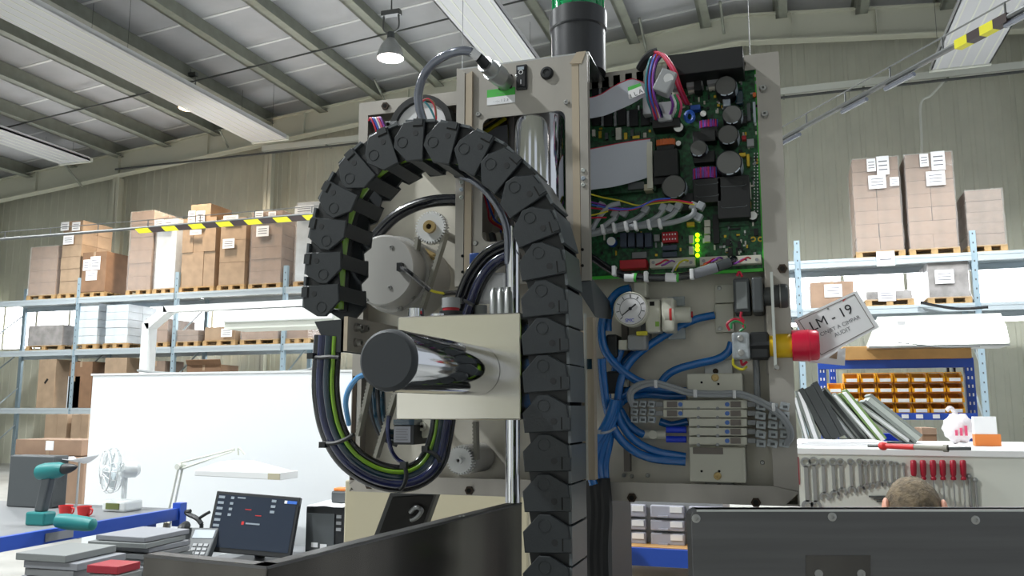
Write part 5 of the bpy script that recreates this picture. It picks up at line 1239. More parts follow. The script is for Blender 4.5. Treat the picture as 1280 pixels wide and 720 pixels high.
for i_ in range(len(piv)):
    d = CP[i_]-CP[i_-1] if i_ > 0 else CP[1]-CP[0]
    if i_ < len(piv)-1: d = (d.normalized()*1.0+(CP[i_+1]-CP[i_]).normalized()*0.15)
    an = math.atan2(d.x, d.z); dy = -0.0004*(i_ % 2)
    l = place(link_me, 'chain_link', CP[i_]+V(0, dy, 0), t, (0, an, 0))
    for me_, nm in ((tail_me, 'shaded_inner_plate'), (bar_me, 'outer_crossbar'), (boss_me, 'pivot_boss'), (clip_me, 'lid_clip'), (slot_me, 'clip_slot'), (dimple_me, 'dimple')): child(me_, nm, l)
# end piece
ye = CY_(405)
MB().prism([PY(393, 402, ye), PY(430, 399, ye), PY(430, 440, ye), PY(411, 440, ye)], (0, 0.004, 0)).prism([PY(393, 402, ye+D-0.004), PY(430, 399, ye+D-0.004), PY(430, 440, ye+D-0.004), PY(411, 440, ye+D-0.004)], (0, 0.004, 0)).bb(PY(427, 399, ye), PY(430, 440, ye)+V(0, D, 0)).build('end_piece', 'chain', t, False)
# bracket between chain and machine: a plate in the depth direction
bx = PY(431.5, 420, ye).x; z1_, z0_ = PY(431.5, 396, ye).z, PY(431.5, 439, ye).z
t = thing('chain_bracket', 'flat steel bracket bolted to the chain end', 'bracket', (bx, ye+0.1, z0_))
MB().bb((bx, ye-0.002, z0_), (bx+0.004, PL, z1_)).build('plate', 'steel', t, False)
MB().bb((bx-0.0005, ye-0.003, z0_), (bx+0.0045, ye-0.0019, z1_)).build('cut_edge', 'steel_edge', t, False)
for (yy, zf) in ((ye+0.018, 0.72), (ye+0.034, 0.72), (ye+0.018, 0.28)):
    zz = z0_+(z1_-z0_)*zf
    b_ = MB().lathe((bx+0.004, yy, zz), (1, 0, 0), [(0.0055, 0), (0.0055, 0.003), (0.0042, 0.003), (0.0042, 0.009), (0.0022, 0.009), (0.002, 0.005), (0, 0.005)], 16).build('bolt', 'bolt', t)

# ---- cables leaving the chain, sagging in a loop and rising behind the block
cen = [(412, 420), (410, 446), (409, 490), (418, 535), (438, 569), (468, 590), (500, 597), (524, 590), (540, 572), (548, 548), (553, 522), (560, 470), (568, 420), (577, 388), (592, 348), (614, 322), (645, 308)]
cyy = [0.90, 0.90, 0.90, 0.905, 0.91, 0.925, 0.94, 0.955, 0.965, 0.972, 0.976, 0.978, 0.978, 0.976, 0.972, 0.97, 0.968]
def bundle_path(off, dy, wob):
    out = []
    for i_, (x, y) in enumerate(cen):
        x0_, y0_ = cen[max(i_-1, 0)]; x1_, y1_ = cen[min(i_+1, len(cen)-1)]
        tx, ty = x1_-x0_, y1_-y0_; L = math.hypot(tx, ty); nx, ny = ty/L, -tx/L      # inner side of the loop is positive
        o = off*(1.0 if i_ < 9 else 0.85)+wob*math.sin(i_*1.3)
        out.append(PY(x+nx*o, y+ny*o, cyy[i_]+dy))
    return out
bl = [('cable_black', -13, 0.004, 6.4, 'black outermost cable of the sagging bundle'), ('cable_blue', -8.5, -0.004, 5.4, 'dark blue cable of the sagging bundle'),
      ('cable_purple', -11, 0.012, 5.0, 'purple cable at the underside of the bundle'), ('cable_silver', -4.2, -0.006, 1.4, 'thin silvery cable on the bundle front'), ('cable_teal', -0.5, -0.002, 5.6, 'teal cable in the middle of the bundle'),
      ('cable_green', 6.0, -0.005, 2.4, 'green and yellow earth cable of the bundle'), ('cable_black', 10.5, 0.006, 4.8, 'black innermost cable of the sagging bundle'), ('cable_black', 3, 0.012, 5.2, 'black cable hidden behind the teal one')]
for (m, off, dy, rp, lab) in bl:
    rad_ = rp*0.00103
    bp_ = bundle_path(off, dy, 0.6)
    if m not in ('cable_black', 'cable_blue'): bp_ = bp_[:13]
    o = one(MB().tube(bp_, rad_, 10), 'bundle_cable', m, lab, 'cable', 'cables sagging below the chain end')
# cables inside the chain loop
for (m, off, lab) in (('cable_green', 0.022, 'green yellow cable threaded inside the chain'), ('rubber', 0.045, 'black cable threaded inside the chain')):
    ip = []
    for k in range(1, len(CP)-1):
        dd = (CP[k+1]-CP[k-1]).normalized(); ip.append(CP[k]+V(0, off, 0)+V(-dd.z, 0, dd.x)*(0.0105 if off < 0.03 else 0.004))
    one(MB().tube(ip, 0.0065, 8, 4), 'inner_cable', m, lab, 'cable', 'cables inside the drag chain')
one(MB().tube([PY(576, 219, 0.945), PY(596, 229, 0.945), PY(614, 247, 0.945), PY(628, 270, 0.95), PY(634, 292, 0.955), PY(635, 330, 0.96)], 0.0045, 10), 'silver_hose', 'cable_silver', 'silver hose hugging the inside of the chain loop', 'hose')
def tie(label, pts, Y, head, grp='black cable ties on the bundle'):
    t = thing('cable_tie', label, 'cable tie', PY(head[0], head[1], Y), grp)
    MB().tube([PY(x, y, Y) for x, y in pts], 0.0026, 6, 3).build('band', 'plastic_black', t)
    MB().box(PY(head[0], head[1], Y), (0.008, 0.007, 0.007)).build('head', 'plastic_black', t, False)
tie('black cable tie just under the chain end', [(390, 446), (400, 447), (412, 446), (424, 447)], 0.888, (389, 445))
tie('black cable tie at the left bend of the bundle', [(405, 554), (418, 554), (432, 549), (442, 543)], 0.895, (404, 556))
tie('black cable tie at the bottom of the bundle', [(506, 582), (508, 594), (505, 606), (500, 612)], 0.925, (505, 581))
tie('black cable tie at the rising end of the bundle', [(530, 562), (538, 565), (546, 570), (550, 578)], 0.955, (532, 561))
tie('black cable tie above the polished block', [(570, 378), (580, 376), (592, 382)], 0.962, (575, 376))
# ---- plate strip right of the chain
t = thing('side_rail', 'tan upright rail with a bright edge beside the chain', 'rail', PY(735, 600, 0.99))
a, b = PY(724, 397, 0.985), PY(744, 600, 0.985)
MB().bb((a.x, 0.985, b.z), (b.x, 1.0, a.z)).build('rail', 'steel_edge', t, False)
q = PY(731.5, 400, 0.98); MB().bb((q.x-0.0007, 0.975, b.z), (q.x+0.0007, 0.985, a.z+0.004)).build('bright_edge', 'solder', t, False)
MB().bb((b.x+0.008, 1.125, b.z), (b.x+0.016, 1.138, a.z+0.02)).build('web', 'valve_dark', t, False)
for (px, py) in ((728, 455), (737, 455)): MB().box(PY(px, py, 0.984), (0.006, 0.002, 0.012)).build('blue_mark', 'cable_teal', t, False)
# shadowed bracket under the box at right
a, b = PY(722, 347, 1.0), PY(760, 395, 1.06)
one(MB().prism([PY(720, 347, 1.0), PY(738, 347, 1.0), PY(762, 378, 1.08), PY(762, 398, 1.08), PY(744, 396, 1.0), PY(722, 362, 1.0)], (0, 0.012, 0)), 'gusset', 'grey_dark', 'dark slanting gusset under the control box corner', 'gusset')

# ---- beige cabinet and tilted black display behind the bundle
a, b = PY(431, 600, 1.7), PY(660, 600, 1.7)
t = thing('beige_cabinet', 'beige cabinet standing behind the machine foot', 'cabinet', ((a.x+b.x)/2, 1.7, 0))
MB().bb((a.x, 1.7, 0), (b.x, 2.0, a.z)).build('body', 'beige', t, False, 0.004)
MB().bb((a.x+0.02, 1.695, 0.1), (b.x-0.02, 1.7, a.z-0.02)).build('door', 'beige', t, False)
t = thing('tilted_display', 'black tilted display frame below the enclosure', 'display', PY(505, 660, 1.35))
c4 = [PY(487, 616, 1.30), PY(546, 617, 1.30), PY(528, 668, 1.38), PY(466, 672, 1.38)]
MB().prism(c4, (0, 0.02, 0)).build('casing', 'plastic_black', t, False, 0.002)
ci = [c4[0].lerp(c4[2], 0.10), c4[1].lerp(c4[3], 0.04), c4[2].lerp(c4[0], 0.06), c4[3].lerp(c4[1], 0.12)]
MB().prism([p+V(0, -0.002, 0) for p in ci], (0, 0.0015, 0)).build('opening', 'hole', t, False)
MB().tube([PY(513, 640, 1.325), PY(520, 634, 1.315), PY(527, 638, 1.32), PY(522, 646, 1.33), PY(514, 650, 1.335)], 0.004, 6).build('silver_lead', 'alu_dark', t)
MB().cyl(PY(500, 672, 1.40), V(PY(500, 672, 1.40).x, 1.40, 0), 0.02, n=12).build('post', 'plastic_black', t)
# ---- steel guard around the machine base, and the steel cover in front
GZ = 1.385; k_ = (EYE-GZ)/0.16
g0, g1, g2 = PZ(180, 693, GZ), PZ(334, 708, GZ), PZ(652, 628, GZ)
t = thing('steel_guard', 'dark polished steel guard wall with folded top rim', 'guard', (g1.x, g1.y, 0))
def wall(p, q, nm, th=0.002):
    u = (q-p).normalized(); n = V(-u.y, u.x, 0)
    MB().prism([V(p.x, p.y, 0), V(q.x, q.y, 0), V(q.x, q.y, GZ), V(p.x, p.y, GZ)], n*th).build(nm, 'steel_tray', t, False)
    MB().prism([V(p.x, p.y, GZ-0.002)-n*0.0005, V(q.x, q.y, GZ-0.002)-n*0.0005, V(q.x, q.y, GZ)-n*0.0005, V(p.x, p.y, GZ)-n*0.0005], n*0.015).build('rim', 'steel_cover', t, False)
wall(g0, g1, 'front_wall'); wall(g1, g2, 'side_wall')
for (px, py) in ((205, 700-3), (575, 646), (580, 645.5), (305, 704), (597, 682), (524, 710)):
    p = PZ(px, py, GZ); 
    if py < 650: MB().cyl(p, p+V(0, 0, 0.0008), 0.0012, n=8).build('rivet', 'solder', t)
def PD(px, py, d): return V(0, 0, EYE)+ray(px, py)*d
ux = V(math.cos(YAW), math.sin(YAW), 0); un = V(math.sin(YAW), -math.cos(YAW), 0)
o0 = PD(863, 637, 0.82); w_ = (PD(1330, 637, 0.82)-o0).length; zt_ = o0.z
t = thing('steel_cover', 'flat brushed steel cover with corner screws in front', 'cover', V(o0.x, o0.y, 0)+ux*w_/2)
pts = [(0.006, 0), (w_, 0), (w_, -zt_), (0.0, -zt_), (0.0, -0.006), (0.002, -0.002)]
MB().prism([o0+ux*x_+V(0, 0, z_) for x_, z_ in pts], un*-0.02).build('panel', 'steel_cover', t, False, 0.0012)
MB().prism([o0+ux*x_+V(0, 0, z_)+un*0.0004 for x_, z_ in ((0.006, 0), (w_, 0), (w_, -0.002), (0.006, -0.002))], un*-0.0203).build('top_edge', 'solder', t, False)
def on_cover(px, py):
    d_ = ray(px, py); k_ = (o0-V(0, 0, EYE)).dot(un)/d_.dot(un); return V(0, 0, EYE)+d_*k_
for (px, py) in ((870, 648), (1040, 646), (1219, 650)):
    p = on_cover(px, py); s_ = MB().lathe(p, un, [(0.0042, 0), (0.0042, 0.001), (0.0034, 0.0014), (0.0018, 0.0014), (0.0016, 0.0005), (0, 0.0005)], 16).build('screw', 'zinc', t)
q = [on_cover(1007, 694), on_cover(1088, 694), on_cover(1088, 760), on_cover(1007, 760)]
MB().prism([p+un*0.0006 for p in q], un*-0.0006).build('name_plate', 'steel_tray', t, False)
for px in (1023, 1076):
    p = on_cover(px, 717); MB().lathe(p+un*0.0006, un, [(0.004, 0), (0.004, 0.001), (0.002, 0.001), (0.002, 0.0004), (0, 0.0004)], 14).build('plate_screw', 'zinc', t)
# ================================================================== CIRCUIT BOARD
PB = 1.104                                             # board face
bx0, bx1 = PY(716, 200, PB).x, PY(951.5, 200, PB).x; bz0, bz1 = PY(950, 339, PB).z, PY(940, 71.5, PB).z
t = thing('circuit_board', 'large green circuit board crowded with electronic components', 'circuit board', ((bx0+bx1)/2, PB, bz0))
PCB = t
MB().bb((bx0, PB, bz0), (bx1, PB+0.002, bz1)).build('board', 'pcb', t, False)
e = 0.0036
MB().bb((bx0, PB-0.0012, bz1-e), (bx1, PB+0.0025, bz1+0.0006)).build('edge_rail', 'pcb_edge', t, False)
MB().bb((bx1-e, PB-0.0012, bz0), (bx1+0.0006, PB+0.0025, bz1)).build('edge_rail', 'pcb_edge', t, False)
MB().bb((bx0, PB-0.0012, bz0-0.0006), (bx1, PB+0.0025, bz0+e)).build('edge_rail', 'pcb_edge', t, False)
for (x_, z_) in ((bx0+0.01, bz0+0.01), (bx1-0.01, bz0+0.01), (bx1-0.01, bz1-0.01), (bx0+0.01, bz1-0.01)): MB().cyl((x_, PB+0.002, z_), (x_, PL, z_), 0.004, n=10).build('standoff', 'solder', t)
K = MPP(850, 200, PB)
def at(px, py, h=0.0): return PY(px, py, PB-h)
def chip(px, py, w, hgt, h, m, name='chip', bev=0.0):     # centre pixel of the FRONT face, size in pixels, height above board
    p = at(px, py, h); W_, H_ = w*K/2, hgt*K/2
    return MB().bb((p.x-W_, PB-h, p.z-H_), (p.x+W_, PB, p.z+H_)).build(name, m, t, False, bev)
def capac(px, py, rpx, h, top='cap_top', body='cap_body', stripe=True, name='capacitor'):
    p = at(px, py, h); r = rpx*K; c = V(p.x, PB, p.z)
    o = MB().lathe(c, (0, -1, 0), [(r, 0), (r, h-0.0015), (r*0.95, h), (r*0.9, h)], 22).build(name, body, t)
    MB().cyl(c+V(0, -h+0.0006, 0), c+V(0, -h-0.0003, 0), r*0.9, n=22).build('top_disc', top, o)
    if stripe:
        mb = MB(); n = 7; a0 = R(-35)
        prof = [V(math.cos(a0+R(55)*k/n)*r*1.015, 0, math.sin(a0+R(55)*k/n)*r*1.015) for k in range(n+1)]
        mb.sheet([[c+q+V(0, -0.001, 0) for q in prof], [c+q+V(0, -h+0.001, 0) for q in prof]], 0.0003, (1, 0, 0)); mb.build('stripe', 'cap_silver', o)
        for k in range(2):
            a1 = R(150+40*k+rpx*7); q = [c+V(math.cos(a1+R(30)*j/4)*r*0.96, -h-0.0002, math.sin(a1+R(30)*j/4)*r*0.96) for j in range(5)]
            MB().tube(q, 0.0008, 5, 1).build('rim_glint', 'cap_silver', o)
    return o
# electrolytics
capac(907, 107, 13, 0.034); capac(915, 143, 12, 0.030); capac(910, 168, 12.5, 0.030); capac(873, 185, 10.5, 0.028); capac(911, 203, 15.5, 0.034); capac(842, 233, 15, 0.034)
for (x_, y_, r_, h_) in ((848, 159, 6.5, 0.022), (879, 142, 4.2, 0.016), (848, 179, 3.6, 0.012), (941, 269.5, 5.6, 0.016)): capac(x_, y_, r_, h_, 'cap_white', 'cap_body', False, 'small_capacitor')
capac(764, 301.5, 6.0, 0.012, 'cap_white', 'blue_part', False, 'small_capacitor')
# coils
def coil(px, py, w, hgt, h, m, turns=9):
    p = at(px, py, h); r = w*K/2; c = V(p.x, PB, p.z); b_ = MB().lathe(c+V(0, 0, -hgt*K/2), (0, 0, 1), [(r*0.6, 0), (r, 0.0006), (r, hgt*K-0.0006), (r*0.6, hgt*K)], 26)
    for v in b_.v: v.y = PB-0.012-(PB-v.y)*0.55
    o = b_.build('coil', m, t)
    for k in range(turns):
        an = R(-65+130*k/(turns-1)); q = c+V(math.sin(an)*r*1.01, 0, 0); q.y = PB-0.012-math.cos(an)*r*0.56
        MB().cyl(q+V(0, 0, -hgt*K/2), q+V(0, 0, hgt*K/2), 0.0007, n=5).build('turn', ('wire_purple', 'wire_red', 'wire_blue')[k % 3] if m == 'coil_purple' else m, o)
    MB().bb((c.x-r*0.9, PB-0.016, c.z-hgt*K/2-0.014), (c.x+r*0.9, PB, c.z-hgt*K/2)).build('coil_core', 'ic', t, False)
coil(885, 152, 23, 9.5, 0.024, 'coil_purple'); coil(880, 214, 30, 14, 0.026, 'coil_purple', 12); coil(831, 176, 24, 8, 0.022, 'coil_orange', 8)
MB().tube([at(862+5*math.cos(R(30*k)), 146+6*math.sin(R(30*k)), 0.016) for k in range(13)], 0.0028, 6, 2).build('blue_choke', 'blue_part', t)
chip(869, 134, 12, 6, 0.014, 'blue_part', 'blue_block')
# big black heat sink
p0, p1 = at(833, 72, 0.05), at(928, 57, 0.05); q1 = at(928, 84, 0.05)
MB().bb((p0.x, PB-0.05, q1.z), (p1.x, PB, p1.z)).build('heat_sink', 'ic', t, False, 0.001)
for k in range(5):
    zz = q1.z+(p1.z-q1.z)*(0.1+0.2*k); 
for (x_, y_, w_) in ((868, 103, 20), (893, 99, 18), (845, 106, 12)): chip(x_, y_, w_, 10, 0.02, 'conn_grey', 'transistor', 0.001); chip(x_, y_+10, w_*0.8, 4, 0.008, 'conn_white', 'pin_strip')
chip(872, 106, 9, 14, 0.022, 'ic', 'transistor'); chip(920, 90, 5, 6, 0.02, 'solder', 'screw_post')
chip(908, 126, 9, 14, 0.02, 'cap_silver', 'blue_shield', 0.002); chip(924, 121, 9, 18, 0.014, 'cable_teal', 'inductor', 0.002)
# black transformers with pale clips
for (x_, y_, w_, h_, hh) in ((832, 203, 30, 34, 0.026), (832, 224, 30, 12, 0.02), (884, 238, 34, 30, 0.024), (917, 246, 38, 52, 0.024), (860, 252, 22, 22, 0.02), (880, 170, 28, 14, 0.02), (880, 196, 26, 14, 0.018), (925, 150, 16, 10, 0.012)):
    o = chip(x_, y_, w_, h_, hh, 'ic', 'transformer', 0.001)
    if w_ > 30:
        mb = MB(); p = at(x_, y_, hh); y__ = PB-hh
        for zz in (-0.25, 0.25):
            mb.tube([V(p.x-w_*K*0.4, y__, p.z+zz*h_*K+0.002), V(p.x-w_*K*0.3, y__, p.z+zz*h_*K), V(p.x+w_*K*0.3, y__, p.z+zz*h_*K), V(p.x+w_*K*0.4, y__, p.z+zz*h_*K+0.002)], 0.0005, 4, 2)
        mb.build('clip_wire', 'grey_dark', o)
chip(930, 172, 5, 5, 0.008, 'red_part', 'red_led'); chip(938, 178, 8, 9, 0.01, 'conn_grey', 'switch_block'); chip(935, 200, 4, 16, 0.008, 'gold', 'disc_capacitor', 0.001); chip(928, 193, 8, 5, 0.008, 'gold', 'disc_capacitor', 0.001)
chip(930, 80, 6, 6, 0.006, 'gold', 'disc_capacitor', 0.001); chip(943, 118, 4, 5, 0.006, 'coil_orange', 'lamp_bead'); chip(936, 140, 4, 22, 0.008, 'grey_dark', 'relay'); chip(943, 140, 3, 26, 0.006, 'cap_silver', 'resistor_bank')
chip(936, 238, 5, 20, 0.008, 'conn_white', 'terminal'); chip(936, 256, 5, 8, 0.008, 'gold', 'terminal')
mb = MB()
for k in range(20):
    for j in range(2): mb.box(at(943+4*j, 192+4.0*k, 0.001), (0.0016, 0.002, 0.0016))
mb.build('solder_pad_row', 'solder', t, False)
p0, p1 = at(953, 176, 0.002), at(953.5, 262, 0.002); MB().bb((p0.x-0.0012, PB-0.003, p1.z), (p0.x+0.0008, PB, p0.z)).build('orange_strip', 'coil_orange', t, False)
for k in range(2): MB().lathe(at(941.5+9*k, 299, 0.0), (0, -1, 0), [(0.0018, 0), (0.0034, 0), (0.0034, 0.0008), (0.0018, 0.0008)], 14, False).build('gold_ring', 'gold', t)
# left chips behind the ribbons
for k, x_ in enumerate((744, 757, 771, 786, 800)): chip(x_, 112-2.2*k, 9, 30, 0.006, 'ic'); 
for k, x_ in enumerate((750, 764, 779, 793)): chip(x_, 112-2*k, 3, 28, 0.004, 'solder' if k % 2 else 'conn_grey', 'pin_row')
for k, x_ in enumerate((745, 760, 777, 792, 806)): chip(x_, 146+(k % 2), 11, 22, 0.006, 'ic')
for k, x_ in enumerate((753, 769, 785)): chip(x_, 148, 3, 20, 0.004, 'conn_grey', 'pin_row')
for k in range(9): chip(742+8*k, 166+(k % 3)*2, 4, 9, 0.004, ('conn_white', 'gold', 'grey_dark', 'pcb_dark')[k % 4], 'resistor')
chip(773, 167, 7, 16, 0.008, 'conn_white', 'socket')
chip(795, 172, 9, 5, 0.005, 'gold', 'resistor'); chip(817, 148, 10, 10, 0.012, 'ic', 'transistor')
# daughter board below the ribbon
chip(776, 208, 88, 70, 0.012, 'pcb_dark', 'daughter_board'); chip(795, 232, 20, 9, 0.018, 'grey_dark', 'relay'); chip(812, 206, 7, 60, 0.020, 'conn_white', 'ribbon_socket'); chip(810, 234, 10, 8, 0.018, 'beige', 'socket_latch')
# relays and lower components
for x_ in (779, 789, 799.5, 810): chip(x_, 299.5, 8.5, 18, 0.014, 'relay', 'relay', 0.0008)
for y_ in (309.5, 318): chip(837, y_, 18, 6.5, 0.01, 'relay', 'relay', 0.0006)
chip(799, 319, 18, 8, 0.008, 'grey_mid', 'relay', 0.0006)
o = chip(837, 296, 19, 13, 0.012, 'red_part', 'dip_switch', 0.0006)
p = at(837, 296, 0.012); mb = MB()
for k in range(5):
    for j in range(2): mb.bb((p.x+(-7+3.5*k)*K-0.0008, PB-0.0126, p.z+(-3+6*j)*K-0.001), (p.x+(-7+3.5*k)*K+0.0008, PB-0.012, p.z+(-3+6*j)*K+0.001))
mb.build('switch_row', 'paper', o, False)
chip(821, 297, 7, 8, 0.008, 'conn_grey', 'trimmer'); chip(791, 330, 33, 11, 0.02, 'red_part', 'red_terminal', 0.0008)
def conn(px, py, w, h, label=None):
    o = chip(px, py, w, h, 0.014, 'conn_white', 'terminal_strip', 0.0008)
    for s_ in (-1, 1): MB().cyl(at(px+s_*(w/2-4), py, 0.014), at(px+s_*(w/2-4), py, 0.0155), 0.0022, n=10).build('strip_screw', 'conn_grey', o)
    return o
conn(840, 328, 55, 11); conn(892, 326, 33, 11); conn(932, 324.5, 36, 10)
for y_ in (293, 299.5, 306.5, 311.5, 318.5):
    p = at(871.5, y_, 0.006); MB().lathe(V(p.x, PB, p.z), (0, -1, 0), [(0.0026, 0), (0.0026, 0.004), (0.0016, 0.0058), (0, 0.0062)], 10).build('green_led', 'led_green', t)
for y_ in (299, 313): chip(864, y_, 5.5, 10, 0.006, 'conn_white', 'optocoupler')
for y_ in (279, 288, 298): chip(884, y_, 7, 8, 0.008, 'conn_white', 'plug_socket')
for (x_, y_) in ((863, 280), (884, 252)): chip(x_, y_, 10, 6, 0.008, 'gold', 'disc_capacitor', 0.001)
chip(895, 286, 7, 36, 0.007, 'ic', 'pin_header'); chip(915, 279, 40, 8, 0.003, 'pcb_dark', 'bare_area')
for (x_, y_, w_, h_) in ((910, 303, 5, 8), (924, 306, 4, 9), (913, 315, 5, 10), (918, 286, 14, 2), (945, 290, 5, 9)): chip(x_, y_, w_, h_, 0.004, 'ic')
random.seed(11)
taken = 0
for k in range(230):
    x_, y_ = random.choice([(random.uniform(745, 948), random.uniform(288, 320)), (random.uniform(898, 948), random.uniform(270, 318)), (random.uniform(742, 830), random.uniform(86, 170)), (random.uniform(922, 948), random.uniform(85, 260)), (random.uniform(835, 905), random.uniform(108, 140))])
    m = random.choice(['conn_grey', 'conn_white', 'ic', 'pcb_dark', 'solder', 'gold', 'pcb_dark', 'ic'])
    w_, h_ = random.choice([(2, 4), (4, 2), (3, 3), (2, 6)])
    chip(x_, y_, w_, h_, 0.0025, m, 'resistor')
# ---- ribbons
def ribbon(label, top, bot, Y0_, Y1_, red=True, tag_at=None):
    n = len(top); t_ = thing('ribbon_cable', label, 'ribbon cable', PY(bot[0][0], bot[0][1], Y0_), 'grey ribbon cables')
    T3 = spline([PY(x, y, Y0_+(Y1_-Y0_)*i_/(n-1)) for i_, (x, y) in enumerate(top)], 5); B3 = spline([PY(x, y, Y0_+(Y1_-Y0_)*i_/(n-1)) for i_, (x, y) in enumerate(bot)], 5)
    N_ = 9
    MB().sheet([[a.lerp(b, j/N_) for j in range(N_+1)] for a, b in zip(T3, B3)], 0.0009, (0, -1, 0)).build('flat_cable', 'ribbon', t_)
    MB().tube([p+V(0, -0.0006, 0.0004) for p in T3], 0.0007, 6, 1).build('red_edge', 'wire_red', t_)
    return t_, T3, B3
tr, T3, B3 = ribbon('twisted grey ribbon cable with a green label at top', [(722, 122), (738, 122.5), (752, 118), (768, 108), (788, 99.5), (800, 102), (808, 106)], [(722, 149), (738, 148), (756, 144.5), (772, 138), (790, 130), (803, 122), (810, 117)], 1.04, 1.065)
def quad(par, name, m, pts, Y, th=0.0006): MB().prism([PY(x, y, Y) for x, y in pts], (0, -th, 0)).build(name, m, par, False)
quad(tr, 'green_label', 'label_green', [(780, 111), (800, 104), (802, 107.5), (782.5, 115)], 1.0555); quad(tr, 'white_label', 'paper', [(782.5, 115), (802, 107.5), (806, 116), (787, 124)], 1.0555)
ox = PY(795, 117, 1.0548); mb = MB(); mb.text('1 L A', ox, V(1, 0, 0.35), V(-0.35, 0, 1), 0.0085, 0.0); mb.build('hand_writing', 'ink', tr, False)
ribbon('flat grey ribbon cable plugged in the middle of the board', [(718, 191), (738, 187), (765, 181.5), (790, 177), (813, 174)], [(718, 243), (738, 237.5), (765, 234), (790, 228), (810, 222)], 1.06, 1.086)
# ---- wire bundle with grey ferrite
t_ = thing('wire_harness', 'bunch of coloured wires arching over the black heat sink', 'wire harness', at(820, 155, 0.02))
cols = ['wire_teal', 'wire_pink', 'wire_red', 'wire_blue', 'wire_orange', 'wire_white', 'wire_purple', 'cable_blue']
for k, m in enumerate(cols):
    f = k/7; y = 1.03+0.003*(k % 3)
    MB().tube([PY(817+1.5*k, 66+abs(k-4), 1.045), PY(812+1.2*k, 76+k*0.6, y), PY(807.5+2.4*k*0.6, 98, y), PY(809+1.5*k, 122, y+0.006), PY(815+1.6*k, 140, 1.06), PY(819+1.5*k, 154, 1.085)], 0.0017, 6).build('wire', m, t_)
for k, m in enumerate(('wire_red', 'wire_pink', 'wire_red')):
    MB().tube([PY(818+1.5*k, 65, 1.045), PY(828+2*k, 70, 1.035), PY(840+2*k, 88, 1.03), PY(846+2*k, 106, 1.04), PY(853+2*k, 122, 1.07), PY(857+2*k, 130, 1.09)], 0.0017, 6).build('wire', m, t_)
for k, m in enumerate(('wire_purple', 'wire_white', 'wire_green', 'wire_pink')):
    MB().tube([PY(837+3*k, 118, 1.045), PY(841+3.5*k, 130, 1.05), PY(838+4*k, 142, 1.07), PY(832+5*k, 152, 1.09)], 0.0017, 6).build('wire', m, t_)
MB().tube([PY(800, 86, 1.07), PY(806, 76, 1.06), PY(814, 68, 1.05), PY(822, 65, 1.05)], 0.006, 8).build('black_sleeve', 'rubber', t_)
c_ = PY(832, 104, 1.035); fm = Matrix.Rotation(R(28), 3, 'Y')
f_ = MB().box(c_, (0.021, 0.02, 0.030), fm).build('ferrite_core', 'conn_grey', t_, False, 0.002)
MB().cyl(PY(835.5, 98, 1.0245), PY(835.5, 98, 1.0238), 0.0062, n=18).build('round_sticker', 'paper', f_)
MB().bb(PY(822, 128, 1.07), PY(840, 150, 1.07)+V(0, 0.02, 0)).build('plug_housing', 'conn_grey', t_, False, 0.001)
MB().bb(PY(803, 118, 1.08), PY(816, 142, 1.08)+V(0, 0.015, 0)).build('plug_housing', 'conn_grey', t_, False, 0.001)
MB().bb(PY(815, 150, 1.075), PY(850, 157, 1.075)+V(0, 0.028, 0)).build('plug_base', 'ic', t_, False, 0.001)
# ---- grey cable loom with white ties
t_ = thing('grey_loom', 'grey cable loom with white ties across the board', 'cable loom', at(800, 285, 0.02))
for k, pts in enumerate(([(722, 293), (740, 292), (765, 287), (800, 282), (826, 279)], [(722, 290), (755, 287), (790, 276), (803, 268), (808, 262)], [(760, 287), (800, 281), (820, 272), (830, 262)], [(790, 284), (815, 280), (838, 270), (846, 262)], [(800, 283), (835, 279), (855, 274), (866, 268), (868, 261)], [(735, 293), (748, 289), (757, 281), (770, 272)], [(740, 287), (750, 270), (762, 258), (775, 254)])):
    MB().tube([PY(x, y, 1.072-0.002*k) for x, y in pts], 0.0035 if k else 0.0046, 8).build('cable', 'cable_grey', t_)
for (x_, y_) in ((754, 287), (768, 285), (783, 283.5), (795, 282.5), (811.5, 281), (825, 280)):
    p = PY(x_, y_, 1.062); MB().box(p, (0.0042, 0.012, 0.0125), Matrix.Rotation(R(-8), 3, 'Y')).build('white_tie', 'wire_white', t_, False, 0.001)
for (x_, y_) in ((807, 262), (829, 260), (838, 261), (848, 258), (867, 258), (876, 258), (873, 272), (769, 268), (780, 266), (752, 258)):
    MB().box(PY(x_, y_, 1.07), (0.009, 0.012, 0.010), Matrix.Rotation(R(30), 3, 'Y')).build('plug', 'cable_grey', t_, False, 0.001)
for k, (m, pts) in enumerate((('wire_yellow', [(722, 238), (750, 246), (775, 251), (798, 257), (820, 254), (845, 252), (868, 256)]), ('wire_purple', [(722, 249), (745, 254), (770, 260), (795, 260), (815, 252), (835, 250)]), ('wire_red', [(722, 258), (760, 262), (790, 262), (812, 253), (840, 250), (866, 254)]), ('wire_blue', [(740, 256), (775, 262), (800, 258), (818, 250), (838, 248)]), ('wire_yellow', [(722, 272), (745, 268), (760, 264)]), ('wire_red', [(722, 274), (745, 272), (758, 272)]))):
    one(MB().tube([PY(x, y, 1.064-0.002*k) for x, y in pts], 0.0011, 6), 'signal_wire', m, '%s thin wire crossing the middle of the board, %s' % (m.split('_')[1], ('uppermost', 'left part', 'right of it', 'short one', 'by the box edge', 'lowest by the box')[k]), 'wire', 'thin signal wires on the board')
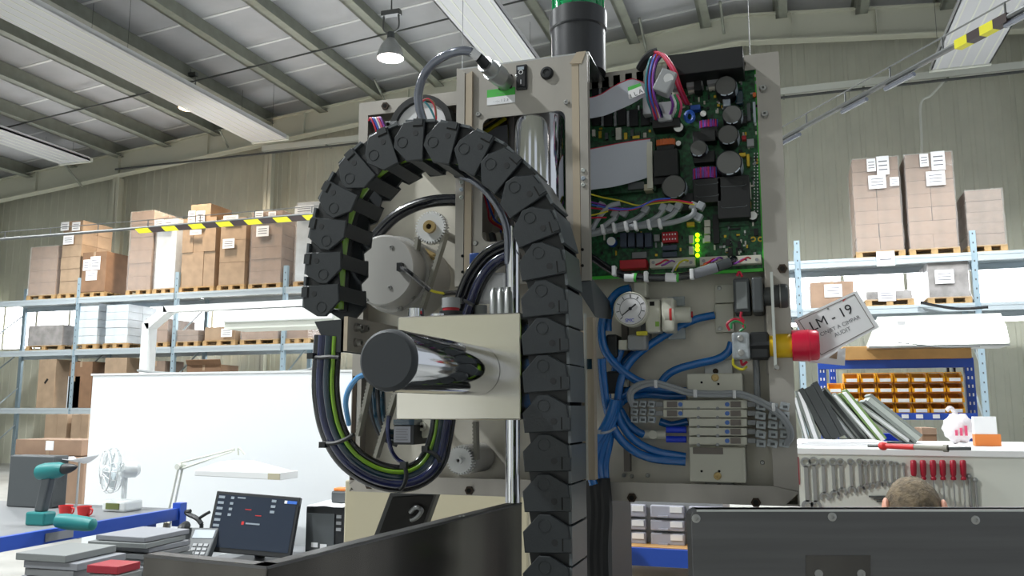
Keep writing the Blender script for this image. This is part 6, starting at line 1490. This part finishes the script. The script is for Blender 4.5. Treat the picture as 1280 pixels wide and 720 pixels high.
# ---- black cable under the board with white labels
t_ = thing('labelled_cable', 'black cable with white sleeves along the board bottom', 'cable', PY(800, 346, 1.07))
MB().tube([PY(720, 312, 1.07), PY(740, 322, 1.07), PY(765, 338, 1.068), PY(790, 346, 1.066), PY(830, 347, 1.066), PY(862, 344, 1.066), PY(890, 336, 1.07), PY(912, 328, 1.08), PY(918, 324, 1.088)], 0.0052, 10).build('sheath', 'cable_black', t_)
for (x_, m) in ((788, 'paper'), (839, 'paper')): MB().cyl(PY(x_-7, 346.5, 1.066), PY(x_+7, 347, 1.066), 0.0058, n=12).build('label_sleeve', m, t_); 
for x_ in (793, 846): MB().cyl(PY(x_, 346.7, 1.066), PY(x_+3, 347, 1.066), 0.006, n=12).build('green_band', 'label_green', t_)
MB().cyl(PY(867, 342.5, 1.066), PY(896, 334, 1.07), 0.0066, n=12).build('white_sleeve', 'paper_grey', t_)
MB().cyl(PY(896, 334, 1.07), PY(912, 328, 1.078), 0.0062, n=12).build('grey_sleeve', 'grey_dark', t_)
for (x_, y_) in ((768, 339), (808, 346), (865, 343)): MB().box(PY(x_, y_, 1.062), (0.005, 0.013, 0.013)).build('white_tie', 'wire_white', t_, False, 0.001)
for k, (m, x_, y_) in enumerate((('wire_red', 828, 326), ('wire_purple', 835, 327), ('wire_yellow', 852, 326), ('wire_white', 848, 328), ('wire_red', 888, 325), ('wire_orange', 884, 328), ('wire_purple', 895, 323), ('wire_purple', 925, 325), ('wire_red', 930, 323))):
    one(MB().tube([PY(x_-8, y_+(12 if k in (2, 3) else 5), 1.078), PY(x_-3, y_+3, 1.072), PY(x_+4, y_-1, 1.078), PY(x_+8, y_, 1.086)], 0.0012, 6), 'terminal_wire', m, '%s wire end on the lower terminals, %s from the left' % (m.split('_')[1], ORD[k]), 'wire', 'wire ends at the lower terminals')
# ================================================================== PNEUMATICS AND SWITCHES
AY = 1.10
# pressure regulator
g = PY(788, 386, 1.066); s_ = MPP(788, 386, 1.066); gr = 21.5*s_
t = thing('pressure_regulator', 'white air pressure regulator with a round dial gauge', 'regulator', PY(800, 430, PL))
b_ = MB().lathe(V(g.x, 1.066, g.z), (0, 1, 0), [(gr*0.9, 0.001), (gr*0.94, -0.001), (gr, 0.0), (gr, 0.022), (gr*0.7, 0.026)], 36).build('gauge_case', 'conn_white', t)
gl = MB().cyl(V(g.x, 1.0662, g.z), V(g.x, 1.068, g.z), gr*0.9, n=36).build('dial', 'dial', b_)
mb = MB()
for k in range(9):
    an = R(225-270*k/8); d = V(math.cos(an), 0, math.sin(an)); u = V(-d.z, 0, d.x)*0.0004
    a, b = V(g.x, 1.0656, g.z)+d*gr*0.66, V(g.x, 1.0656, g.z)+d*gr*0.84
    mb.prism([a-u, a+u, b+u, b-u], (0, 0.0006, 0))
mb.tube([V(g.x, 1.066, g.z)+V(math.cos(R(225-270*k/24)), 0, math.sin(R(225-270*k/24)))*gr*0.62 for k in range(25)], 0.0003, 4, 1)
mb.build('scale_mark', 'ink', b_, False)
dn = V(math.cos(R(38)), 0, math.sin(R(38))); un_ = V(-dn.z, 0, dn.x)
MB().prism([V(g.x, 1.0652, g.z)-dn*gr*0.62-un_*0.0005, V(g.x, 1.0652, g.z)-dn*gr*0.62+un_*0.0005, V(g.x, 1.0652, g.z)+dn*gr*0.42+un_*0.001, V(g.x, 1.0652, g.z)+dn*gr*0.42-un_*0.001], (0, -0.0008, 0)).build('needle', 'ink', b_, False)
MB().cyl(V(g.x, 1.065, g.z), V(g.x, 1.0638, g.z), 0.0022, n=12).build('needle_hub', 'ink', b_)
mb = MB(); mb.text('SMC', (g.x-0.001, 1.0652, g.z-gr*0.68), (1, 0, 0), (0, 0, 1), 0.0062); mb.build('dial_print', 'blue_fit', b_, False)
def blk(name, m, px0, py0, px1, py1, Y, d, bev=0.001): 
    a, b = PY(px0, py0, Y), PY(px1, py1, Y); return MB().bb((a.x, Y, b.z), (b.x, Y+d, a.z)).build(name, m, t, False, bev)
blk('body', 'valve', 806, 374, 826, 415, 1.082, 0.03, 0.003); blk('body_right', 'valve', 826, 372, 843, 414, 1.078, 0.036, 0.003)
blk('filter_mark', 'hole', 812, 377, 818, 382, 1.0815, 0.001, 0); blk('side_screw', 'cable_green', 819, 402, 824, 408, 1.081, 0.001, 0)
c0, c1 = PY(838, 394, 1.088), PY(864, 395, 1.088); c1.y = c0.y; c1.z = c0.z
MB().lathe(c0, (1, 0, 0), [(0.0125, -0.006), (0.0125, 0.0), (0.0125, 0.006), (0.0102, 0.007), (0.0104, (c1-c0).length-0.001), (0.0092, (c1-c0).length)], 24).build('knob', 'valve', t)
MB().cyl(c0, c0+V(0.0032, 0, 0), 0.0128, n=24).build('red_ring', 'tool_red', t)
MB().cyl(c1, c1+V(0.002, 0, 0), 0.004, n=12).build('knob_tip', 'red_part', t)
for (a_, b_2) in (((834, 371), (856, 382)), ((834, 410), (857, 424))): blk('bracket_ear', 'clear_plastic', a_[0], a_[1], b_2[0], b_2[1], 1.112, 0.004)
blk('upper_port', 'conn_white', 791, 353, 808, 371, 1.085, 0.03, 0.002); blk('lower_port', 'conn_grey', 784, 418, 808, 437, 1.085, 0.03, 0.003); blk('yellow_tag', 'wire_yellow', 795, 414, 809, 419, 1.078, 0.006)
blk('mount', 'conn_grey', 800, 372, 812, 432, 1.114, 0.025)
blk('port_nut', 'conn_white', 773, 425, 784, 437, 1.09, 0.018)
# black elbow fittings
for (lab, px0, py0, px1, py1) in (('black elbow fitting beside the gauge tubes', 757, 418, 772, 447), ('black elbow fitting lower left among blue tubes', 757, 464, 777, 492)):
    t = thing('elbow_fitting', lab, 'fitting', PY((px0+px1)/2, py1, 1.1), 'black elbow fittings')
    a, b = PY(px0, py0, 1.095), PY(px1, py1, 1.095)
    MB().bb((a.x, 1.095, b.z), (b.x, 1.14, a.z)).build('body', 'plastic_black', t, False, 0.003)
    MB().cyl(V((a.x+b.x)/2, 1.11, b.z), V((a.x+b.x)/2, 1.11, b.z-0.006), 0.006, n=14).build('collet', 'conn_white', t)
    MB().cyl(V(b.x, 1.11, (a.z+b.z)/2), V(b.x+0.006, 1.11, (a.z+b.z)/2), 0.006, n=14).build('collet', 'conn_white', t)
# valve manifold
t = thing('valve_manifold', 'ivory valve manifold with five valves on the plate', 'valve manifold', PY(895, 612, PL))
def vb(name, m, px0, py0, px1, py1, Y, d, bev=0.0008, par=None):
    a, b = PY(px0, py0, Y), PY(px1, py1, Y); return MB().bb((a.x, Y, b.z), (b.x, Y+d, a.z)).build(name, m, par or t, False, bev)
vb('mounting_rail', 'zinc', 880, 450, 916, 470, 1.128, 0.012); vb('mounting_rail', 'zinc', 881, 598, 918, 613, 1.128, 0.012)
vb('upper_cover', 'valve', 858, 467, 929, 497, 1.098, 0.042, 0.002); vb('lower_cover', 'valve', 861, 558, 933, 604, 1.098, 0.042, 0.002); vb('base', 'valve', 860, 495, 932, 560, 1.108, 0.032)
vb('window', 'valve_dark', 866, 559, 904, 568, 1.0972, 0.001)
for (x_, y_) in ((894, 472), (897, 595)): bolt_to(t, PY(x_, y_, 1.098), 0.0048, 'brass', h=0.002)
for (x_, y_) in ((894.5, 464), (899, 608)): bolt_to(t, PY(x_, y_, 1.128), 0.0036, 'bolt_dark', h=0.003)
for (x_, y_) in ((877, 589), (899, 589), (877, 478), (898, 480)): MB().cyl(PY(x_, y_, 1.098), PY(x_, y_, 1.0972), 0.0016, n=8).build('pin_hole', 'hole', t)
rows = [505.5, 516.8, 528.2, 539.6, 551]
for k, y_ in enumerate(rows):
    xl = 829 if k < 2 else 861
    v_ = vb('valve', 'valve', 853 if k < 2 else 861, y_-5.2, 932, y_+5.2, 1.088, 0.02, 0.0006)
    vb('pilot_cover', 'valve_dark', 913, y_-3.8, 926, y_+3.8, 1.0872, 0.001, 0, v_)
    vb('connector_end', 'conn_white', 926.5, y_-4.8, 934, y_+4.8, 1.0865, 0.018, 0.0006, v_)
    p = PY(909, y_, 1.0875); MB().cyl(p, p+V(0, -0.0006, 0), 0.0028, n=14).build('blue_button', 'blue_dot', v_)
    for q in (873, 897): MB().cyl(PY(q, y_+5, 1.0878), PY(q, y_+5, 1.0872), 0.0022, n=10).build('body_screw', 'conn_grey', v_)
    if k < 2:
        vb('left_pilot', 'valve', 829, y_-4.8, 853, y_+4.8, 1.088, 0.018, 0.0006, v_); vb('pilot_cover', 'valve_dark', 833.5, y_-3.8, 846.5, y_+3.8, 1.0872, 0.001, 0, v_)
        p = PY(850.5, y_, 1.0875); MB().cyl(p, p+V(0, -0.0006, 0), 0.0028, n=14).build('blue_button', 'blue_dot', v_)
        vb('cable_plug', 'conn_grey', 816, y_-3, 829, y_+3, 1.09, 0.01, 0.0006, v_)
    vb('cable_plug', 'conn_grey', 934, y_-3.2, 945, y_+3.2, 1.09, 0.012, 0.0006, v_)
for k, y_ in enumerate((537, 549)):
    a, b = PY(833, y_, 1.105), PY(858, y_, 1.105); b.z = a.z; MB().cyl(a, b, 0.0042, n=14).build('blue_silencer', 'blue_fit', t)
a, b = PY(800, 543, 1.11), PY(833, 543, 1.11); b.z = a.z
MB().cyl(a, b, 0.006, n=14).cyl(a+V(0.018, -0.008, 0), a+V(0.018, 0.01, 0), 0.0055, n=14).build('tee_fitting', 'conn_white', t)
# connector clusters
random.seed(5)
def cluster(label, x0, x1, y0, y1, rows_, Y):
    t = thing('plug_cluster', label, 'plugs', PY((x0+x1)/2, y1, Y), 'clear plug clusters on the manifold')
    for k in range(rows_):
        yy = y0+(y1-y0)*(k+0.5)/rows_; hh = (y1-y0)/rows_*0.42
        for j in range(3):
            xa = x0+(x1-x0)*j/3+random.uniform(0, 2); xb = x0+(x1-x0)*(j+1)/3-1
            a, b = PY(xa, yy-hh, Y), PY(xb, yy+hh, Y)
            c_ = (a+b)/2; MB().box(c_, (b.x-a.x, 0.012, a.z-b.z), Matrix.Rotation(R(random.uniform(4, 16)), 3, 'Y')).build('plug', 'conn_clear', t, False, 0.0008)
            MB().bb(V(c_.x-0.002, Y-0.0075, c_.z-0.002), V(c_.x+0.003, Y-0.006, c_.z+0.001)).build('contact', 'grey_dark', t, False)
cluster('clear plugs on the right end of the valves', 944, 988, 502, 560, 5, 1.085); cluster('clear plugs on the left end of the valves', 789, 820, 500, 529, 3, 1.085)
# grey cables over the manifold
for k in range(2):
    o_ = 3.5*k
    t = thing('manifold_cable', ('upper', 'lower')[k]+' grey cable bowing over the valve manifold', 'cable', PY(860, 488+o_, 1.075), 'grey cables on the manifold')
    MB().tube([PY(790+o_*0.5, 508, 1.082), PY(786+o_, 494, 1.078), PY(794+o_, 482+o_, 1.075), PY(815, 477+o_, 1.072), PY(838, 482+o_, 1.074), PY(862, 489+o_, 1.078), PY(895, 491+o_, 1.078), PY(925, 491+o_, 1.075), PY(950, 500+o_, 1.073), PY(972-o_*0.5, 513+o_, 1.072), PY(986-o_, 530, 1.073), PY(990-o_, 545, 1.076), PY(984-o_, 556, 1.08)], 0.0028, 8).build('sheath', 'cable_grey', t)
    if k == 0:
        for (x_, y_) in ((820, 480), (869, 492), (918, 493), (967, 509)): MB().box(PY(x_, y_, 1.072), (0.004, 0.010, 0.010)).build('white_tie', 'wire_white', t, False, 0.001)
one(MB().tube([PY(945, 450, 1.115), PY(946, 470, 1.115), PY(947, 500, 1.115), PY(950, 520, 1.11)], 0.004, 8), 'plate_cable', 'cable_grey', 'grey cable dropping from the emergency stop block', 'cable')
# blue air tubes
def air(label, pts, Y, r=0.0052, m='tube_blue'):
    n = len(pts); return one(MB().tube([PY(x, y, Y if not isinstance(Y, tuple) else Y[0]+(Y[1]-Y[0])*i_/(n-1)) for i_, (x, y) in enumerate(pts)], r, 10), 'air_tube', m, label, 'air tube', 'blue air tubes')
air('blue air tube wrapping the left side of the gauge', [(788, 360), (772, 366), (759, 384), (752, 410), (756, 437), (772, 458), (790, 472), (806, 480)], (1.085, 1.10), 0.0056)
air('blue air tube hugging the gauge inside the outer one', [(786, 366), (768, 376), (761, 396), (760, 414)], 1.098)
air('blue air tube from the plate hole down to the left', [(893, 394), (870, 399), (845, 411), (820, 426), (798, 442), (784, 458), (776, 476), (772, 500)], (1.125, 1.09))
air('blue air tube curving from the emergency stop block', [(915, 428), (910, 440), (896, 449), (870, 455), (848, 461), (834, 469), (824, 482)], (1.10, 1.10))
air('long blue air tube ending low at the manifold', [(752, 448), (754, 475), (759, 510), (770, 541), (790, 562), (816, 573), (857, 577)], (1.075, 1.105), 0.0056)
air('blue air tube above the lowest manifold tube', [(768, 500), (776, 528), (793, 550), (820, 564), (857, 571)], (1.085, 1.108))
air('blue air tube above the second lowest manifold tube', [(775, 512), (786, 530), (796, 539), (804, 543)], (1.095, 1.108))
air('blue air tube bowing behind the left plugs, upper', [(770, 505), (782, 490), (805, 485), (830, 487), (858, 489)], 1.118)
air('blue air tube bowing behind the left plugs, middle', [(768, 512), (785, 497), (810, 493), (835, 495), (858, 495)], 1.124)
air('blue air tube bowing behind the left plugs, lower', [(825, 527), (838, 531), (848, 530), (860, 527)], 1.118)
air('blue air tube rising from the lower port', [(776, 437), (772, 450), (768, 466)], 1.105)
air('blue air tube crossing behind the regulator foot', [(798, 437), (786, 447), (776, 460), (768, 480), (764, 520)], 1.122)
for k in range(4): air('blue air tube in the tied left bunch, %s from the left' % ORD[k], [(768+2*k, 500), (762+3*k, 520), (752+4*k, 540), (739+7*k, 560), (735+7*k, 580), (742+5*k, 606)], 1.07+0.008*k, 0.0058)
t = thing('cable_tie', 'clear tie around the bunch of blue tubes', 'cable tie', PY(752, 540, 1.06))
MB().tube([PY(742, 537, 1.07), PY(750, 541, 1.058), PY(760, 540, 1.058), PY(769, 535, 1.07)], 0.0018, 6).build('band', 'clear_plastic', t); MB().box(PY(748, 540, 1.056), (0.006, 0.005, 0.005)).build('head', 'clear_plastic', t, False)
# ---- switch plates and actuators on the right
t = thing('terminal_plate', 'two pale square plates with corner screws', 'plates', PY(905, 415, PL))
for (y0_, y1_) in ((356, 378), (380, 415)): vb('plate', 'valve', 893, y0_, 918, y1_, 1.128, 0.012, 0.001)
for (x_, y_) in ((899, 360), (900, 411)): bolt_to(t, PY(x_, y_, 1.128), 0.003, 'zinc', h=0.001)
t = thing('selector_switch', 'dark grey selector switch block above the emergency stop', 'switch', PY(935, 392, 1.09))
vb('contact_block', 'grey_dark', 916, 348, 938, 390, 1.085, 0.05, 0.002); vb('contact_body', 'grey_mid', 919, 352, 935, 386, 1.083, 0.002, 0.001); vb('mount_body', 'grey_dark', 939, 346, 955, 390, 1.08, 0.05, 0.003)
c0 = PY(955, 371, 1.10); c1 = PY(985, 371, 1.10); L = c1.x-c0.x
MB().lathe(c0, (1, 0, 0), [(0.012, 0), (0.012, L*0.35), (0.0145, L*0.36), (0.0145, L*0.62), (0.0155, L*0.63), (0.0155, L*0.93), (0.014, L)], 24).build('actuator', 'grey_dark', t)
MB().cyl(c0+V(L*0.66, 0, 0), c0+V(L*0.70, 0, 0), 0.0158, n=24).build('bezel', 'zinc', t)
for (m, pts) in (('wire_red', [(921, 345), (924, 340), (928, 346)]), ('wire_red', [(912, 413), (909, 405), (918, 399), (928, 403), (930, 411)]), ('wire_green', [(914, 411), (915, 403), (924, 402), (931, 408), (925, 414)]), ('wire_red', [(927, 390), (926, 396), (930, 402)])):
    MB().tube([PY(x, y, 1.085) for x, y in pts], 0.0018, 6).build('wire', m, t)
sx = PY(966.5, 400, 1.09).x
t = thing('switch_bracket', 'thin upright bracket plate carrying the switches', 'bracket', (sx, 1.09, PY(966, 462, 1.09).z))
a, b = PY(966, 340, 1.075), PY(966, 461, 1.075)
MB().bb((sx-0.001, 1.075, b.z), (sx+0.002, PL, a.z)).build('plate', 'steel_edge', t, False)
MB().bb((sx-0.0012, 1.0735, b.z), (sx+0.0022, 1.0752, a.z)).build('bright_edge', 'solder', t, False)
MB().bb((sx-0.012, 1.133, b.z-0.004), (sx+0.002, PL, a.z+0.004)).build('foot_flange', 'steel', t, False)
bolt_to(t, PY(971, 459, 1.072), 0.003, 'zinc')
# emergency stop
ec = PY(966, 432.5, 1.098); es = MPP(1000, 432, 1.098)
t = thing('emergency_stop', 'red mushroom emergency stop button on a yellow collar', 'stop button', ec-V(0, 0, 0.02))
X_of = lambda px: PY(px, 432.5, 1.098).x
MB().lathe(V(X_of(970), ec.y, ec.z), (1, 0, 0), [(0.0148, 0), (0.0150, 0.001), (0.0150, X_of(990)-X_of(970)-0.001), (0.0146, X_of(990)-X_of(970))], 32).build('yellow_collar', 'yellow', t)
Lr = X_of(1024)-X_of(990)
MB().lathe(V(X_of(990), ec.y, ec.z), (1, 0, 0), [(0.0185, 0), (0.0193, 0.001), (0.0193, Lr*0.55), (0.0197, Lr*0.56), (0.0197, Lr*0.64), (0.0190, Lr*0.66), (0.0186, Lr*0.92), (0.0165, Lr), (0, Lr+0.001)], 36).build('red_button', 'estop_red', t)
MB().lathe(V(X_of(938), ec.y, ec.z), (1, 0, 0), [(0.0165, 0), (0.0165, X_of(962)-X_of(938))], 6).build('black_body', 'plastic_black', t)
MB().bb((X_of(938), ec.y-0.014, ec.z-0.016), (X_of(961), ec.y+0.03, ec.z+0.017)).build('body_block', 'plastic_black', t, False, 0.002)
MB().lathe(V(X_of(961), ec.y, ec.z), (1, 0, 0), [(0.013, 0), (0.013, X_of(970)-X_of(961))], 24).build('yellow_neck', 'yellow', t)
cb = MB().bb((X_of(916), ec.y-0.018, ec.z-0.017), (X_of(938), ec.y+0.03, ec.z+0.017)).build('clear_contact', 'conn_clear', t, False, 0.003)
for s_ in (-1, 1): bolt_to(t, V(X_of(927), ec.y-0.018, ec.z+0.009*s_), 0.0042, 'zinc', h=0.002)
for (m, pts) in (('wire_yellow', [(917, 446), (917, 456), (927, 462), (934, 458)]), ('wire_red', [(926, 449), (928, 456), (934, 452)])):
    MB().tube([PY(x, y, 1.09) for x, y in pts], 0.0018, 6).build('wire', m, t)
# ---- the LM - 19 card behind the button
CYY = 1.115
c4 = [PY(992, 400, CYY), PY(1071, 363, CYY), PY(1099, 409, CYY), PY(1024, 449, CYY)]
t = thing('asset_card', 'white laminated card reading LM - 19 behind red button', 'card', c4[3])
MB().prism(c4, (0, 0.0006, 0)).build('card', 'paper', t, False)
cc = sum(c4, V(0, 0, 0))/4; inn = [cc+(p-cc)*0.88+V(0, -0.0003, 0) for p in c4]
mb = MB()
for a, b in zip(inn, inn[1:]+inn[:1]): mb.tube([a, b], 0.0004, 4, 1)
mb.build('border_line', 'valve_dark', t, False)
ux_ = (c4[1]-c4[0]).normalized(); uz_ = (c4[0]-c4[3]); uz_ = (uz_-ux_*uz_.dot(ux_)).normalized()
def on_card(px, py): return PY(px, py, CYY-0.0003)
def up_(u):
    n = u.cross(uz_).normalized(); return n.cross(u).normalized()*-1 if (n.cross(u)).z < 0 else n.cross(u).normalized()
mb = MB(); mb.text('LM - 19', on_card(1039, 397.5), ux_, uz_, 0.0175, 0.0002); mb.build('title', 'ink', t, False)
mb = MB(); mb.text('CINJET A CIMPAR', on_card(1050, 407.5), ux_, uz_, 0.0066, 0.0002); mb.text('AUDIT', on_card(1053, 415), ux_, uz_, 0.0070, 0.0002); mb.build('print', 'ink_grey', t, False)
MB().cyl(on_card(1035, 386), on_card(1035, 386)+V(0, -0.0004, 0), 0.0013, n=10).build('punch_hole', 'grey_mid', t)
quad2 = [on_card(1053, 376), on_card(1057, 372.5), on_card(1057, 374), on_card(1054, 377)]
MB().prism(quad2, (0, -0.0002, 0)).build('red_mark', 'tool_red', t, False)
MB().prism([PY(988, 446, CYY+0.004), PY(1057, 435, CYY+0.004), PY(1056, 457, CYY+0.004), PY(990, 451, CYY+0.004)], (0, 0.0006, 0)).build('back_sheet', 'paper', t, False)
MB().prism([PY(1036, 447, CYY+0.0035), PY(1047, 439, CYY+0.0035), PY(1046, 449, CYY+0.0035)], (0, 0.0004, 0)).build('tan_mark', 'carton_lt', t, False)
MB().tube([PY(989, 398, CYY), PY(986, 404, CYY), PY(991, 412, CYY)], 0.0012, 6).build('string', 'rubber', t)
